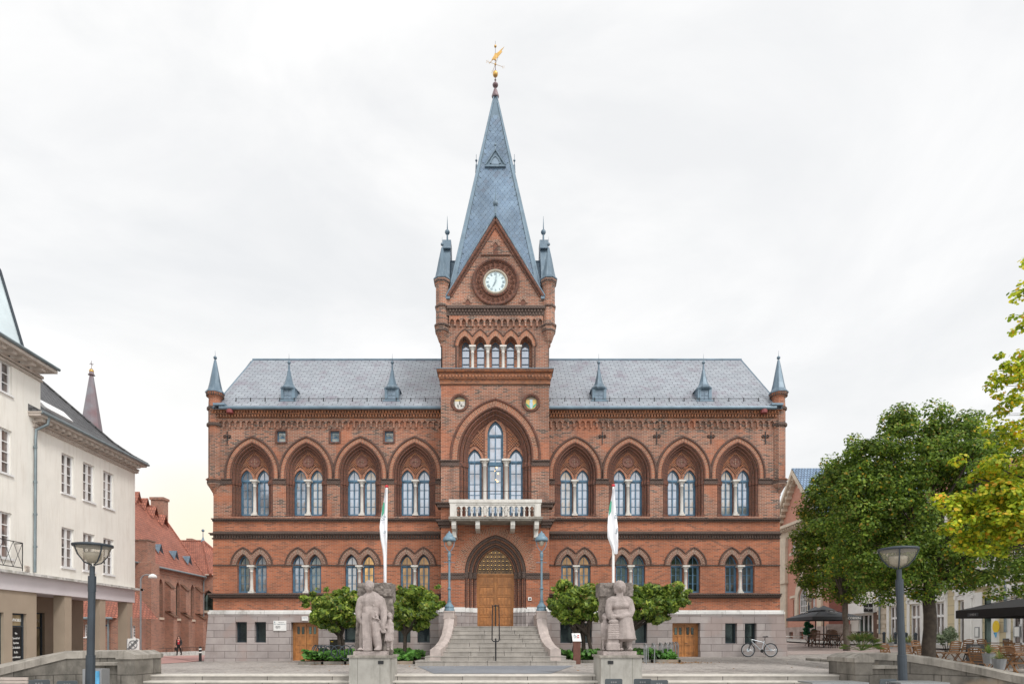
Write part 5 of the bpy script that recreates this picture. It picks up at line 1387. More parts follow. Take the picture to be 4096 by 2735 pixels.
# ledge, beam, shop walls, arcade piers
lb = MB(); lb.xf = xf; lb.box(YN, YE+.25, -.28, .5, 3.43, 3.53); lb.xf = None; lb.box(XLB-11, XLB+.28, YE, YE+.28, 3.43, 3.53); lb.build('ledge', m_ledge, cre)
lb = MB(); lb.xf = xf; lb.box(YN, YE-.05, -.02, .45, 2.80, 3.43); lb.box(YN, YE-.05, .45, 3.2, 2.9, 3.42); lb.xf = None; lb.build('beam', m_beam, cre)
sw = MB(); sw.xf = xf; zg = -1.0
hs = [rect(23.33, 24.02-.12, -.55, 1.95), rect(21.3, 22.62, -.55, 1.95)]
sw.plate([(YN, zg), (24.42, zg), (24.42, 2.80), (YN, 2.80)], [rect(23.2, 23.9, -.35, 1.93), rect(20.9, 22.8, -.35, 1.93)], .06, .45)
sw.xf = None
sw.add([(XLB-.06, 24.42, zg), (XLB-2.7, 24.42, zg), (XLB-2.7, 24.42, 2.9), (XLB-.06, 24.42, 2.9)], [(0,1,2,3)])
sw.build('shop_wall', m_tan, cre)
bk = MB(); bk.xf = XP(XLB-2.6); bk.plate([(24.3, zg), (30.9, zg), (30.9, 2.9), (24.3, 2.9)], [rect(27.0, 28.25, -.5, 2.15)], 0, .2); bk.xf = None
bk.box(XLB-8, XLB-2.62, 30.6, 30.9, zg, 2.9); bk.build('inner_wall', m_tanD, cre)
for (a, b) in ((25.98, 26.40), (28.28, 28.70), (30.42, 30.84)):
    p_ = MB(); p_.box(XLB-.52, XLB-.03, a, b, zg, 2.80); p_.build('arcade_pier', m_tan, cre)
# shop windows with lettering
def shopwin(a, b, z0, z1, xw, tr, glass):
    f = MB(); f.xf = XP(xw); t = .06
    f.box(a, a+t, .12, .2, z0, z1); f.box(b-t, b, .12, .2, z0, z1); f.box(a+t, b-t, .12, .2, z1-t, z1); f.box(a+t, b-t, .12, .2, z0, z0+t); f.box(a+t, b-t, .12, .2, tr-.03, tr+.03)
    o = f.build('shop_window', m_lamp, cre); g_ = MB(); g_.xf = XP(xw); g_.box(a+.02, b-.02, .19, .21, z0+.02, z1-.02); g_.build('pane', glass, o); return o
g_shop = GL('glass_shop', (.42,.33,.20), metal=.3, wav=.5)
so1 = shopwin(23.2, 23.9, -.35, 1.93, XLB-.06, 1.42, g_shop)
bd = MB(); bd.xf = XP(XLB-.06); bd.box(23.27, 23.80, .13, .18, -.3, 1.38); bd.build('black_board', m_black, so1)
text('VINOBLE', .17, (XLB-.17, 23.54, 1.66), so1, m_brightw, rz=PI/2, sx=.66)
for i, l in enumerate(['Vin', 'Special øl', 'Spiritus', 'Chokolade', 'Kaffe', 'Specialiteter', 'Gavekurve', 'Smagninger']):
    text(l, .115, (XLB-.185, 23.53, 1.14-i*.185), so1, m_brightw, rz=PI/2, sx=.80)
shopwin(20.9, 22.8, -.35, 1.93, XLB-.06, 1.42, GL('glass_shop_pale', (.40,.50,.48), metal=.4, wav=.3))
so2 = shopwin(27.0, 28.25, -.5, 2.15, XLB-2.6, 1.45, g_shop)
text('VIN', .26, (XLB-2.70, 27.85, 1.78), so2, m_stonedisc, rz=PI/2)
# french balcony railing, wall vent
fb_ = MB(); fb_.xf = xf; a, b = 21.9, 23.25
fb_.box(a, b, -.30, -.28, 4.62, 4.65); fb_.box(a, b, -.30, -.28, 3.66, 3.69)
for x in (a, b): fb_.box(x-.012, x+.012, -.30, -.28, 3.55, 4.65); fb_.box(x-.012, x+.012, -.30, 0, 4.60, 4.63)
for x in np.linspace(a, b, 4)[:-1]:
    fb_.tube([(x, -.29, 3.67), (x+(b-a)/3, -.29, 4.63)], .012, 4); fb_.tube([(x, -.29, 4.63), (x+(b-a)/3, -.29, 3.67)], .012, 4)
fb_.build('balcony_rail', m_iron, cre)
vt = MB(); vt.xf = xf
for i in range(4): vt.box(23.72, 23.90, -.09, 0, 3.60+i*.055, 3.635+i*.055)
vt.box(23.71, 23.91, -.04, 0, 3.58, 3.83); vt.build('air_vent', m_corn, cre)
# ================================================================ CHURCH behind on the left
ch = thing('church', 'red brick gothic church with tiled roof, buttresses and lancet windows', 'church', (-33, 58, -.7))
CXW = -31.0; CE = 7.55
ya, yb2 = 53.2, 64.0
cw_ = MB(); cw_.xf = XP(CXW); wins = [55.65, 58.67, 61.5]
cw_.plate(rect(46, yb2, -1.2, CE), [opening(y, .36, 2.95, 5.9, .62, 7) for y in wins], 0, .35)
cw_.xf = None; cw_.build('wall', m_chb, ch)
cw_ = MB()
for y in wins:
    w_ = MB(); w_.xf = XP(CXW); w_.poly(opening(y, .36, 2.95, 5.9, .62, 7), .30, .34); w_.build('lancet_window', m_glass_dk, ch)
    s_ = MB(); s_.xf = XP(CXW); s_.box(y-.42, y+.42, -.10, .3, 2.72, 2.93); s_.xf = None; s_.build('window_sill', m_sand, ch)
bt = MB(); bc = MB()
for y in (53.3, 56.7, 59.5, 62.4):
    for (z0, z1, pr) in ((-1.2, 3.55, .80), (3.55, 6.3, .52)):
        b_ = MB(); b_.box(CXW, CXW+pr, y-.32, y+.32, z0, z1-.45)
        b_.add([(CXW,y-.32,z1-.45),(CXW+pr,y-.32,z1-.45),(CXW,y-.32,z1),(CXW,y+.32,z1-.45),(CXW+pr,y+.32,z1-.45),(CXW,y+.32,z1)], [(0,1,2),(3,5,4),(1,4,5,2)])
        bo = b_.build('buttress', m_chb, ch)
        c_ = MB(); c_.add([(CXW+pr+.10,y-.38,z1-.50),(CXW+pr+.10,y+.38,z1-.50),(CXW-.02,y+.38,z1+.08),(CXW-.02,y-.38,z1+.08)]+[(CXW+pr+.10,y-.38,z1-.60),(CXW+pr+.10,y+.38,z1-.60),(CXW-.02,y+.38,z1-.02),(CXW-.02,y-.38,z1-.02)], [(0,1,2,3),(4,7,6,5),(0,4,5,1),(0,3,7,4),(1,5,6,2)])
        c_.build('buttress_cap', m_teakd, bo)
cs_ = MB(); cs_.xf = XP(CXW); cs_.box(46, yb2, -.14, 0, CE-.25, CE-.02); cs_.box(46, yb2, -.07, 0, CE-.55, CE-.45); cs_.xf = None
cs_.build('eaves_course', m_chb, ch)
RX, RZ, RY1 = -36.3, 14.9, 64.6
rf = MB(); rf.add([(CXW+.35, 46, CE-.05), (CXW+.35, 63.4, CE-.05), (RX, RY1, RZ), (RX, 46, RZ)], [(0,1,2,3)])
rf.add([(RX, 46, RZ), (RX, RY1, RZ), (RX-6, 63.4, CE), (RX-6, 46, CE)], [(0,1,2,3)])
rf.add([(CXW+.35, 63.4, CE-.05), (RX-6, 63.4, CE), (RX, RY1, RZ)], [(0,1,2)])
cro = rf.build('roof', m_tile, ch)
rt = MB(); rt.tube([(RX, 46, RZ), (RX, RY1, RZ)], .13, 6); rt.tube([(RX, RY1, RZ), (CXW+.35, 63.4, CE-.03)], .12, 6); rt.build('ridge_tiles', m_tile, cro)
gt = MB(); gt.tube([(CXW+.42, 50, CE-.08), (CXW+.42, 63.5, CE-.08)], .09, 8)
for y in (54.25, 63.6): gt.tube([(CXW+.4, y, CE-.12), (CXW+.12, y, CE-.5), (CXW+.1, y, -.5)], .06, 6)
gt.build('gutter', m_zinc, cro)
sl_r = (RZ-CE)/(CXW+.35-RX)
def onr(x, off=0.): return CE-.05+(CXW+.35-x)*sl_r+off
# roof dormers: upper tiled row and lower little lead triangles
for (u, v) in ((583, 2040), (617, 2073), (655, 2105), (549, 2015)):
    y = (CE-.05+(CXW+.35)*sl_r-EYE)/((V0-v)/F+sl_r*(u-U0)/F); x = X(u, y); z = onr(x); d = MB(); zz = z-.1
    L = 1.5
    d.add([(x+.25, y-.55, zz), (x+.25, y+.55, zz), (x+.25, y, zz+1.35), (x-L, y-.02, zz+1.35), (x-.9, y-.55, zz+.3+.9), (x-.9, y+.55, zz+1.2)], [(0,2,3,4), (1,5,3,2)])
    do = d.build('roof_dormer', m_tile, cro)
for (u, v) in ((636, 2215), (699, 2240), (753, 2260)):
    y = (CE-.05+(CXW+.35)*sl_r-EYE)/((V0-v)/F+sl_r*(u-U0)/F); x = X(u, y); z = onr(x); d = MB()
    d.add([(x+.22, y-.45, z+.0), (x+.22, y+.45, z), (x+.22, y, z+.95), (x-.62, y, z+.95)], [(0,2,3), (1,3,2)]); d.build('roof_vent', m_lead, cro)
# chimney at the end of the ridge, annex gable by the street
cm = MB(); y = 63.9; xc = X(640, y); cm.box(xc-.7, xc+.6, y-.5, y+.5, RZ-2.2, Z(2002, y)); cm.box(xc-.8, xc+.7, y-.6, y+.6, Z(2002, y), Z(1992, y)); cm.build('chimney', m_chb, ch)
gw = MB(); y = 51.6
gw.box(X(500, y), X(590, y), y, y+1.2, -1, Z(2162, y)); gw.box(X(500, y), X(612, y), y-.3, y+1, -1, Z(2250, y))
gwo = gw.build('stair_gable', m_chb, ch)
gw = MB()
for i in range(6): x = X(556, y)+i*.13; gw.box(x, x+.07, y-.04, y, Z(2168, y), Z(2160, y))
gw.box(X(498, y), X(592, y), y-.08, y+1.25, Z(2160, y), Z(2156, y)); gw.build('gable_top', m_arch2, gwo)
# choir wing
apx0, apx1 = X(797, 64), X(905, 64); ez3 = Z(2298, 64)
aw = MB(); aw.plate(rect(apx0, apx1, -1.5, ez3), [opening(X(833, 64.0), .62, Z(2440, 64), Z(2395, 64), .95, 7)], 64.0, 64.4); aw.add([(apx0, 64.0, -1.5), (apx0, 70, -1.5), (apx0, 70, ez3), (apx0, 64, ez3)], [(0,3,2,1)])
aw.build('choir_wall', m_chb, ch)
aw = MB(); aw.poly(opening(X(833, 64), .62, Z(2440, 64), Z(2395, 64), .95, 7), 64.36, 64.4); aw.build('choir_window', m_glass_dk, ch)
aw = MB(); aw.box(X(815, 64), X(852, 64), 63.85, 64.3, Z(2450, 64), Z(2440.5, 64)); aw.box(apx0, apx1, 63.9, 64, Z(2452, 64), Z(2450.5, 64)); aw.build('window_sill', m_sand, ch)
rz3, ry3 = Z(2163, 68.5), 68.5
rf = MB(); xr0, xr1 = X(715, 68.5), X(812, 68.5)
rf.add([(apx0-1.2, 63.6, ez3), (apx1-1.5, 63.6, ez3), (xr1, ry3, rz3), (xr0, ry3, rz3)], [(0,1,2,3)])
rf.add([(apx1-1.5, 63.6, ez3), (apx1+1.2, 66, ez3), (xr1, ry3, rz3)], [(0,1,2)]); rf.add([(apx1+1.2, 66, ez3), (apx1+1.2, 71, ez3), (xr1, ry3, rz3)], [(0,1,2)])
ro_ = rf.build('choir_roof', m_tile, ch)
rt = MB(); rt.tube([(xr0, ry3, rz3), (xr1, ry3, rz3)], .13, 6); rt.tube([(xr1, ry3, rz3), (apx1-1.5, 63.6, ez3)], .16, 6); rt.tube([(xr1, ry3, rz3), (apx1+1.2, 66, ez3)], .16, 6); rt.build('ridge_tiles', m_tile, ro_)
rt = MB(); rt.lathe([(.25,0),(.12,.35),(.05,.6),(.04,1.2)], 8, (xr1, ry3, rz3-.1)); rt.sphere((xr1, ry3, rz3+1.2), .17, 10, 6); rt.build('finial', m_leadg, ro_)
cm = MB(); y = 70; cm.box(X(745, y), X(768, y), y, y+1, rz3-1, Z(2152, y)); cm.build('chimney', m_chb, ch)
# fence strip at the foot of the church
fn = thing('churchyard_fence', 'low stone kerb with thin iron rail along the church wall', 'fence', (-29.7, 58, -.7))
f1 = MB(); f1.box(-29.85, -29.55, 50, 66, -1.2, -.25); f1.build('stone_kerb', m_ledge, fn)
f1 = MB(); f1.tube([(-29.7, 50, .12), (-29.7, 66, .12)], .02, 5)
for i in range(12): f1.tube([(-29.7, 50+i*1.4, -.25), (-29.7, 50+i*1.4, .12)], .018, 5)
f1.build('rail', m_iron, fn)
# little annex seen through the arcade
an_ = thing('brick_annex', 'small red brick annex with tiled roof seen through the arcade', 'building', (-27, 42, -.7))
y = 41.5; xl_, xr_ = X(300, y), X(556, y); ez4 = Z(2470, y)
aw = MB(); wx0, wx1 = X(336, y), X(358, y); aw.plate(rect(xl_, xr_, -1.5, ez4), [rect(wx0, wx1, Z(2546, y), Z(2496, y)), rect(X(527, y), X(535, y)+.1, Z(2548, y), Z(2500, y))], y, y+.2)
aw.add([(xr_, y, -1.5), (xr_, 42.3, -1.5), (xr_, 42.3, ez4), (xr_, y, ez4)], [(0,1,2,3)]); aw.build('wall', m_chb, an_)
casement(an_, Matrix.Translation((0, y, 0)), wx0, wx1, Z(2546, y), Z(2496, y), 4)
casement(an_, Matrix.Translation((0, y, 0)), X(527, y), X(535, y)+.1, Z(2548, y), Z(2500, y), 4, cols=1)
rf = MB(); rf.add([(xl_-.3, y-.35, ez4), (xr_-1.8, y-.35, ez4), (xr_-3.8, y+4.2, ez4+3.3), (xl_-.3, y+4.2, ez4+3.3)], [(0,1,2,3)])
rf.add([(xr_-1.8, y-.35, ez4), (xr_+.2, y+2, ez4), (xr_-3.8, y+4.2, ez4+3.3)], [(0,1,2)])
ro_ = rf.build('roof', m_tile, an_)
gt = MB(); gt.tube([(xl_-.3, y-.42, ez4-.03), (xr_-1.6, y-.42, ez4-.03)], .08, 8); xx = X(437, y); gt.tube([(xx+.2, y-.4, ez4-.1), (xx, y-.1, ez4-.4), (xx, y-.1, -1)], .055, 6); gt.build('gutter', m_zinc, ro_)
sg2 = MB(); xx = X(421, y); sg2.box(xx-.28, xx+.28, y-.06, y-.02, Z(2503, y), Z(2497, y)); tag(sg2.build('street_sign', M('dark_blue_enamel', (.01,.02,.06), .4)), 'dark blue street name plate on the annex wall', 'sign')
# church spire far behind
sp3 = thing('church_spire', 'slender purple copper spire with golden ball above the tiled roof', 'spire', (X(365, 75), 75, 0)); y = 75; xx = X(366, y); zf = lambda v: Z(v, y)
c = MB(); wb = 1.30; c.lathe([(wb*1.25, zf(1830)), (wb*.98, zf(1740)), (.26, zf(1510)), (.20, zf(1502)), (.42, zf(1500)), (.30, zf(1496)), (.22, zf(1485)), (.14, zf(1475))], 8, (xx, y, 0), PI/8+.1); c.build('spire_roof', m_copper, sp3)
c = MB(); c.box(xx-1.9, xx+1.9, y-1.9, y+1.9, 0, zf(1830)); c.build('spire_tower', m_chb, sp3)
c = MB(); c.smooth = True; c.sphere((xx, y, zf(1484)), .27, 12, 7); c.build('ball', m_gold, sp3)
c = MB(); c.tube([(xx, y, zf(1477)), (xx, y, zf(1443))], .03, 5); c.tube([(xx-.25, y, zf(1456)), (xx+.25, y, zf(1456))], .035, 5); c.tube([(xx-.15, y, zf(1450)), (xx+.15, y, zf(1462))], .03, 5); c.build('cross', m_copper, sp3)
# ================================================================ RIGHT: brick house with pediment
pb = thing('pediment_house', 'pale red brick house with sandstone pediment and tall arched window', 'building', (26.2, 51, .3))
XB = 26.2; xf = XM(XB); g = lambda y: -y        # local x = -world y
PYc, PYh = 51.75, 3.55; zc1 = 10.85
sl3 = lambda u: F*XB/(u-U0)
wl_ = MB(); wl_.xf = xf; archz, archs = 2.75, 4.35
holes = [opening(-50.95, .78, archz, archs, 1.0, 8), rect(-52.75, -52.2, 2.9, 4.35), rect(-49.65, -49.1, 2.9, 4.35)]
wn_up = [(-53.0+.0, -52.35), (-52.05, -51.4), (-51.1, -50.45), (-50.15, -49.5)]
for a, b in wn_up: holes.append(rect(a, b, 8.55, 9.75))
for a in (-52.7, -50.9, -49.5): holes.append(rect(a-.3, a+.3, .35, 1.5))
wl_.plate(rect(-PYc-PYh, -47.1, -.5, zc1), holes, 0, .25); wl_.build('wall', m_redb, pb)
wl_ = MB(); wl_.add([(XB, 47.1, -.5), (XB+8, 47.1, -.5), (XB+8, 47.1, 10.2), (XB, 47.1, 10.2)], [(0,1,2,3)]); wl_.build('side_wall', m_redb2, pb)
for h in holes[1:3]: casement(pb, xf, h[0][0], h[1][0], 2.9, 4.35, 3, y=.15, fw=.06)
for a, b in wn_up: casement(pb, xf, a, b, 8.55, 9.75, 2, y=.15, fw=.07)
for a in (-52.7, -50.9, -49.5): casement(pb, xf, a-.3, a+.3, .35, 1.5, 2, y=.15, fw=.07)
fr = MB(); fr.xf = xf; cx = -50.95; ai, hi = shrink(.78, 1.0, .07); fr.ring(cx, archs, .78, 1.0, ai, hi, .10, .2, legs=archz, n=8)
for dx in (-.36, 0, .36): fr.box(cx+dx-.03, cx+dx+.03, .12, .18, archz, archs+(.62 if dx else .9))
for z in (3.2, 3.75, 4.3): fr.box(cx-.75, cx+.75, .12, .17, z-.03, z+.03)
fo = fr.build('arched_window', m_wwin, pb); p_ = MB(); p_.xf = xf; p_.poly(opening(cx, ai+.02, archz, archs, hi, 8), .19, .2); p_.build('pane', m_glass_lo, fo)
ss = MB(); ss.xf = xf
ss.ring(cx, archs, 1.28, 2.2, .78, 1.0, -.12, 0, legs=2.6, n=10); ss.poly([(cx-.3, 6.1), (cx+.3, 6.1), (cx+.2, 7.0), (cx-.2, 7.0)], -.16, 0)
ss.poly([(cx-2.2, 4.5), (cx-1.25, 4.55), (cx-1.25, 4.75), (cx-2.2, 4.7)], -.10, 0); ss.poly([(cx+1.25, 4.55), (cx+2.2, 4.5), (cx+2.2, 4.7), (cx+1.25, 4.75)], -.10, 0)
for a, b in ((-54.9, -53.6), (-48.7, -47.75)):
    ss.box(a+.1, b-.1, -.24, 0, 6.2, 9.2); ss.box(a, b, -.32, 0, 5.9, 6.2); ss.box(a+.15, b-.15, -.18, 0, 1.6, 5.9); ss.box(a, b, -.26, 0, 9.2, 10.0)
ss.box(-PYc-PYh, -PYc+PYh, -.06, 0, 9.85, 10.55); ss.box(-53.4, -48.8, -.05, 0, 8.3, 8.5)
ss.box(-PYc-PYh-.4, -PYc+PYh+.4, -.65, 0, 10.75, 11.0); ss.box(-PYc-PYh-.15, -PYc+PYh+.15, -.35, 0, 10.55, 10.75)
ss.build('sandstone_dressing', m_sand, pb)
pd_ = MB(); pd_.xf = xf; za = 15.5
pd_.poly([(-PYc-PYh, 11.0), (-PYc+PYh, 11.0), (-PYc, za-.5)], -.02, .3); pd_.xf = None; pd_.build('pediment', m_redb, pb)
pd_ = MB(); pd_.xf = xf
for sg in (-1, 1):
    for off, w_, dp in ((0, .28, .65), (.42, .16, .4)):
        a = (-PYc+sg*(PYh+.4-off*.9), 11.0); b = (-PYc, za-off*1.1)
        pd_.poly([a, b, (b[0], b[1]-w_*1.5), (a[0]-sg*w_*1.1, a[1])], -dp, 0)
    for i in range(9):
        t = (i+.5)/9; x = -PYc+sg*(PYh-.2)*(1-t); z = 11.0+(za-11.4)*t-.15; pd_.box(x-.13, x+.13, -.5, 0, z-.1, z+.14)
modillions(pd_, -PYc-PYh, -PYc+PYh, 10.58, 10.74, .5, .4, .2)
pd_.build('pediment_cornice', m_sand, pb)
pl = MB(); pl.xf = xf; pl.plate(rect(-PYc-PYh-.05, -47.0, -.5, 1.95), [rect(a-.34, a+.34, .3, 1.55) for a in (-52.7, -50.9, -49.5)], -.20, 0); pl.xf = None; pl.box(XB-.2, XB+8, 46.88, 47.1, -.5, 2.1); pl.build('rough_plinth', m_rust, pb)
rf = MB()
for sg in (-1, 1): rf.add([(XB-.6, PYc+sg*(PYh+.6), 10.9), (XB+14, PYc+sg*(PYh+.6), 10.9), (XB+14, PYc, za+.15), (XB-.6, PYc, za+.15)], [(0,1,2,3) if sg < 0 else (3,2,1,0)])
rf.add([(XB+.2, 55.2, 7.6), (XB+.2, 75, 7.6), (XB+5, 75, 13.2), (XB+5, 55.2, 13.2)], [(0,3,2,1)]); rf.add([(XB+.2, 46.9, 10.2), (XB+6, 46.9, 10.2), (XB+6, 49, 13), (XB+.2, 49, 12.)], [(0,1,2,3)])
ro_ = rf.build('roof', m_btile, pb)
w2 = MB(); w2.xf = XM(XB+.25); holes = []
for k in range(6):
    a = -57.2-k*2.3
    for z0, z1 in ((.6, 1.8), (3.0, 4.6), (5.6, 7.0)): holes.append(rect(a-.42, a+.42, z0, z1))
w2.plate(rect(-75, -55.3, -.5, 7.6), holes, 0, .2); w2.xf = None; w2.build('wing_wall', m_redb, pb)
for h in holes: casement(pb, XM(XB+.25), h[0][0], h[1][0], h[0][1], h[2][1], 2, y=.12, fw=.08)
w2 = MB(); w2.xf = XM(XB+.25)
for h in holes[:9]:
    a, b, z0, z1 = h[0][0], h[1][0], h[0][1], h[2][1]
    w2.box(a-.22, a, -.08, 0, z0, z1+.2); w2.box(b, b+.22, -.08, 0, z0, z1+.2); w2.box(a, b, -.08, 0, z1, z1+.2); w2.box(a-.25, b+.25, -.16, 0, z0-.22, z0)
w2.box(-75, -55.3, -.4, 0, 7.3, 7.6); w2.build('sandstone_dressing', m_sand, pb)
# ================================================================ RIGHT: cream cafe house
cf = thing('cafe_house', 'pale yellow rendered cafe house with white framed glazed doors', 'building', (27.7, 36, .2))
XC = 27.7; xf = XM(XC); yv = lambda u: F*XC/(u-U0)
doors = [(3559.6, 3589), (3642, 3680), (3738.5, 3775.6), (3836.8, 3883.6)]
dd = [(-yv(a), -yv(b)) for a, b in doors]
dd = [(a-.04, b+.04) for a, b in dd]
more = [(-32.2, -31.2), (-29.4, -28.4), (-26.5, -25.5), (-23, -22)]
zd0, zd1 = .28, 3.22
wl_ = MB(); wl_.xf = xf; holes = [rect(a, b, zd0, zd1) for a, b in dd]+[rect(a, b, .28, 3.22) for a, b in more]+[rect(-34.2+.1, -33.45, .28, 3.3)]
upw = [((a+b)/2) for a, b in dd+more]+[-33.8, -44.6]
for m_ in upw: holes += [rect(m_-.5, m_+.5, 4.9, 6.7), rect(m_-.5, m_+.5, 7.6, 9.0)]
wl_.plate(rect(-43.35, -18, -.6, 9.6), [h for h in holes if h[0][0] > -43.3], 0, .22); wl_.build('wall', m_cafe, cf)
def glassdoor(a, b, z0, z1):
    m_ = (a+b)/2; zt = z1-.85; f = MB(); f.xf = xf; y = .12; t = .09
    f.box(a, a+t, y-.03, y+.06, z0, z1); f.box(b-t, b, y-.03, y+.06, z0, z1); f.box(a+t, b-t, y-.03, y+.06, z1-t, z1); f.box(a+t, b-t, y-.05, y+.06, zt-.07, zt+.07); f.box(m_-.05, m_+.05, y-.03, y+.05, z0, z1-t); f.box(a+t, b-t, y-.03, y+.05, z0, z0+.45)
    for s in (-.075, .055): f.box(m_+s, m_+s+.02, y-.07, y-.03, 1.2, 1.7)
    o = f.build('glazed_door', m_wwin, cf); p_ = MB(); p_.xf = xf; p_.box(a+.02, b-.02, y+.03, y+.04, z0+.1, z1-.02); p_.build('pane', m_glass_cafe, o)
for a, b in dd+more: glassdoor(a, b, zd0, zd1)
for m_ in upw:
    if m_ < -43.2: continue
    casement(cf, xf, m_-.5, m_+.5, 4.9, 6.7, 3, fw=.07); casement(cf, xf, m_-.5, m_+.5, 7.6, 9.0, 3, fw=.07)
for a, b in dd+more:
    t = MB(); t.xf = xf
    t.box(a-.27, a-.02, -.05, 0, -.4, 3.75); t.box(b+.02, b+.27, -.05, 0, -.4, 3.75); t.box(a-.02, b+.02, -.07, 0, 3.24, 3.5); t.box(a-.34, b+.34, -.14, 0, 3.75, 3.88); t.box(a-.1, a+.12, -.16, 0, 3.5, 3.75); t.box(b-.12, b+.1, -.16, 0, 3.5, 3.75); t.box(a+.3, b-.3, -.14, 0, 3.52, 3.7)
    t.box(a-.24, a-.10, -.13, -.1, 3.3, 3.5); t.box(b+.10, b+.24, -.13, -.1, 3.3, 3.5)
    t.build('door_surround', m_trim, cf)
t = MB(); t.xf = xf
t.box(-43.4, -18, -.16, 0, 4.05, 4.25); t.box(-43.4, -18, -.25, 0, 4.25, 4.33); t.box(-43.4, -18, -.35, 0, 9.3, 9.6); t.box(-43.4, -18, -.2, 0, 9.15, 9.3)
for m_ in upw:
    if m_ < -43.2: continue
    for z0, z1 in ((4.9, 6.7), (7.6, 9.0)): t.box(m_-.66, m_-.5, -.07, 0, z0, z1); t.box(m_+.5, m_+.66, -.07, 0, z0, z1); t.box(m_-.7, m_+.7, -.12, 0, z1, z1+.14); t.box(m_-.7, m_+.7, -.12, 0, z0-.12, z0)
t.build('white_moulding', m_trim, cf)
t = MB(); t.xf = xf; wdr = (-34.75, -34.15); t.box(-35.2, -33.3, -.10, 0, -.3, .0); 
for a, b in ((-35.3, -34.8), (-33.35, -32.95)): t.box(a, b, -.12, 0, -.3, 3.9)
t.box(-35.3, -32.95, -.22, 0, 3.9, 4.02); t.box(-34.8, -34.1, -.04, 0, .1, 3.6); t.build('white_entrance', m_trim, cf)
t = MB(); t.xf = xf; t.box(-34.08, -33.46, .1, .12, .3, 3.28); t.build('dark_doorway', m_glass_dk, cf)
rf = MB(); rf.add([(XC-.4, 18, 9.55), (XC-.4, 43.4, 9.55), (XC+4.5, 43.4, 12.2), (XC+4.5, 18, 12.2)], [(0,3,2,1)]); rf.build('roof', m_tile, cf)
t = MB(); t.xf = None
for yy in (43.05, 32.45): t.tube([(XC-.12, yy, 9.3), (XC-.12, yy, 1.3)], .06, 8)
t.build('downpipe', m_zinc, cf)
qu = MB(); qu.xf = xf
for k in range(14): z0 = -.3+k*.33; qu.box(-43.4+(0 if k % 2 else .12), -42.4-(.0 if k % 2 else .15), -.05-.02*(k % 2), 0, z0+.012, z0+.318)
qu.build('rusticated_quoin', m_sand, cf)
# house with the hanging sign
rh = thing('sign_house', 'cream shopfront house with wide white fascia behind the umbrellas', 'building', (27.7, 45, .3))
wl_ = MB(); wl_.xf = XM(XC+.15); wl_.plate(rect(-47.05, -43.4, -.5, 9.3), [rect(-46.0, -44.35, .25, 2.75)], 0, .2); wl_.build('wall', m_cream, rh)
casement(rh, XM(XC+.15), -46.0, -44.35, .25, 2.75, 1, y=.12, fw=.05, cols=3, glass=m_glass_dk)
t = MB(); t.xf = XM(XC+.15); t.box(-46.4, -43.9, -.55, 0, 2.85, 3.7); t.build('fascia', m_trim, rh)
t = MB(); t.xf = XM(XC+.15); t.box(-44.1, -43.55, -.05, 0, .8, 2.9); t.build('menu_case', m_teakd, rh)
rf = MB(); rf.add([(XC-.2, 43.4, 9.3), (XC-.2, 47.1, 9.3), (XC+4, 47.1, 11), (XC+4, 43.4, 11)], [(0,3,2,1)]); rf.build('roof', m_pant, rh)
# ================================================================ PARAPET WALLS round the lower plaza
def wallpath(parent, pts, th, zb, name, mat):
    """pts: (x, y, ztop); thickness th towards the outside (right of the path)"""
    P_ = [Vector((p[0], p[1])) for p in pts]; off = []
    for i in range(len(P_)):
        t = (P_[min(i+1, len(P_)-1)]-P_[max(i-1, 0)]).normalized(); off.append(Vector((t.y, -t.x))*th)
    def strip_(mb, ins, outs, z0f, z1f, crown=0.):
        vs = []; fs = []; n = 5 if crown else 4
        for i, p in enumerate(pts):
            a = P_[i]-off[i].normalized()*ins; b = P_[i]+off[i]+off[i].normalized()*outs; c = (a+b)/2
            z0, z1 = z0f(p[2]), z1f(p[2])
            vs += [(a.x, a.y, z0), (b.x, b.y, z0), (b.x, b.y, z1)]+([(c.x, c.y, z1+crown)] if crown else [])+[(a.x, a.y, z1)]
        for i in range(len(pts)-1):
            for k in range(n): k2 = (k+1) % n; fs.append((i*n+k, (i+1)*n+k, (i+1)*n+k2, i*n+k2))
        fs.append(tuple(range(n))); m_ = (len(pts)-1)*n; fs.append(tuple(m_+k for k in range(n-1, -1, -1)))
        mb.add(vs, fs)
    w_ = MB(); strip_(w_, 0, 0, lambda z: zb, lambda z: z-.22); w_.build('wall_body', mat, parent)
    c = MB(); strip_(c, .04, .04, lambda z: z-.219, lambda z: z-.03, .03); c.build('coping', m_cap, parent)
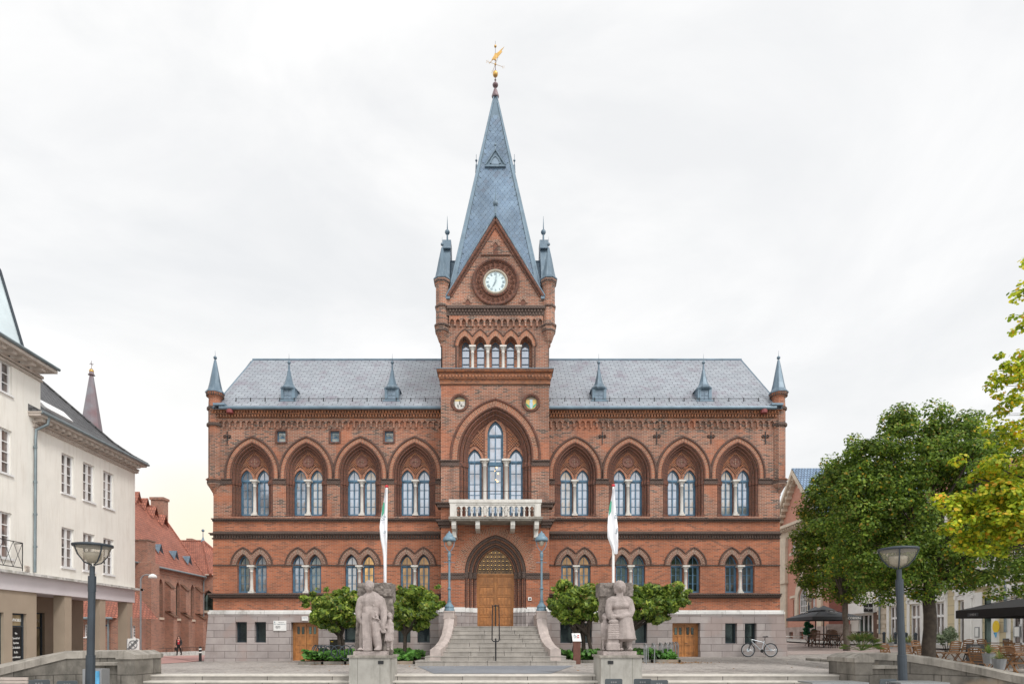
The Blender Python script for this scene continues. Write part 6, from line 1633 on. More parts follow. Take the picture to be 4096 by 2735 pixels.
for sg, nm, lab in ((-1, 'parapet_wall', 'stained stone parapet wall sloping down on the left of the steps, with gabled end block'), (1, 'parapet_wall', 'stained stone parapet wall sloping down on the right beside the cafe tables')):
    dz = 0. if sg < 0 else -.09
    pw = thing(nm, lab, 'wall', (sg*11, 16.5, -.7))
    x0, x1 = sg*10.04, sg*10.52
    b = MB(); b.box(x0, x1, 16.72, 18.05, -.9, .36+dz); b.build('end_block', m_wallst, pw)
    c = MB(); cz = .36+dz; xm = (x0+x1)/2
    ye0, ye1 = 16.68, 18.10
    a, b2 = min(x0, x1)-.03, max(x0, x1)+.03
    pts = [(a, cz+.001), (b2, cz+.001), (b2, cz+.12), (xm, cz+.24), (a, cz+.12)]
    c.poly(pts, ye0, ye1); c.build('gabled_cap', m_cap, pw)
    n_ = MB(); n_.box(sg*10.53, sg*11.45, 16.95, 17.4, -.9, .18+dz); n_.build('niche_wall', m_wallst, pw)
    n_ = MB(); n_.box(sg*10.54, sg*11.4, 16.85, 17.45, .18+dz, .26+dz); n_.build('niche_shelf', m_cap, pw)
    if sg < 0: path = [(-10.53, 18.0, .60), (-11.5, 17.75, .60), (-12.4, 17.3, .585), (-12.9, 16.6, .42), (-13.2, 15.6, .22), (-13.4, 14.3, -.02), (-13.6, 12, -.3)]
    else: path = [(10.53, 18.0, .52), (11.35, 17.75, .52), (11.9, 17.4, .50), (12.4, 16.8, .38), (12.9, 16.0, .20), (13.25, 15.3, .03), (13.6, 14.2, -.12), (13.9, 12.0, -.35)]
    if sg > 0: path = path[::-1]
    wallpath(pw, path[::1] if sg > 0 else path[::-1][::-1], .45 if sg > 0 else -.45, -.95, 'wall', m_wallst)
# ================================================================ STATUES
def ell(mb, c, r, n=12, m=8, rot=None):
    old = mb.xf; mx = Matrix.Translation(c)
    if rot: mx = mx @ Matrix.Rotation(rot[1], 4, rot[0])
    mb.xf = (old @ mx if old else mx) @ Matrix.Diagonal((r[0], r[1], r[2], 1)); mb.sphere((0,0,0), 1, n, m); mb.xf = old
def cap(mb, a, b, ra, rb, n=10):
    a, b = Vector(a), Vector(b); mb.tube([a, b], ra, n, taper=rb); mb.sphere(a, ra, n, 6); mb.sphere(b, rb, n, 6)
def limb(mb, pts, rs):
    for i in range(len(pts)-1): cap(mb, pts[i], pts[i+1], rs[i], rs[i+1])
def fingers(mb, c, d, side, r=.018, L=.10, n=4, down=(0,0,-1)):
    """four curled fingers and a thumb from palm centre c pointing along d; side spreads them"""
    c, d, side, dn = Vector(c), Vector(d).normalized(), Vector(side).normalized(), Vector(down)
    for i in range(n):
        k = L*(1-.12*abs(i-1.3)); s_ = c+side*(i-1.5)*r*2.0+d*.05
        limb(mb, [s_, s_+d*k*.55, s_+d*k*.85+dn*k*.35], [r, r*.95, r*.75])
    s_ = c-side*r*3.2; limb(mb, [s_, s_-side*r*1.2+d*L*.35, s_-side*r*.6+d*L*.7], [r*1.1, r, r*.8])
def head(mb, c, r, yaw=0., hair=True, h=1.25):
    """egg-shaped head with brow, nose, lips, chin and ears, facing -y"""
    old = mb.xf; mx = Matrix.Translation(c) @ Matrix.Rotation(yaw, 4, 'Z'); mb.xf = old @ mx if old else mx
    ell(mb, (0, 0, 0), (r*.86, r*.98, r*h)); ell(mb, (0, -r*.25, -r*.72), (r*.5, r*.5, r*.42))
    for s in (-1, 1):
        ell(mb, (s*r*.34, -r*.86, r*.22), (r*.24, r*.10, r*.07)); ell(mb, (s*r*.88, r*.05, -.02), (r*.10, r*.18, r*.26)); ell(mb, (s*r*.33, -r*.84, r*.02), (r*.15, r*.09, r*.07))
    cap(mb, (0, -r*.92, r*.15), (0, -r*1.13, -r*.22), r*.09, r*.15); ell(mb, (0, -r*.92, -r*.52), (r*.26, r*.10, r*.05)); ell(mb, (0, -r*.90, -r*.64), (r*.22, r*.10, r*.06))
    if hair:
        for k in range(9):
            a = PI*k/8; ell(mb, (r*.78*math.cos(a), -r*.18, r*.25+r*.85*math.sin(a)), (r*.24, r*.45, r*.22))
        ell(mb, (0, r*.25, r*.35), (r*.95, r*.95, r*1.1))
    mb.xf = old
SF = lambda u, v, y: Vector((X(u, y), y, Z(v, y)))
def pedestal(root, x0, x1, px):
    b = MB(); b.box(x0+.02, x1-.02, 16.64, 17.9, -.95, .405); b.build('pedestal', m_ped, root)
    b = MB(); b.box(x0-.02, x1+.02, 16.6, 17.94, .405, .47); b.build('pedestal_cap', m_cap, root)
    b = MB(); b.box(px, px+.15, 16.622, 16.64, .23, .32); b.build('plaque', m_iron, root)
# --- man with plank and child
s1 = thing('statue', 'pink granite statue of a robed man holding a plank beside a small child', 'statue', (-3.5, 17.2, -.8))
pedestal(s1, -4.07, -2.90, -3.24)
zb = .60
b = MB(); b.box(-3.95, -3.02, 16.72, 17.72, .47, zb-.02); b.build('plinth', m_stat, s1)
m = MB(); y = 16.98
hip = Vector((-3.53, y, 1.42)); 
ell(m, (-3.50, y+.02, 1.98), (.30, .19, .30)); ell(m, (-3.51, y, 1.66), (.25, .18, .34)); ell(m, (-3.51, y+.01, 1.40), (.27, .18, .25))
cap(m, (-3.76, y+.03, 2.02), (-3.27, y+.03, 2.02), .135, .135); cap(m, (-3.53, y, 2.1), (-3.54, y-.01, 2.28), .12, .085)
head(m, (-3.545, y-.06, 2.385), .138, yaw=R(28), h=1.2)
limb(m, [(-3.80, y+.02, 2.0), (-3.86, y-.0, 1.72), (-3.82, y-.06, 1.5), (-3.70, y-.16, 1.37)], [.115, .105, .09, .07]); ell(m, (-3.66, y-.18, 1.34), (.08, .05, .07)); fingers(m, (-3.64, y-.19, 1.34), (1, -.1, .0), (0, 0, 1), .022, .10)
limb(m, [(-3.22, y+.02, 2.0), (-3.15, y+.0, 1.7), (-3.14, y-.05, 1.46), (-3.16, y-.08, 1.30)], [.115, .11, .095, .075]); ell(m, (-3.15, y-.09, 1.25), (.065, .05, .085)); fingers(m, (-3.15, y-.09, 1.22), (.25, -.1, -1), (1, 0, 0), .02, .08)
# trousers / robe
limb(m, [(-3.66, y+.0, 1.35), (-3.72, y-.01, 1.0), (-3.74, y-.01, .72)], [.16, .13, .10]); limb(m, [(-3.40, y, 1.35), (-3.36, y-.04, 1.0), (-3.30, y-.05, .72)], [.17, .145, .12])
for fx_, fy_ in ((-3.75, -.10), (-3.28, -.14)):
    ell(m, (fx_, y+fy_, .64), (.10, .17, .055))
    for t in range(5): ell(m, (fx_-.07+.035*t, y+fy_-.15, .63), (.022, .045, .03))
for t in range(4): cap(m, (-3.42+.03*t, y-.15, 1.88-.1*t), (-3.30+.03*t, y-.10, 1.62-.1*t), .02, .014)
cap(m, (-3.42, y-.19, 1.52), (-3.24, y-.16, 1.47), .022, .022)
bake(m, 'carved_man', m_stat, s1, voxel=.0165, smooth=3)
m = MB(); m.add([(-3.68,y-.26,.60),(-3.44,y-.26,.60),(-3.44,y-.13,.60),(-3.68,y-.13,.60),(-3.71,y-.24,1.66),(-3.50,y-.24,1.66),(-3.50,y-.12,1.66),(-3.71,y-.12,1.66)], [(0,3,2,1),(4,5,6,7),(0,1,5,4),(1,2,6,5),(2,3,7,6),(3,0,4,7)])
for t in range(24): z_ = .66+t*.04; m.box(-3.455-.0025*t, -3.425-.0025*t, y-.265, y-.235, z_, z_+.018)
m.build('carved_plank', m_stat, s1)
m = MB(); m.box(-3.93, -2.96, 17.12, 17.85, 2.14, 2.53); 
for k in range(110):
    a = random.random()*6.28; fx_ = random.uniform(-3.9, -2.99); fz_ = random.uniform(2.14, 2.5); ell(m, (fx_, 17.12, fz_), (.06, .03, .022), 6, 4, ('Y', a))
for k in range(60):
    a = random.random()*6.28; ell(m, (-2.96, random.uniform(17.15, 17.8), random.uniform(2.14, 2.5)), (.03, .06, .022), 6, 4, ('X', a))
ell(m, (-3.3, 17.5, 2.08), (.42, .34, .22)); limb(m, [(-3.22, 17.35, 2.1), (-3.16, 17.3, 1.5), (-3.14, 17.25, .9), (-3.10, 17.2, .58)], [.22, .15, .15, .20]); limb(m, [(-3.4, 17.45, 2.0), (-3.4, 17.45, .6)], [.25, .28])
limb(m, [(-3.03, 17.3, 2.02), (-2.98, 17.32, 1.7), (-3.0, 17.3, 1.45)], [.09, .08, .06]); limb(m, [(-3.90, 17.3, 1.5), (-3.93, 17.3, .62)], [.10, .12])
bake(m, 'carved_trunk', m_statc, s1, voxel=.02, smooth=2)
m = MB(); cx_ = -3.005; yc = 17.08
head(m, (cx_, yc, 1.56), .088, yaw=R(15), h=1.15); limb(m, [(cx_, yc, 1.44), (cx_+.0, yc, 1.2), (cx_+.01, yc, .98)], [.075, .10, .12]); ell(m, (cx_+.01, yc, .92), (.125, .11, .10))
for dx in (-.05, .06): limb(m, [(cx_+dx, yc, .9), (cx_+dx, yc, .66)], [.05, .04]); ell(m, (cx_+dx+.02, yc-.05, .625), (.04, .075, .03))
limb(m, [(cx_-.06, yc-.02, 1.36), (cx_-.09, yc-.08, 1.24), (-3.13, y-.10, 1.24)], [.045, .04, .03]); limb(m, [(cx_+.08, yc, 1.36), (cx_+.10, yc-.02, 1.1)], [.045, .035])
for t in range(6): cap(m, (cx_-.09+.035*t, yc-.10, 1.12), (cx_-.11+.042*t, yc-.12, .86), .012, .016)
bake(m, 'carved_child', m_stat, s1, voxel=.0145, smooth=2)
# --- woman with loom stack and child
s2 = thing('statue', 'pink granite statue of a woman in a long skirt with folded arms and a child', 'statue', (3.5, 17.2, -.8))
pedestal(s2, 2.92, 4.10, 3.13); 
b = MB(); b.box(3.02, 3.95, 16.72, 17.72, .47, zb-.02); b.build('plinth', m_stat, s2)
m = MB(); ox = 3.53; y = 16.98
head(m, (ox, y-.06, 2.375), .128, yaw=R(-4), h=1.22)
for k in range(8): a = PI*k/7; ell(m, (ox+.135*math.cos(a), y+.03, 2.40+.12*math.sin(a)), (.045, .09, .07))
for s in (-1, 1): ell(m, (ox+s*.12, y+.03, 2.30), (.05, .09, .10))
cap(m, (ox, y, 2.1), (ox, y, 2.25), .11, .085); cap(m, (ox-.20, y+.03, 2.01), (ox+.21, y+.03, 2.01), .13, .13)
ell(m, (ox, y+.02, 1.93), (.29, .18, .22)); ell(m, (ox, y-.06, 1.86), (.25, .15, .12)); ell(m, (ox+.02, y, 1.62), (.25, .18, .25))
limb(m, [(ox+.27, y+.02, 1.98), (ox+.33, y-.02, 1.75), (ox+.26, y-.10, 1.60), (ox+.0, y-.20, 1.54), (ox-.12, y-.21, 1.55)], [.115, .105, .10, .075, .055])
ell(m, (ox-.17, y-.22, 1.56), (.075, .045, .055)); fingers(m, (ox-.18, y-.23, 1.56), (-1, 0, .05), (0, 0, 1), .019, .09)
limb(m, [(ox-.27, y+.02, 1.98), (ox-.32, y-.02, 1.74), (ox-.28, y-.08, 1.52), (ox-.2, y-.14, 1.46)], [.115, .105, .09, .07]); fingers(m, (ox-.18, y-.16, 1.43), (.2, -.3, -1), (1, 0, 0), .019, .08)
# skirt as stacked rings flaring to the hem, then feet
for t in range(9):
    z_ = 1.50-.072*t; ell(m, (ox+.10+.006*t, y, z_), (.24+.012*t, .17+.006*t, .08))
m.lathe([(.24,1.5),(.335,.93),(.33,.91)], 20, (ox+.12, y, 0))
for dx in (.0, .27): limb(m, [(ox+dx, y, .95), (ox+dx, y, .70)], [.09, .075]); ell(m, (ox+dx+.0, y-.08, .635), (.085, .16, .05))
bake(m, 'carved_woman', m_stat, s2, voxel=.0165, smooth=3)
m = MB(); m.box(ox-.375, ox-.06, y-.22, y+.1, .60, 1.30)
for t in range(7): m.smooth = False; cap(m, (ox-.37, y-.24, 1.31-.062*t), (ox-.07, y-.24, 1.31-.062*t), .024, .024)
ell(m, (ox-.21, y-.18, 1.40), (.15, .1, .09)); m.box(ox-.40, ox-.04, y-.25, y+.12, .60, .80)
bake(m, 'carved_stack', m_stat, s2, voxel=.016, smooth=1)
m = MB(); m.box(2.99, 3.95, 17.12, 17.85, 2.14, 2.53)
for k in range(100):
    a = random.random()*6.28; ell(m, (random.uniform(3.02, 3.92), 17.12, random.uniform(2.14, 2.5)), (.075, .022, .02), 6, 4, ('Y', a))
ell(m, (3.4, 17.45, 2.08), (.42, .34, .22)); limb(m, [(3.22, 17.35, 2.1), (3.2, 17.3, 1.5), (3.22, 17.25, .9), (3.2, 17.2, .58)], [.22, .17, .17, .18]); limb(m, [(3.65, 17.5, 2.0), (3.65, 17.45, .6)], [.25, .28])
limb(m, [(3.10, 17.3, 2.0), (3.04, 17.3, 1.7), (3.06, 17.28, 1.45)], [.09, .08, .06])
bake(m, 'carved_trunk', m_statc, s2, voxel=.02, smooth=2)
m = MB(); cx_ = 3.125; yc = 17.02
head(m, (cx_, yc, 1.53), .09, yaw=R(10), h=1.15); limb(m, [(cx_, yc, 1.40), (cx_, yc, 1.2), (cx_, yc, 1.0)], [.08, .105, .115]); ell(m, (cx_, yc, .93), (.115, .10, .08))
for dx in (-.05, .05): limb(m, [(cx_+dx, yc, .9), (cx_+dx, yc, .66)], [.048, .04]); ell(m, (cx_+dx, yc-.05, .625), (.04, .075, .03))
limb(m, [(cx_+.07, yc-.04, 1.33), (cx_+.05, yc-.10, 1.22), (cx_+.16, yc-.14, 1.27)], [.042, .04, .03]); limb(m, [(cx_-.085, yc, 1.34), (cx_-.10, yc-.02, 1.08)], [.045, .035])
bake(m, 'carved_child', m_stat, s2, voxel=.0145, smooth=2)
# ================================================================ FLAGPOLES AND FLAGS
def flagpole(x0, x1, ztop, lab):
    y = 19.2; r = thing('flagpole', lab, 'flagpole', (x0, y, ground(x0, y)))
    p = MB(); p.tube([(x0, y, ground(x0, y)-.05), (x1, y, ztop)], .052, 10, taper=.035); p.build('pole', m_brightw, r)
    p = MB(); p.smooth = True; p.sphere((x1, y, ztop+.04), .06, 10, 6, .8); p.build('ball', m_red, r)
def banner(x0, x1, ztop, lab, prof, letters, green):
    """limp banner: prof = (z, left, right) offsets from the pole"""
    y = 19.2; mb = MB(); nc = 9; vs = []
    n = 40
    for i in range(n+1):
        t = i/n; k = t*(len(prof)-1); j = min(int(k), len(prof)-2); f = k-j
        z = prof[j][0]*(1-f)+prof[j+1][0]*f; l = prof[j][1]*(1-f)+prof[j+1][1]*f; r_ = prof[j][2]*(1-f)+prof[j+1][2]*f
        xp = x0+(x1-x0)*(z/ztop)
        for c in range(nc+1):
            s = c/nc; vs.append((xp+l+(r_-l)*s, y-.06+.045*math.sin(s*9+2.2*z)+.03*math.sin(4*z), z))
    mb.smooth = True
    mb.add(vs, [(i*(nc+1)+c, (i+1)*(nc+1)+c, (i+1)*(nc+1)+c+1, i*(nc+1)+c+1) for i in range(n) for c in range(nc)])
    o = mb.build('flag', m_cloth); tag(o, lab, 'flag')
    for (t_, sz, dx, z, rot) in letters:
        l = text(t_, sz, (x0+(x1-x0)*(z/ztop)+dx, y-.14, z), o, m_num, name='lettering', ext=.004)
        l.rotation_euler = (PI/2, rot, 0)
    if green:
        g = MB(); dx, z = green; xx = x0+(x1-x0)*(z/ztop)+dx
        g.poly([(xx-.04, z-.3), (xx+.03, z-.15), (xx+.05, z+.15), (xx+.02, z+.2), (xx-.03, z)], y-.15, y-.142); g.build('emblem', m_shield_g, o)
flagpole(X(1535, 19.2), X(1547, 19.2), Z(1950, 19.2), 'white flagpole with red ball, behind the robed man statue')
flagpole(X(2452.5, 19.2), X(2453.5, 19.2), Z(1946, 19.2), 'white flagpole with red ball, behind the woman statue')
k9 = 19.2/F; zz9 = lambda v: Z(v, 19.2)
banner(X(1535, 19.2), X(1547, 19.2), Z(1950, 19.2), 'limp white flag with green emblem on the pole behind the robed man',
       [(zz9(1955), -.03, .02), (zz9(2000), -.07, .03), (zz9(2060), -.15, .03), (zz9(2110), -.19, .05), (zz9(2160), -.16, .06), (zz9(2200), -.10, .05), (zz9(2260), -.06, .05), (zz9(2330), -.03, .04)],
       [('Ve', .17, -.05, zz9(2075), -1.3), ('le', .15, -.02, zz9(2130), -1.2)], (-.08, zz9(2035)))
banner(X(2452.5, 19.2), X(2453.5, 19.2), Z(1946, 19.2), 'limp white flag with dark letters on the pole behind the woman statue',
       [(zz9(1955), -.03, .03), (zz9(2000), -.09, .06), (zz9(2060), -.18, .10), (zz9(2110), -.21, .13), (zz9(2150), -.20, .13), (zz9(2185), -.08, .14), (zz9(2215), .0, .12)],
       [('EN', .15, .07, zz9(2065), -1.45), ('kom', .11, .08, zz9(2125), -1.3)], (-.13, zz9(2030)))
# ================================================================ ORNATE LAMPS ON THE NEWELS
def ornate(x, y, lab):
    zf = lambda v: Z(v, y); r = thing('entrance_lamp', lab, 'lamp', (x, y, 2.13), group='cast iron lamps beside the entrance stair')
    p = MB(); p.lathe([(.225,2.13),(.225,2.20),(.19,2.24),(.21,2.32),(.15,2.40),(.10,2.46),(.085,2.52),(.10,2.55),(.06,2.58),(.055,3.05),(.085,3.08),(.085,3.12),(.05,3.15),(.045,4.30),(.07,4.33),(.05,4.38),(.075,4.50),(.075,4.60),(.05,4.66),(.06,4.72)], 12, (x, y, 0))
    p.tube([(x-.23, y, 4.22), (x+.23, y, 4.22)], .014, 6); p.build('post', m_blueL, r)
    for s in (-1, 1):
        u_ = MB(); pts = [(x+s*.02, y, 4.70), (x+s*.12, y, 4.80), (x+s*.19, y, 4.93), (x+s*.22, y, 5.10), (x+s*.22, y, 5.28)]; u_.tube(pts, .018, 6); u_.build('bracket', m_blueL, r)
    h = MB(); h.smooth = True; h.lathe([(.27,5.13),(.29,5.16),(.285,5.20),(.27,5.27),(.22,5.33),(.165,5.36),(.15,5.41),(.12,5.46),(.06,5.50),(.03,5.56),(.01,5.58)], 14, (x, y, 0)); h.build('hood', m_blueL, r)
    g_ = MB(); g_.smooth = True; g_.lathe([(.03,4.93),(.09,5.0),(.12,5.10),(.11,5.17)], 12, (x, y, 0)); g_.build('globe', m_lampglass, r)
ornate(C0-1.99, YS+.25, 'blue green cast iron lamp on the left newel pier of the entrance stair')
ornate(C0+1.99, YS+.25, 'blue green cast iron lamp on the right newel pier of the entrance stair')
# ================================================================ BOWL STREET LAMPS
m_bowl, bnt, bb_ = newmat('clear_bowl'); bb_.inputs['Base Color'].default_value = (.75,.70,.60,1); bb_.inputs['Roughness'].default_value = .15
_t = N(bnt, 'ShaderNodeBsdfTransparent'); _t.inputs[0].default_value = (.86,.84,.80,1); _m = N(bnt, 'ShaderNodeMixShader'); _m.inputs[0].default_value = .78
bnt.links.new(bb_.outputs[0], _m.inputs[1]); bnt.links.new(_t.outputs[0], _m.inputs[2]); bnt.links.new(_m.outputs[0], bnt.nodes['Material Output'].inputs[0])
def bowl_lamp(x, y, zb, zr, lean, lab, w=.375, s=1.):
    r = thing('street_lamp', lab, 'street lamp', (x, y, zb))
    L = lambda z: x+lean*(z-zb)/(zr-zb)
    p = MB(); zz = [zb, zb+1.3, zb+1.301, zr-1.0, zr-.999, zr-.66, zr-.659, zr-.44]; rr = [.095, .09, .075, .07, .078, .078, .052, .05]
    p.tube([(L(z), y, z) for z in zz], .09, 12, taper=[q_*s for q_ in rr]); p.build('post', m_lamp, r)
    xr = L(zr)
    b = MB(); b.smooth = True; b.lathe([(.05, zr-.40), (w*.45, zr-.35), (w*.78, zr-.2), (w*.96, zr-.02)], 24, (xr, y, 0), close=False); b.build('bowl', m_bowl, r)
    c = MB(); c.smooth = True; c.lathe([(w*1.0, zr-.03), (w*1.04, zr-.01), (w*1.03, zr+.02), (w*.6, zr+.05), (.01, zr+.06)], 28, (xr, y, 0)); c.build('rim', m_lamp, r)
    c = MB(); c.smooth = True; c.lathe([(.05, zr-.37), (w*.42, zr-.30), (w*.48, zr-.17), (w*.44, zr-.15), (.01, zr-.14)], 16, (xr, y, 0)); c.build('reflector', m_lampglass, r)
    for a in (60, 150, 240, 330):
        q_ = MB(); d = Vector((math.cos(R(a)), math.sin(R(a)), 0)); ctr = Vector((xr, y, 0))
        q_.tube([ctr+d*k*w+Vector((0, 0, zr+h)) for k, h in ((.1, -.42), (.48, -.365), (.80, -.21), (1.0, -.02))], .014, 6); q_.build('rib', m_lamp, r)
bowl_lamp(X(358, 13), 13, -.73, Z(2181, 13), X(371, 13)-X(358, 13), 'dark grey street lamp with wide glass bowl, before the cream arcade house')
bowl_lamp(X(3616, 13.2), 13.2, -.73, Z(2196, 13.2), X(3593, 13.2)-X(3616, 13.2), 'dark grey street lamp with wide glass bowl, before the large green tree')
bowl_lamp(X(3235, 44), 44, .35, Z(2383, 44), 0, 'small dark bowl lamp in front of the tall arched window')
# curved street lamp by the church
r = thing('street_lamp', 'slim grey street lamp with curved arm and white shade by the church', 'street lamp', (X(563, 40), 40, ground(-24, 40))); y = 40
p = MB(); zt = Z(2296, y); x = X(563, y); pts = [(x, y, ground(x, y)), (x, y, zt-.5)]+[(x+.35-.35*math.cos(a), y, zt-.45+.42*math.sin(a)) for a in np.linspace(.2, PI/2, 6)]+[(x+.62, y, zt-.03)]
p.tube(pts, .055, 8, taper=.04); p.build('post', m_grey, r)
p = MB(); p.smooth = True; p.lathe([(.26, zt-.25), (.25, zt-.12), (.17, zt-.02), (.06, zt+.03), (.01, zt+.04)], 14, (x+.80, y, 0)); p.build('shade', m_brightw, r)
# ================================================================ SIGNS, BOLLARDS, BOXES
y = 29.0; r = thing('road_sign', 'square white end of no parking zone sign on grey post', 'road sign', (X(532, y), y, ground(-17.5, y))); xs_ = X(532, y); zs_ = Z(2577, y)
p = MB(); p.tube([(xs_-.12, y+.06, ground(xs_, y)), (xs_-.12, y+.06, Z(2466, y))], .035, 8); p.build('post', m_grey, r)
p = MB(); h = .30; c_ = [(xs_+sx*(h-(.05 if k else 0))*1., zs_+sz*(h-(0 if k else .05))) for sx, sz, k in ((-1,-1,1),(1,-1,1),(1,-1,0),(1,1,0),(1,1,1),(-1,1,1),(-1,1,0),(-1,-1,0))]; p.poly(c_, y, y+.02); pl_ = p.build('plate', m_brightw, r)
p = MB(); p.tube([(xs_+.2*math.cos(t*PI/12), y-.006, zs_+.2*math.sin(t*PI/12)) for t in range(25)], .022, 6); p.tube([(xs_-.14, y-.006, zs_+.14), (xs_+.14, y-.006, zs_-.14)], .022, 6)
p.box(xs_-h+.0, xs_-h+.03, y-.012, y-.001, zs_-.26, zs_+.26); p.build('symbol', m_grey, pl_)
p = MB()
for o_ in (-.03, .0, .03): p.tube([(xs_-.24+o_, y-.02, zs_-.24-o_), (xs_+.24+o_, y-.02, zs_+.24-o_)], .010, 4)
p.build('diagonal_bar', m_lamp, pl_)
def bollard(x, y, lab, striped=False, grp=None):
    z = ground(x, y); r = thing('bollard', lab, 'bollard', (x, y, z), group=grp)
    p = MB()
    if striped: p.lathe([(.09,z-.05),(.09,z),(.065,z+.02),(.065,z+.70),(.05,z+.73)], 12, (x, y, 0)); p.build('post', m_black, r)
    else: p.lathe([(.11,z-.05),(.11,z+.06),(.085,z+.08),(.085,z+.72),(.11,z+.74),(.11,z+.80),(.07,z+.86),(.02,z+.90)], 10, (x, y, 0)); p.build('post', m_lamp, r)
    if striped:
        for dz in (.42, .58): b = MB(); b.lathe([(.067,z+dz),(.067,z+dz+.06)], 12, (x, y, 0)); b.build('band', m_brightw, r)
bollard(X(801, 29.3), 29.3, 'black bollard with two white bands at the corner of the brick hall', True)
for u, wd in zip((3435, 3486.5, 3536, 3582, 3624, 3662), ('farthest and first', 'second', 'third', 'fourth', 'fifth', 'last and nearest')):
    y = F*26.2/(u-U0); bollard(26.2, y, wd+' dark bollard, counted from the brick house, in the row before the cafe', grp='bollards before the cafe')
wy = D-.16
p = MB(); p.box(X(1095, wy), X(1146, wy), wy-.05, wy-.001, Z(2521, wy), Z(2481, wy)); wc = p.build('notice_board', m_brightw); tag(wc, 'large white notice board reading OFF TOILETTER WC on the granite wall', 'sign')
xc = X(1120, wy); text('OFF. TOILETTER WC', .062, (xc, wy-.055, Z(2495, wy)), wc, m_num); text('Vejle Kommune', .045, (xc+.08, wy-.055, Z(2487, wy)), wc, m_grey)
text('ÅBNINGSTIDER:\nMandag - torsdag   8  17\nFredag   8  17\nLørdag   9  14', .03, (xc-.08, wy-.055, Z(2507, wy)), wc, m_grey)
p = MB(); p.poly([(xc-.26, Z(2484, wy)), (xc-.22, Z(2484, wy)), (xc-.22, Z(2489, wy)), (xc-.24, Z(2491, wy)), (xc-.26, Z(2489, wy))], wy-.056, wy-.051); p.build('crest', m_num, wc)
p = MB(); p.box(X(1208, wy), X(1232.5, wy), wy-.04, wy-.001, Z(2481, wy), Z(2464, wy)); wc = p.build('notice_board', m_brightw); tag(wc, 'small white TOILETTER plate above the left basement door', 'sign'); text('TOILETTER', .045, (X(1220, wy), wy-.045, Z(2469, wy)), wc, m_num)
y = 23.6; r = thing('signpost', 'rusty steel post with white wheelchair access panel beside the bushes', 'sign', (X(2306, y), y, ground(X(2306, y), y))); x = X(2308, y)
p = MB(); p.box(x-.14, x+.14, y, y+.12, -.12, Z(2558, y)); p.build('post', m_rusty, r)
p = MB(); p.add([(x-.17, y-.03, Z(2563, y)), (x+.17, y-.03, Z(2563, y)), (x+.13, y+.06, Z(2531, y)), (x-.2, y+.06, Z(2531, y)), (x-.17, y, Z(2563, y)-.01), (x+.17, y, Z(2563, y)-.01), (x+.13, y+.1, Z(2531, y)), (x-.2, y+.1, Z(2531, y))], [(0,1,2,3),(4,7,6,5),(0,4,5,1),(1,5,6,2),(3,2,6,7),(0,3,7,4)]); pp_ = p.build('panel', m_brightw, r)
p = MB(); zc_ = Z(2541, y); p.tube([(x-.09+.05*math.cos(t*PI/6-2.2), y-.01, zc_-.03+.05*math.sin(t*PI/6-2.2)) for t in range(10)], .008, 5); p.sphere((x-.10, y-.01, zc_+.07), .015, 8, 5); p.tube([(x-.10, y-.01, zc_+.05), (x-.09, y-.01, zc_+.0), (x-.05, y-.01, zc_), (x-.02, y-.01, zc_-.05)], .010, 5); p.build('wheelchair_symbol', m_num, pp_)
p = MB(); p.poly([(x+.02, zc_+.05), (x+.10, zc_+.015), (x+.02, zc_-.02)], y-.015, y-.008); p.poly([(x+.0, zc_-.08), (x+.08, zc_-.08), (x+.08, zc_-.03), (x+.05, zc_-.06), (x+.0, zc_-.05)], y-.03, y-.02); p.build('arrow', m_red, pp_)
y = 27.7; p = MB(); x0, x1 = X(1319, y), X(1371, y); p.box(x0, x1, y, y+.4, -.1, Z(2559, y)); p.box(x0-.02, x1+.02, y-.02, y+.42, Z(2559, y)+.001, Z(2556, y)); p.box(x0+.28, x0+.29, y-.008, y, 0, Z(2561, y)); bx_ = p.build('utility_cabinet', M('dark_olive', (.025,.025,.015), .6)); tag(bx_, 'dark utility cabinet with yellow sticker in the left planting bed', 'cabinet')
p = MB(); p.box(x0+.05, x0+.16, y-.022, y-.005, Z(2566, y), Z(2562.5, y)); p.build('sticker', m_yel, bx_)
# waste bin with poster, bottom left
y = 14.2; r = thing('poster_box', 'grey steel box with a blue poster behind the left street lamp', 'box', (X(368, y), y, -.73)); p = MB(); p.box(X(330, y), X(406, y), y, y+.3, -.73, Z(2674, y)); p.build('case', m_grey, r)
p = MB(); p.box(X(377, y), X(398, y), y-.012, y-.001, -.6, Z(2682, y)); p.build('poster', m_signblue, r)
# tape along the right house
p = MB(); p.tube([(X(3139, 33), 33, Z(2543, 33)), (X(3190, 36), 36, Z(2544, 36)), (X(3231, 40), 40, Z(2542, 40))], .018, 5); tag(p.build('barrier_tape', m_brightw), 'white barrier tape stretched past the right corner of the hall', 'tape')
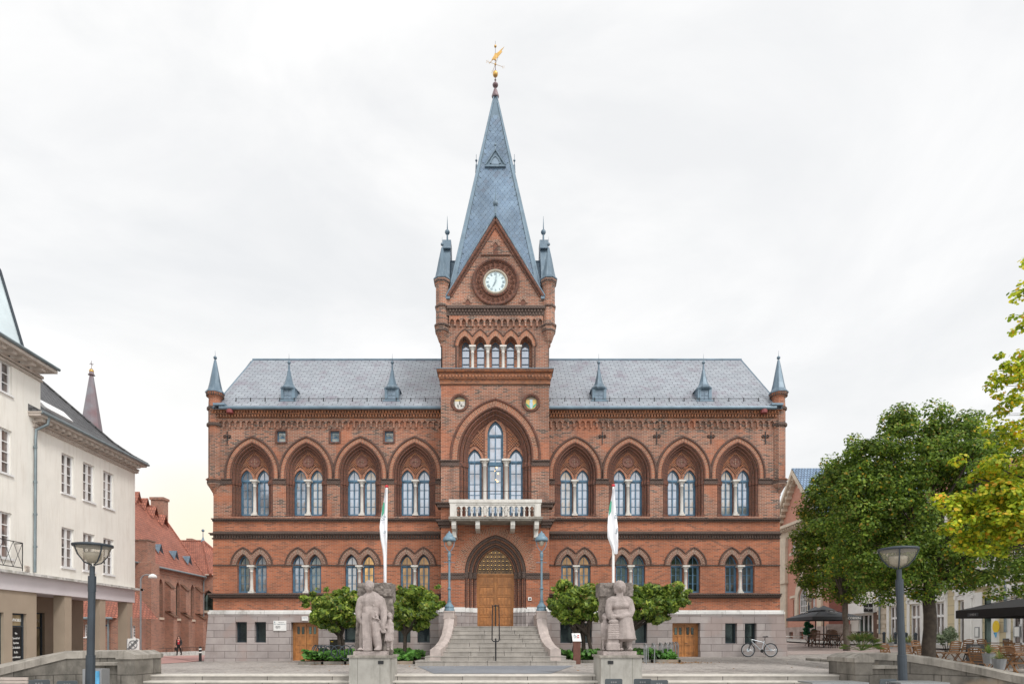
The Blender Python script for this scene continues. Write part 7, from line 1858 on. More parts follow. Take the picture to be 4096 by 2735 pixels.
# ================================================================ BICYCLE
bk_ = thing('bicycle', 'silver mountain bicycle leaning against the granite base of the hall', 'bicycle', (X(3038, 28.75), 28.75, 0)); y = 28.72
z0 = ground(X(3040, y), y); rw_ = .335; xa, xb = X(2992, y), X(3083, y); zc_ = z0+rw_
for nm, x in (('front_wheel', xa), ('rear_wheel', xb)):
    circ3 = lambda r_: [(x+r_*math.cos(t*PI/16), y+.02*math.sin(t*PI/16), zc_+r_*math.sin(t*PI/16)) for t in range(33)]
    w_ = MB(); w_.tube(circ3(rw_-.025), .027, 8, cap=False); wo = w_.build(nm, m_rubber, bk_)
    w_ = MB(); w_.tube(circ3(rw_-.057), .008, 6, cap=False); w_.build('rim', m_silver, wo)
    w_ = MB()
    for t in range(24): a = t*PI/12; w_.tube([(x, y, zc_), (x+(rw_-.06)*math.cos(a), y, zc_+(rw_-.06)*math.sin(a))], .0014, 3)
    w_.build('spokes', m_silver, wo); w_ = MB(); w_.xf = Matrix.Translation((x, y, zc_)) @ Matrix.Rotation(PI/2, 4, 'X'); w_.lathe([(.025,-.05),(.03,0),(.025,.05)], 10); w_.lathe([(.085 if nm[0] == 'f' else .05,.02),(.085 if nm[0] == 'f' else .05,.026)], 16); w_.build('hub', m_silver, wo)
hd_ = Vector((xa+.16, y, z0+.86)); hb_ = Vector((xa+.20, y, z0+.72)); bbk = Vector((xb-.44, y, z0+.29)); st_ = Vector((xb-.34, y, z0+.70)); rx_ = Vector((xb, y, zc_))
p = MB(); p.tube([hd_, hb_], .028, 8); p.tube([hd_+Vector((.02,0,-.02)), st_], .019, 8); p.tube([hb_, bbk], .026, 8); p.tube([bbk, st_+Vector((.03,0,.08))], .018, 8)
for dy in (-.05, .05): p.tube([st_, rx_+Vector((0,dy,0))], .010, 6); p.tube([bbk, rx_+Vector((0,dy,0))], .011, 6)
p.build('frame', m_silver, bk_)
p = MB()
for dy in (-.055, .055): p.tube([Vector((xa, y+dy, zc_)), Vector((xa+.12, y+dy*.8, z0+.60)), hb_+Vector((-.01,dy*.5,-.02))], .016, 6)
p.build('fork', m_black, bk_)
p = MB(); p.tube([hd_, hd_+Vector((-.03,0,.07)), hd_+Vector((-.10,0,.10))], .016, 6); p.tube([hd_+Vector((-.10,-.27,.12)), hd_+Vector((-.12,-.1,.1)), hd_+Vector((-.10,.1,.1)), hd_+Vector((-.10,.25,.12))], .016, 6); p.build('handlebar', m_black, bk_)
p = MB(); sp0 = st_+Vector((.03,0,.08)); p.tube([sp0, sp0+Vector((.04,0,.17))], .013, 6); sc_ = sp0+Vector((.04,0,.19)); ell(p, sc_, (.14, .06, .028)); ell(p, sc_+Vector((.08,0,.005)), (.07, .08, .03)); p.build('saddle', m_black, bk_)
p = MB(); p.xf = Matrix.Translation(bbk+Vector((0,-.05,0))) @ Matrix.Rotation(PI/2, 4, 'X'); p.lathe([(.085,0),(.085,.006)], 18); p.xf = None; p.tube([bbk+Vector((0,-.07,0)), bbk+Vector((.09,-.07,-.14))], .011, 6); p.tube([bbk+Vector((0,.07,0)), bbk+Vector((-.09,.07,.14))], .011, 6); p.cbox(bbk+Vector((.09,-.12,-.14)), .09, .08, .02); p.cbox(bbk+Vector((-.09,.12,.14)), .09, .08, .02); p.build('crank', m_iron, bk_)
# ================================================================ BICYCLE STANDS
grp = 'bicycle stands by the planting beds'
r = thing('bicycle_stand', 'dark spiral tube bicycle stand beside the left basement door', 'bicycle stand', (-7.4, 24.4, -.1), group=None)
for k in range(8):
    u = [1262, 1272, 1285, 1300, 1322, 1352, 1383, 1412][k]; y = 24.3+[1.6,1.2,.8,.45,.2,.05,-.1,-.25][k]; x = X(u, y); zg = ground(x, y); rr = .27; m_ = MB(); ang = [1.3,1.1,.9,.6,.35,.2,.7,1.1][k]
    dx, dy = math.cos(ang), math.sin(ang)
    m_.tube([(x+dx*rr*math.cos(t*PI/10), y+dy*rr*math.cos(t*PI/10), zg+.50+rr*math.sin(t*PI/10)) for t in range(-6, 12)]+[(x+dx*(-.05), y, zg+.2)], .022, 6)
    m_.tube([(x+dx*rr, y+dy*rr, zg-.02), (x+dx*rr, y+dy*rr, zg+.5)], .024, 6); m_.build('loop', m_lamp, r)
for k in range(7):
    u, v = [(2585, 2642), (2617, 2641), (2647, 2638), (2669, 2635), (2688, 2632), (2700, 2629), (2710, 2626)][k]; y = 23.6+k*.5; x = X(u, y); zg = ground(x, y)
    m_ = MB(); dy = .55
    m_.tube([(x, y, zg-.03), (x+.02, y, zg+.62), (x+.03, y+.12, zg+.72), (x+.04, y+dy-.12, zg+.80), (x+.05, y+dy, zg+.68), (x+.05, y+dy, zg+.05)], .022, 6)
    m_.tube([(x+.10, y+dy, zg+.05), (x+.10, y+dy, zg+.68), (x+.16, y+dy, zg+.80), (x+.22, y+dy, zg+.68), (x+.22, y+dy, zg+.05)], .014, 6)
    tag(m_.build('bicycle_stand', m_grey), ['first', 'second', 'third', 'fourth', 'fifth', 'sixth', 'seventh'][k]+' grey hoop bicycle stand, counted from the woman statue towards the basement door', 'bicycle stand', group='hoop stands beside the right planting bed')
# ================================================================ FURNITURE
def slat_chair(name, mat, fold=True):
    """garden chair with curved slatted back, seat at .44, facing +y"""
    r = bpy.data.objects.new(name, None); COL.objects.link(r)
    s = MB()
    for i in range(6): s.box(-.22, .22, -.20+i*.07, -.145+i*.07, .43, .45)
    s.build('seat', mat, r)
    b = MB()
    for i in range(5): z = .52+i*.088; b.box(-.21+.0*i, .21, -.24-.03*i, -.225-.03*i, z, z+.06)
    b.box(-.225, -.19, -.26, -.22, .43, .60); 
    for sx in (-1, 1): b.tube([(sx*.21, -.21, .42), (sx*.21, -.37, .97)], .02, 6)
    pts = [(-.22, -.375, .93), (-.12, -.38, .975), (0, -.38, .99), (.12, -.38, .975), (.22, -.375, .93)]; b.tube(pts, .022, 6); b.build('backrest', mat, r)
    for sx in (-1, 1):
        l = MB(); l.tube([(sx*.21, .20, 0), (sx*.21, -.2, .46)], .02, 6); l.build('leg', mat, r)
        l = MB(); l.tube([(sx*.19, -.28, 0), (sx*.19, .18, .44)], .02, 6); l.build('leg', mat, r)
    return r
def picnic_table(name, mat, L=1.6):
    r = bpy.data.objects.new(name, None); COL.objects.link(r)
    t = MB()
    for i in range(6): t.box(-L/2, L/2, -.35+i*.12, -.24+i*.12, .72, .755)
    t.build('table_top', mat, r)
    for sx in (-1, 1):
        for s in (-1, 1):
            l = MB(); x = sx*(L/2-.18); l.tube([(x, s*.32, 0), (x, -s*.26, .72)], .035, 4); l.build('leg', mat, r)
    s_ = MB(); s_.box(-L/2+.2, L/2-.2, -.03, .03, .34, .40); s_.build('stretcher', mat, r)
    return r
def place(o, x, y, rz, label, cat, group=None, z=None, first=[set()]):
    if o.name in first[0]: o = copy_tree(o)
    else: first[0].add(o.name)
    o.location = (x, y, ground(x, y) if z is None else z); o.rotation_euler = (0, 0, rz); tag(o, label, cat, group)
    for k in ('label', 'category', 'group'):
        pass
    return o
ch0 = slat_chair('garden_chair', m_teak); tb0 = picnic_table('wooden_table', m_teak)
zl = lambda u, y: X(u, y)
seat_lab = ['leftmost slatted teak chair behind the right parapet wall', 'slatted teak chair left of the large tree trunk', 'teak chair close behind the large tree trunk', 'teak chair just right of the large tree trunk', 'teak chair turned sideways in front of the black chalkboard', 'teak chair with high curved back right of the chalkboard', 'teak chair behind the picnic table at the right edge', 'teak chair between the chalkboard and the cafe doors', 'teak chair touching the foot of the large tree trunk', 'teak chair at the far side of the small crossed leg table', 'teak chair just right of the chalkboard, facing the doors', 'teak chair turned away beside the spiky pots', 'rightmost teak chair at the frame edge']
spots = [(3560, 25.5, 0.1), (3640, 25.0, -.1), (3690, 26.5, .2), (3765, 24.2, .5), (3925, 21.6, 1.9), (4000, 24.2, -.2), (4062, 26.5, .1), (3850, 26.8, PI), (3715, 23.5, .3), (3800, 26.2, PI), (3955, 26.8, .1), (4030, 23.0, 2.4), (4088, 24.6, -.3)]
for (u, y, a), l in zip(spots, seat_lab): place(ch0, X(u, y), y, a+PI, l, 'chair', 'teak chairs of the cafe terrace')
tl = ['small teak table with crossed legs right of the large tree', 'teak table behind the parapet wall, left of the large tree trunk', 'long teak table at the right edge of the cafe terrace', 'teak table deep under the black parasol']
for (u, y, a), l in zip([(3825, 23.4, 0), (3595, 26.6, .05), (4100, 22.6, .1), (3985, 27.5, .0)], tl): place(tb0, X(u, y), y, a, l, 'table', 'teak tables of the cafe terrace')
chd = slat_chair('wooden_chair', m_teakd); tbd = picnic_table('dark_table', m_teakd, 1.3)
for (u, y, a), l in zip([(3240, 38, .2), (3262, 37.2, -.4), (3307, 38.6, .1), (3335, 39.5, 2.9), (3352, 36.9, 3.3)], ['dark wooden chair left of the umbrella table', 'dark wooden chair with its back to the street under the left umbrella', 'dark wooden chair between the two grey umbrella poles', 'dark wooden chair far under the grey umbrella', 'dark wooden chair right of the grey umbrella pole']): place(chd, X(u, y), y, a, l, 'chair', 'dark chairs under the umbrellas', z=ground(X(u, y), y)+.1)
for (u, y), l in zip([(3285, 37.4), (3330, 38.2), (3440, 43.5)], ['dark wooden table under the left grey umbrella', 'dark wooden table under the right grey umbrella', 'dark table before the sign house window']): place(tbd, X(u, y), y, 0.1, l, 'table', 'dark tables before the brick house', z=ground(X(u, y), y)+.1)
rl = MB(); y = 36.6
for u in (3315, 3322, 3329, 3336, 3343, 3350, 3357): rl.tube([(X(u, y), y, .3), (X(u, y), y, 1.15)], .018, 5)
rl.tube([(X(3312, y), y, 1.15), (X(3360, y), y, 1.15)], .025, 6); tag(rl.build('terrace_railing', m_iron), 'short black railing at the edge of the umbrella terrace', 'railing')
# foreground seats on the lower plaza
def shell_chair(x, y, rz, lab, mat=None):
    r = thing('plastic_chair', lab, 'chair', (0,0,0)); zb0 = 0
    s = MB(); s.box(-.21, .21, -.2, .2, .42, .45); s.build('seat', m_chairb, r)
    b = MB(); pts = [(-.19, .46), (.19, .46), (.185, .80), (.165, .82), (-.165, .82), (-.185, .80)]; b.xf = Matrix.Translation((0, -.2, 0)) @ Matrix.Rotation(.14, 4, 'X'); b.poly(pts, -.02, .0); bo = b.build('backrest', mat or m_chairb, r)
    t_ = MB(); t_.xf = Matrix.Translation((0, -.2, 0)) @ Matrix.Rotation(.14, 4, 'X')
    for k in range(3): t_.box(-.06+.045*k, -.03+.045*k, -.026, -.02, .73, .765)
    t_.build('back_mark', m_grey, bo)
    for sx in (-1, 1):
        for sy in (-1, 1): l = MB(); l.tube([(sx*.18, sy*.17, .42), (sx*.21, sy*.22, 0)], .013, 6); l.build('leg', m_iron, r)
    r.location = (x, y, -.73); r.rotation_euler = (0, 0, rz)
    tag(r, group='plastic chairs on the lower plaza')
for u, y, a, l in ((2440, 13.0, .05, 'black plastic chair below the woman statue, left of the pair'), (2559, 13.0, -.05, 'black plastic chair below the right half of the woman statue pedestal'), (2614, 12.6, .1, 'grey plastic chair right of the woman statue pedestal'),
                   (167, 12.6, .5, 'grey plastic chair beside the bench at bottom left'), (224, 12.7, -.6, 'grey plastic chair second from the bench'), (300, 12.4, .2, 'grey plastic chair before the blue poster box'), (3508, 12.9, .1, 'grey plastic chair left of the right bowl lamp')):
    shell_chair(X(u, y), y, a, l)
for u, y, w_, l in ((3330, 12.6, .58, 'pale topped table at the foot of the right steps'), (3660, 12.5, .5, 'pale topped table beside the right bowl lamp')):
    r = thing('round_table', l, 'table', (X(u, y), y, -.73)); t_ = MB(); zt = Z(2724, y); t_.box(X(u, y)-w_, X(u, y)+w_, y-.3, y+.3, zt-.03, zt); t_.build('table_top', m_grey, r); t_ = MB(); t_.tube([(X(u, y), y, -.73), (X(u, y), y, zt-.03)], .03, 8); t_.box(X(u, y)-.2, X(u, y)+.2, y-.2, y+.2, -.73, -.71); t_.build('leg', m_iron, r)
bn = thing('slatted_bench', 'weathered grey slatted bench at the bottom left corner', 'bench', (X(30, 11), 11, -.73))
y = 11.2; b = MB()
for i in range(5): b.box(X(-160, y), X(112+i*3, y), y-.02-.02*i, y+.01-.02*i, Z(2707+i*13, y)-.05, Z(2707+i*13, y))
b.build('backrest', m_wood_g, bn); b = MB()
for i in range(5): b.box(X(-160, y), X(118, y), y-.15-.09*i, y-.08-.09*i, -.29, -.26)
b.build('seat', m_wood_g, bn)
for u in (-120, 90): b = MB(); b.tube([(X(u, y), y+.03, -.73), (X(u, y), y+.02, Z(2712, y))], .025, 6); b.tube([(X(u, y), y-.5, -.73), (X(u, y), y-.5, -.3)], .025, 6); b.build('leg', m_iron, bn)
# ================================================================ UMBRELLAS
def umbrella(x, y, zg, zt, ze, hw, lab, mat, valance=.2, top2=True, rot=0.):
    r = thing('parasol', lab, 'parasol', (x, y, zg))
    p = MB(); p.tube([(x, y, zg), (x, y, zt)], .035, 8); p.build('pole', m_iron, r)
    c = MB(); vs = [(x+sx*hw, y+sy*hw, ze) for sx, sy in ((-1,-1),(1,-1),(1,1),(-1,1))]; k = .22; zi = ze+(zt-.18-ze)*(1-k)
    vi = [(x+sx*hw*k, y+sy*hw*k, zi) for sx, sy in ((-1,-1),(1,-1),(1,1),(-1,1))]
    c.add(vs+vi, [(i, (i+1) % 4, (i+1) % 4+4, i+4) for i in range(4)])
    vb = [(v[0], v[1], ze-valance) for v in vs]; c.add(vs+vb, [(i, i+4, (i+1) % 4+4, (i+1) % 4) for i in range(4)])
    co_ = c.build('canopy', mat, r)
    if top2:
        c = MB(); k2 = .30; v2 = [(x+sx*hw*k2, y+sy*hw*k2, zi+.06) for sx, sy in ((-1,-1),(1,-1),(1,1),(-1,1))]; c.add(v2+[(x, y, zt+.06)]+[(v[0], v[1], v[2]-.05) for v in v2], [(0,1,4),(1,2,4),(2,3,4),(3,0,4)]+[(i, i+5, (i+1) % 4+5, (i+1) % 4) for i in range(4)]); c.build('canopy_cap', mat, r)
    for sx, sy in ((-1,-1),(1,-1),(1,1),(-1,1)): q_ = MB(); q_.tube([(x, y, zt-.1), (x+sx*hw*.98, y+sy*hw*.98, ze-.03)], .015, 5); q_.build('rib', m_iron, r)
    return r, co_
y1 = 37.5; x1 = X(3295, y1)
r_, c_ = umbrella(x1, y1, .3, Z(2424, y1), Z(2464, y1-1.4), 1.5, 'dark grey cafe parasol lettered JACOBSEN beside the tree trunk', m_umb)
text('JACOBSEN', .20, (x1+.90, y1-1.53, Z(2471, y1-1.4)), r_, m_brightw)
em_ = MB(); em_.xf = Matrix.Translation((x1-.05, y1-.95, Z(2444, y1-1.0))) @ Matrix.Rotation(-R(62), 4, 'X')
for rr in (.32, .24): em_.tube([(rr*math.cos(t*PI/12), 0, rr*.8*math.sin(t*PI/12)) for t in range(25)], .012, 4)
ell(em_, (0, 0, 0), (.1, .015, .07)); em_.xf = None; em_.build('emblem', m_umbp, c_)
y2 = 41; umbrella(X(3262, y2), y2, .3, Z(2428, y2), Z(2466, y2-1.4), 1.35, 'grey cafe parasol behind, nearer the brick house', m_umb)
y3 = 25.75; x3 = X(3826, 27.5)+1.8
r_, c_ = umbrella(x3, y3, ground(x3, y3), Z(2366, y3), Z(2441, 27.5), 1.8, 'large black parasol over the terrace at the right edge', m_umbk, valance=.36, top2=False)
lb = MB(); xx = x3-1.8; yy = F*xx/(3893-U0); zz_ = Z(2457, yy); lb.box(xx-.02, xx-.006, yy-.3, yy+.3, zz_-.08, zz_+.08); lo_ = lb.build('label_patch', m_umb, c_); text('1401', .12, (xx-.024, yy, zz_), lo_, m_umbp, rz=-PI/2, sx=1.6)
# hanging sign, chalkboard, wall cases
ys_ = 43.6; r = thing('hanging_sign', 'black square hanging sign reading relax on the cream wall', 'sign', (X(3474, ys_), ys_, 2)); xs_ = X(3474, ys_)
p = MB(); p.box(xs_-.32, xs_+.32, ys_, ys_+.06, Z(2446, ys_), Z(2412, ys_)); po_ = p.build('board', m_black, r); p = MB(); p.box(xs_-.3, 27.86, ys_+.02, ys_+.04, Z(2449, ys_), Z(2447.5, ys_)); p.build('arm', m_iron, r); text('relax', .30, (xs_, ys_-.006, Z(2429, ys_)), po_, m_brightw)
p = MB(); p.box(xs_-.02, xs_-.008, ys_-.012, ys_-.004, Z(2441, ys_), Z(2416, ys_)); p.build('stroke', m_brightw, po_)
yb_ = 24.6; r = thing('chalkboard', 'black chalkboard sign with 1401 among the cafe tables', 'sign', (X(3903, yb_), yb_, ground(X(3903, yb_), yb_))); xb_ = X(3903, yb_); zb0 = ground(xb_, yb_)
p = MB(); p.box(xb_-.36, xb_+.36, yb_, yb_+.04, zb0, Z(2574, yb_)); cb = p.build('board', m_black, r); p = MB(); p.tube([(xb_-.28, yb_+.05, Z(2580, yb_)), (xb_-.28, yb_+.45, zb0)], .02, 5); p.tube([(xb_+.28, yb_+.05, Z(2580, yb_)), (xb_+.28, yb_+.45, zb0)], .02, 5); p.build('leg', m_black, r)
text('FLASKEN', .10, (xb_-.02, yb_-.006, Z(2585, yb_)), cb, m_umbp); text('1401', .22, (xb_-.03, yb_-.006, Z(2600, yb_)), cb, m_brightw)
for i in range(4): text('~~~~~~', .10, (xb_+.02, yb_-.006, Z(2612+i*9, yb_)), cb, m_umbp)
XW = XC-.07
def wallcase(u0, u1, v0, v1, lab, mat, name='menu_case', face=m_brightw):
    ya, yb = yv(u1), yv(u0); ym = (ya+yb)/2; p = MB(); p.xf = XM(XC); p.box(-yb, -ya, -.07, -.001, Z(v1, ym), Z(v0, ym)); o = p.build(name, mat); tag(o, lab, 'menu case' if name == 'menu_case' else name.replace('_', ' '))
    p = MB(); p.xf = XM(XC); p.box(-yb+.05, -ya-.05, -.08, -.07, Z(v1, ym)+.05, Z(v0, ym)-.05); p.build('sheet', face, o); return o
wallcase(3903, 3921, 2506, 2548, 'white framed menu case left of the white cafe entrance', m_grey)
wallcase(4060, 4085, 2503, 2547, 'white framed menu case near the right edge', m_grey)
wallcase(4016, 4040, 2552, 2588, 'dark letter box on the cafe wall beside the downpipe', m_lamp, 'letter_box', m_grey)
p = MB(); p.xf = XM(XC); yc_ = -33.0; zc_ = Z(2505, 33)
p.poly([(yc_+.22*math.cos(t*PI/12), zc_+.34*math.sin(t*PI/12)) for t in range(24)], -.16, -.13); yo = p.build('round_sticker', m_yel); tag(yo, 'yellow oval sticker with blue ribbon in the cafe doorway', 'sticker')
p = MB(); p.xf = XM(XC); p.poly([(yc_-.14, zc_-.32), (yc_+.1, zc_-.30), (yc_+.02, zc_-.62), (yc_-.06, zc_-.5)], -.17, -.161); p.build('ribbon', m_signblue, yo)
# ================================================================ VEGETATION
def leaf_mesh(name, cen, nrm, size, mat, aspect=1., shape=4, curl=.25):
    """many small leaves, each its own little polygon, spread through a volume"""
    n = len(cen); nrm = nrm/np.maximum(1e-6, np.linalg.norm(nrm, axis=1, keepdims=True))
    r = rng.normal(size=(n, 3)); t = np.cross(nrm, r); t /= np.maximum(1e-6, np.linalg.norm(t, axis=1, keepdims=True)); b = np.cross(nrm, t)
    s = size*rng.uniform(.65, 1.25, (n, 1))
    if shape == 4: prof = [(-.5, 0, 0), (0, -.42, curl*.3), (.5, 0, 0), (0, .42, curl*.3)]
    else: prof = [(-.5, 0, 0), (-.22, -.42, .12), (.22, -.40, .12), (.52, 0, -.05), (.22, .40, .12), (-.22, .42, .12)]
    k = len(prof); V = np.zeros((n, k, 3))
    for i, (a, c, h) in enumerate(prof): V[:, i] = cen+s*(t*a*aspect+b*c+nrm*h*curl)
    me = bpy.data.meshes.new(name); me.vertices.add(n*k); me.vertices.foreach_set('co', V.reshape(-1).astype(np.float32))
    me.loops.add(n*k); me.loops.foreach_set('vertex_index', np.arange(n*k, dtype=np.int32))
    me.polygons.add(n); me.polygons.foreach_set('loop_start', np.arange(0, n*k, k, dtype=np.int32)); me.polygons.foreach_set('loop_total', np.full(n, k, dtype=np.int32))
    me.materials.append(mat); me.update(calc_edges=True); me.validate(); return me
def sample_clumps(envs, nclump, rc, bias=.8):
    """clump centres spread through a union of ellipsoids, most of them near the surface"""
    w = np.array([e[1][0]*e[1][1]*e[1][2] for e in envs])**.67; w /= w.sum(); out = []
    for _ in range(nclump):
        e = envs[rng.choice(len(envs), p=w)]; d = rng.normal(size=3); d /= np.linalg.norm(d)
        rad = bias+(1-bias)*rng.random() if rng.random() < .8 else rng.random()*bias
        out.append((np.array(e[0])+d*np.array(e[1])*rad, rc*rng.uniform(.6, 1.3)))
    return out
def crown_leaves(clumps, per, up=.6, drop=.0):
    C, Nn = [], []
    for c, r in clumps:
        m = int(per*rng.uniform(.6, 1.3)*(r/np.mean([q[1] for q in clumps]))**2); d = rng.normal(size=(m, 3)); d /= np.linalg.norm(d, axis=1, keepdims=True)
        rr = r*(.45+.6*rng.random((m, 1))**.6); p = c+d*rr*np.array([1, 1, .72]); C.append(p); Nn.append(d*.9+np.array([.15, -.25, up])+rng.normal(size=(m, 3))*.45)
    return np.concatenate(C), np.concatenate(Nn)
def tree(name, lab, base, fork, r0, envs, nclump, rc, per, size, leafmat, barkmat, group=None, shape=4, cat='tree', aspect=1., nbr=26, forks=None):
    root = thing(name, lab, cat, base, group=group); cl = sample_clumps(envs, nclump, rc)
    C, Nn = crown_leaves(cl, per); me = leaf_mesh('crown', C-np.array(base), Nn, size, leafmat, aspect=aspect, shape=shape)
    o = bpy.data.objects.new('crown', me); COL.objects.link(o); o.parent = root
    t = MB(); t.smooth = True; f = Vector(fork); b = Vector(base); 
    mids = [b+(f-b)*k/6+Vector((random.uniform(-1, 1), random.uniform(-1, 1), 0))*r0*(.25 if 0 < k < 6 else 0) for k in range(7)]
    mids[0].z -= .3
    t.tube(mids, r0, 12, taper=[r0*1.35, r0*1.05, r0*.98, r0*.95, r0*.92, r0*.9, r0*.85]); t.build('trunk', barkmat, root)
    t = MB()
    for i in range(min(nbr, len(cl))):
        c = Vector(cl[i][0]); s_ = f-Vector((0, 0, random.random()*.3)); m_ = s_.lerp(c, .5)+Vector((random.uniform(-.2, .2), random.uniform(-.2, .2), .15*(c-s_).length))
        rr = r0*(.5 if i < 6 else .28); t.tube([s_, s_.lerp(m_, .5), m_, m_.lerp(c, .5), c], rr, 6, taper=[rr, rr*.75, rr*.5, rr*.33, rr*.12])
    t.build('branches', barkmat, root); return root
def env(u, v, ru, rv, y, ry=None, dy=0.):
    k = y/F; return ((X(u, y), y+dy, Z(v, y)), (ru*k, (ry or ru*k), rv*k))
yA = 21.5
tree('linden_tree', 'large green linden with thick dark trunk on the cafe terrace', (X(3722, yA), yA, ground(X(3722, yA), yA)), (X(3718, yA), yA, Z(2330, yA)), .215,
     [env(3700, 2030, 270, 290, yA, 2.4), env(3545, 2150, 195, 200, yA, 1.9), env(3900, 2180, 230, 165, yA, 2.1), env(3690, 1790, 200, 150, yA, 1.8), env(3520, 1900, 150, 165, yA, 1.5), env(3860, 1840, 140, 120, yA, 1.6), env(3590, 2310, 190, 85, yA, 1.6), env(4020, 2300, 180, 90, yA, 1.7), env(3420, 2060, 130, 150, yA, 1.4), env(3430, 1860, 90, 95, yA, 1.0), env(3860, 1760, 130, 90, yA, 1.3), env(3960, 1900, 120, 150, yA, 1.4), env(3740, 1690, 60, 60, yA, .6), env(3600, 1690, 80, 50, yA, .8), env(3400, 1900, 90, 80, yA, 1.0), env(3480, 1780, 90, 80, yA, 1.0)],
     560, .40, 200, .098, m_leafg, m_bark, nbr=40)
yB = 33.5
tree('linden_tree', 'slim street linden with pale trunk beside the grey parasols', (X(3386, yB), yB, ground(X(3386, yB), yB)), (X(3378, yB), yB, Z(2395, yB)), .15,
     [env(3375, 2090, 160, 230, yB, 2.2), env(3335, 2240, 135, 140, yB, 2.0), env(3470, 2200, 130, 180, yB, 2.), env(3430, 2350, 110, 60, yB, 1.5), env(3285, 2120, 85, 150, yB, 1.4), env(3255, 2290, 55, 32, yB, .6), env(3330, 1960, 90, 90, yB, 1.3), env(3370, 1900, 70, 60, yB, 1.2)],
     300, .52, 190, .13, m_leafg2, m_barkp, nbr=30)
yC = 14.6
tree('linden_tree', 'yellow leaved linden leaning in from the right edge', (15.6, yC, ground(15.6, yC)), (15.3, yC, 3.0), .2,
     [env(4110, 2080, 260, 160, yC, 1.2), env(3975, 2030, 150, 100, yC, .8), env(4060, 1900, 160, 90, yC, .8), env(3920, 2110, 130, 65, yC, .7)],
     150, .23, 125, .085, m_leafy, m_bark, shape=6, nbr=26)
cY = COL.objects[-1].parent
e2 = [env(4115, 1620, 95, 190, yC, .8), env(4020, 1740, 90, 55, yC, .4), env(4010, 1600, 70, 50, yC, .3), env(4100, 1300, 50, 220, yC, .6), env(3980, 1545, 45, 35, yC, .25), env(4040, 1420, 50, 50, yC, .3), env(4095, 1110, 25, 80, yC, .3), env(3835, 1825, 70, 26, yC, .3), env(3800, 2010, 50, 34, yC, .3), env(3890, 2190, 40, 45, yC, .3), env(4060, 1500, 60, 60, yC, .4)]
cl = sample_clumps(e2, 105, .17); C, Nn = crown_leaves(cl, 36)
b_ = np.array([15.6, yC, ground(15.6, yC)]); me = leaf_mesh('outer_sprays', C-b_, Nn, .085, m_leafy, shape=6); o = bpy.data.objects.new('outer_sprays', me); COL.objects.link(o); o.parent = cY
t = MB()
for c, r in cl[:60]:
    c = Vector(c); a = Vector((15.2, yC, c.z-.6)); m_ = a.lerp(c, .6)+Vector((0, 0, .15)); t.tube([a, m_, c+(c-m_).normalized()*.12], .014, 4, taper=[.02, .01, .003])
t.tube([(15.4, yC, 2.8), (15.25, yC+.1, 5), (15.3, yC, 8.4)], .09, 8, taper=.03); t.build('branches', m_bark, cY)
# magnolia shrubs before the hall
def shrub(lab, u, y, envs, n, per=230, stems=((0, 0),), size=.145, top=2430):
    z = ground(X(u, y), y); root = thing('magnolia_shrub', lab, 'shrub', (X(u, y), y, z), group='magnolia shrubs before the hall')
    cl = sample_clumps(envs, int(n*1.7), .21, .6); C, Nn = crown_leaves(cl, int(per*.62), up=.35); e0 = envs[0]; cl += [(np.array(e0[0])+np.array([rng.uniform(-1.25, 1.25)*e0[1][0], rng.uniform(-1, .6), rng.uniform(-1.05, .95)*e0[1][2]]), rng.uniform(.09, .17)) for _ in range(34)]; C, Nn = crown_leaves(cl, int(per*.42), up=.35)
    sh_ = [(np.array(e0[0])+np.array([rng.uniform(-1.2, 1.2)*e0[1][0], rng.uniform(-.5, .3), e0[1][2]*rng.uniform(.75, 1.15)]), rng.uniform(.05, .10)) for _ in range(9)]
    C2, N2 = crown_leaves(sh_, 12, up=.8); C = np.concatenate([C, C2]); Nn = np.concatenate([Nn, N2]); me = leaf_mesh('foliage', C-np.array([X(u, y), y, z]), Nn, size, m_leafm, aspect=1.75, shape=4); me2 = bpy.data.objects.new('foliage', me); COL.objects.link(me2); me2.parent = root
    t = MB()
    for i, c in enumerate(cl[:16]):
        c = Vector(c[0]); s0 = stems[i % len(stems)]; a = Vector((X(u+s0[0], y), y+s0[1], z-.1)); b = Vector((X(u+s0[0]*.5, y), y+s0[1]*.5, Z(2540, y))); t.tube([a, b, b.lerp(c, .5)+Vector((0, 0, .1)), c], .08, 7, taper=[.095, .075, .04, .01])
    t.build('stem', m_bark, root)
shrub('rounded magnolia shrub left of the robed man statue', 1345, 26.2, [env(1345, 2425, 90, 70, 26.2, .9), env(1390, 2400, 70, 50, 26.2, .8), env(1300, 2455, 50, 50, 26.2, .6), env(1370, 2490, 60, 28, 26.2, .6)], 62, stems=((20, 0), (35, .2)))
shrub('dense magnolia shrub between the robed man statue and the stair', 1622, 25.6, [env(1655, 2410, 88, 58, 25.6, .9), env(1600, 2430, 60, 60, 25.6, .8), env(1690, 2450, 55, 50, 25.6, .7), env(1640, 2490, 70, 25, 25.6, .6)], 62, stems=((-3, 0),))
shrub('spreading multi stemmed magnolia shrub right of the stair', 2330, 25.6, [env(2290, 2410, 88, 62, 25.6, .9), env(2360, 2400, 60, 60, 25.6, .8), env(2235, 2420, 35, 40, 25.6, .5), env(2300, 2465, 80, 28, 25.6, .6), env(2262, 2340, 12, 20, 25.6, .2)], 64, stems=((-45, 0), (10, .2), (45, 0)))
shrub('wide magnolia shrub right of the woman statue', 2500, 26.0, [env(2620, 2400, 110, 52, 26, .9), env(2540, 2400, 60, 60, 26, .7), env(2690, 2400, 50, 40, 26, .5), env(2600, 2460, 100, 26, 26, .6), env(2720, 2340, 8, 16, 26, .2), env(2585, 2352, 25, 16, 26, .3)], 66, stems=((-20, 0), (10, .1)))
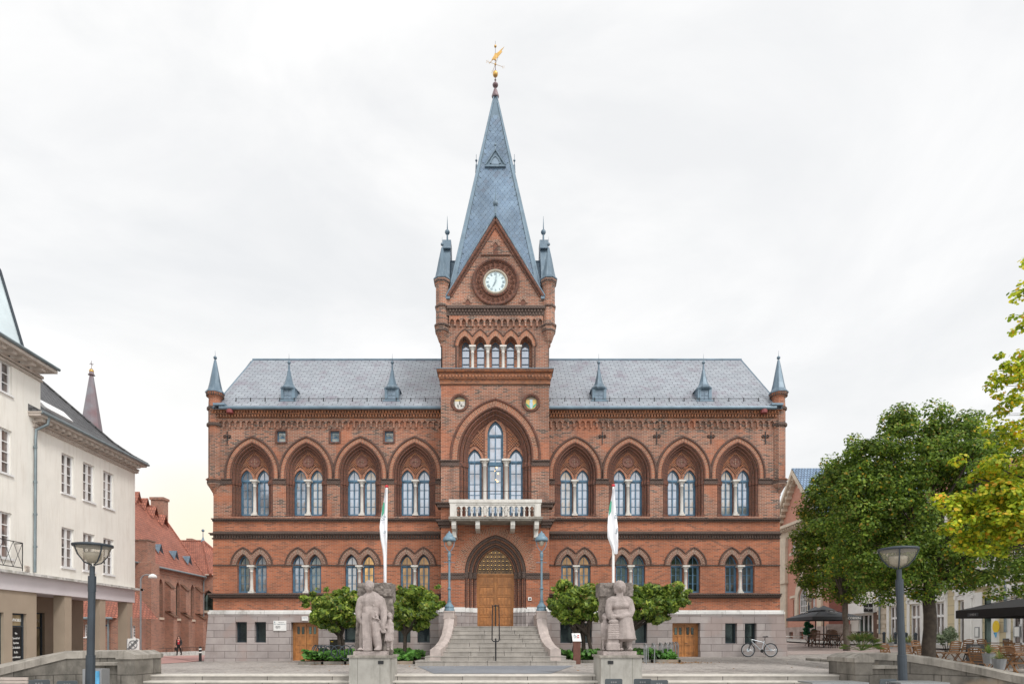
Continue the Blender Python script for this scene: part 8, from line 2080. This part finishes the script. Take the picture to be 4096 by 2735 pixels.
# planting beds
def bed(x0, x1, y0, y1, lab):
    kb = MB(); pts = [(x0, y1), (x0, y0), (x1, y0), (x1, y1)]
    for (a, b_) in zip(pts, pts[1:]):
        a, b_ = Vector(a), Vector(b_); n = max(1, int((b_-a).length/.9))
        for i in range(n):
            p, q_ = a.lerp(b_, i/n), a.lerp(b_, (i+.97)/n); kb.box(min(p.x, q_.x)-.06, max(p.x, q_.x)+.06, min(p.y, q_.y)-.06, max(p.y, q_.y)+.06, -.4, ground((p.x+q_.x)/2, y0)+.13)
    root = thing('planting_bed', lab, 'planting bed', ((x0+x1)/2, y0, -.2)); kb.build('kerb', m_wallst, root)
    s = MB(); s.box(x0, x1, y0, y1, -.4, .02); s.build('soil', m_rusty, root)
    n = int((x1-x0)*(y1-y0)*330); c = np.stack([rng.uniform(x0+.05, x1-.05, n), rng.uniform(y0+.0, y1-.2, n), np.zeros(n)], 1)
    hgt = .16+.30*np.clip(.5+.5*np.sin(c[:, 0]*2.7)*np.cos(c[:, 1]*2.2)+.2*np.sin(c[:, 0]*7), 0, 1); c[:, 2] = .02+hgt*rng.random(n)**.4
    nn = rng.normal(size=(n, 3))*.5+np.array([0, -.5, .9]); me = leaf_mesh('ground_cover', c-np.array(((x0+x1)/2, y0, -.2)), nn, .17, m_hosta, aspect=1.25)
    o = bpy.data.objects.new('ground_cover', me); COL.objects.link(o); o.parent = root; o['kind'] = 'stuff'
bed(-7.9, -3.25, 24.3, 28.9, 'kerbed bed of green ground cover left of the entrance stair')
bed(3.05, 7.5, 24.4, 28.9, 'kerbed bed of green ground cover right of the entrance stair')
n = 260; c = np.stack([rng.normal(7.4, .7, n), rng.normal(24.2, .35, n), np.zeros(n)], 1)
c2 = np.stack([rng.uniform(-9.5, 14, 90), rng.uniform(18.2, 27, 90), np.zeros(90)], 1); c3 = np.stack([rng.normal(-5.8, 1.0, 110), rng.normal(24.0, .15, 110), np.zeros(110)], 1)
c = np.concatenate([c, c2, c3]); c[:, 2] = [ground(a, b)+.015 for a, b, _ in c]; nn = rng.normal(size=c.shape)*.2+np.array([0, 0, 1])
me = leaf_mesh('fallen_leaves', c, nn, .075, m_dryleaf); o = bpy.data.objects.new('fallen_leaves', me); COL.objects.link(o); tag(o, kind='stuff')
# palms, yuccas and potted plants on the right
def spiky(name, lab, x, y, z, n, L, w, cat, pot=None, droop=.5, grp=None, mat=None):
    root = thing(name, lab, cat, (x, y, z), group=grp); m = MB()
    for i in range(n):
        a = random.random()*2*PI; el = random.uniform(.15, 1.45); d = Vector((math.cos(a)*math.cos(el), math.sin(a)*math.cos(el), math.sin(el))); l = L*random.uniform(.7, 1.1); s = Vector((-math.sin(a), math.cos(a), 0)); p0 = Vector((x, y, z+(.28 if pot else .1)))
        p1 = p0+d*l*.55; p2 = p0+d*l+Vector((0, 0, -droop*l*.3)); m.add([p0-s*w*.4, p0+s*w*.4, p1+s*w, p1-s*w, p2], [(0,1,2,3), (3,2,4)])
    m.build('fronds', mat or m_palm, root)
    if pot: p = MB(); p.lathe([(.12,z),(.17,z+.3),(.18,z+.3)], 12, (x, y, 0)); p.build('pot', pot, root)
def palm(lab, x, y, z):
    root = thing('fan_palm', lab, 'palm', (x, y, z)); m = MB()
    for k in range(26):
        a = random.random()*2*PI; el = random.uniform(.1, 1.3); d = Vector((math.cos(a)*math.cos(el), math.sin(a)*math.cos(el), math.sin(el))); hub = Vector((x, y, z))+d*.45; m.tube([(x, y, z), hub], .01, 4)
        s = Vector((-math.sin(a), math.cos(a), 0)); u_ = s.cross(d)
        for j in range(13):
            t = (j-6)/6*1.25; e = (d*math.cos(t)+s*math.sin(t)+u_*random.uniform(-.12, .12)).normalized(); l = .36*random.uniform(.85, 1.1); q_ = e.cross(u_).normalized()*.014
            m.add([hub-q_*.5, hub+q_*.5, hub+e*l*.6+q_, hub+e*l-Vector((0, 0, .05)), hub+e*l*.6-q_], [(0,1,2,3,4)])
    m.build('fronds', m_palm, root)
y = 22.5; palm('low bushy fan palm behind the right parapet wall', X(3445, y), y, Z(2600, y))
for u, y, l in ((3560, 30, 'yucca in a pot left of the right bowl lamp'), (3637, 30, 'yucca in a pot right of the right bowl lamp')): spiky('potted_yucca', l, X(u, y), y, Z(2592, y), 34, .55, .02, 'plant', m_grey, grp='potted yuccas before the cafe doors')
for u, y, l in ((3955, 17.6, 'spiky potted plant between the teak chairs'), (3997, 16.7, 'spiky potted plant nearest the right parapet wall')): spiky('potted_plant', l, X(u, y), y, Z(2652 if u < 3980 else 2676, y), 36, .42, .014, 'plant', m_grey, .8, 'spiky pots by the right wall')
y = 31; x = X(3785, y); rt_ = thing('olive_bush', 'loose silvery bush in front of the white cafe doors', 'bush', (x, y, .2)); cl = sample_clumps([env(3780, 2555, 28, 28, y, .3), env(3800, 2530, 20, 25, y, .3)], 26, .22, .4); C, Nn = crown_leaves(cl, 55, up=.1); me = leaf_mesh('foliage', C-np.array([x, y, .2]), Nn, .08, LEAF('olive_leaf', [(0,(.16,.22,.12)), (1,(.32,.38,.24))]), aspect=1.6); o = bpy.data.objects.new('foliage', me); COL.objects.link(o); o.parent = rt_
t = MB(); 
for c, r in cl[:8]: t.tube([(x, y, .1), Vector(c)], .015, 4)
t.build('stem', m_bark, rt_)
y = 39; x = X(3235, y); rt_ = thing('conifer', 'small bright green cloud pruned conifer in a pot by the grey parasols', 'tree', (x, y, .3))
cl = [(np.array([X(u, y), y+random.uniform(-.1, .1), Z(v, y)]), r) for u, v, r in ((3232, 2498, .22), (3222, 2515, .18), (3246, 2503, .18), (3225, 2530, .18), (3255, 2521, .17), (3240, 2535, .2), (3228, 2490, .14), (3250, 2540, .13))]
C, Nn = crown_leaves(cl, 420, up=.3); me = leaf_mesh('foliage', C-np.array([x, y, .3]), Nn, .06, LEAF('conifer_leaf', [(0,(.01,.10,.05)), (1,(.05,.30,.12))]), aspect=1.6); o = bpy.data.objects.new('foliage', me); COL.objects.link(o); o.parent = rt_
t = MB(); t.tube([(x, y, .25), (x-.03, y, Z(2530, y)), (x, y, Z(2495, y))], .05, 6, taper=.02); t.build('stem', m_bark, rt_)
# ================================================================ PERSON
y = 53.8; x = X(716, y); zg = ground(x, y)+.11
pr = thing('person', 'woman in black jacket and red top walking past the church with a bag', 'person', (x, y, zg))
g_ = lambda dx, dy, dz: (x+dx, y+dy, zg+dz)
m = MB(); head(m, g_(0, 0, 1.56), .098, hair=False); cap(m, g_(0, 0, 1.38), g_(0, 0, 1.48), .055, .05)
limb(m, [g_(-.15, 0, 1.36), g_(0, 0, 1.38), g_(.15, 0, 1.36)], [.06, .08, .06]); ell(m, g_(0, 0, 1.22), (.15, .10, .18)); ell(m, g_(0, 0, .98), (.15, .10, .15))
for s in (-1, 1):
    limb(m, [g_(s*.17, 0, 1.36), g_(s*.22, .03, 1.10), g_(s*.20, -.06, .88)], [.05, .042, .032]); ell(m, g_(s*.195, -.08, .81), (.035, .03, .055)); fingers(m, g_(s*.195, -.09, .79), (0, -.1, -1), (1, 0, 0), .010, .06)
limb(m, [g_(-.09, 0, .92), g_(-.10, -.10, .50), g_(-.11, -.12, .10)], [.09, .065, .045]); limb(m, [g_(.09, 0, .92), g_(.09, .08, .50), g_(.10, .22, .12)], [.09, .065, .045])
bake(m, 'body', m_skin, pr, voxel=.014, smooth=2)
m = MB(); ell(m, g_(0, .0, 1.20), (.165, .118, .24)); ell(m, g_(0, 0, 1.02), (.155, .112, .12)); bake(m, 'red_top', m_red, pr, voxel=.015, smooth=2)
m = MB(); m.box(x-.06, x+.05, y-.128, y-.118, zg+1.20, zg+1.24); m.box(x+.0, x+.02, y-.129, y-.118, zg+1.24, zg+1.28); m.build('top_print', m_brightw, pr)
m = MB()
for s in (-1, 1):
    ell(m, g_(s*.125, .02, 1.16), (.085, .13, .27)); limb(m, [g_(s*.17, 0, 1.37), g_(s*.225, .03, 1.10), g_(s*.205, -.06, .90)], [.068, .06, .048]); ell(m, g_(s*.13, .01, .95), (.06, .12, .10))
ell(m, g_(0, .07, 1.18), (.16, .08, .27)); bake(m, 'jacket', m_black, pr, voxel=.016, smooth=2)
m = MB(); limb(m, [g_(-.08, 0, .90), g_(-.10, -.10, .50), g_(-.11, -.12, .14)], [.11, .082, .06]); limb(m, [g_(.08, 0, .90), g_(.09, .08, .50), g_(.10, .22, .16)], [.11, .082, .06]); ell(m, g_(0, 0, .93), (.165, .12, .10))
bake(m, 'trousers', m_black, pr, voxel=.016, smooth=2)
for s, dy in ((-1, -.16), (1, .18)):
    m = MB(); ell(m, g_(s*.105, dy-.03, .05), (.05, .13, .05)); limb(m, [g_(s*.105, dy+.04, .06), g_(s*.105, dy+.04, .16)], [.055, .05]); bake(m, 'boot', m_black, pr, voxel=.014, smooth=1)
m = MB(); ell(m, g_(0, .03, 1.60), (.11, .11, .12)); 
for s in (-1, 1): limb(m, [g_(s*.09, .0, 1.60), g_(s*.11, .0, 1.46), g_(s*.11, -.03, 1.32)], [.05, .045, .03])
bake(m, 'hair', m_hair, pr, voxel=.013, smooth=1)
m = MB(); m.box(x-.33, x-.21, y-.10, y+.05, zg+.42, zg+.72); m.tube([g_(-.27, -.08, .72), g_(-.22, -.08, .82), g_(-.27, .02, .72)], .012, 5); tag(m.build('shopping_bag', m_black), 'dark shopping bag in the hand of the woman by the church', 'bag')
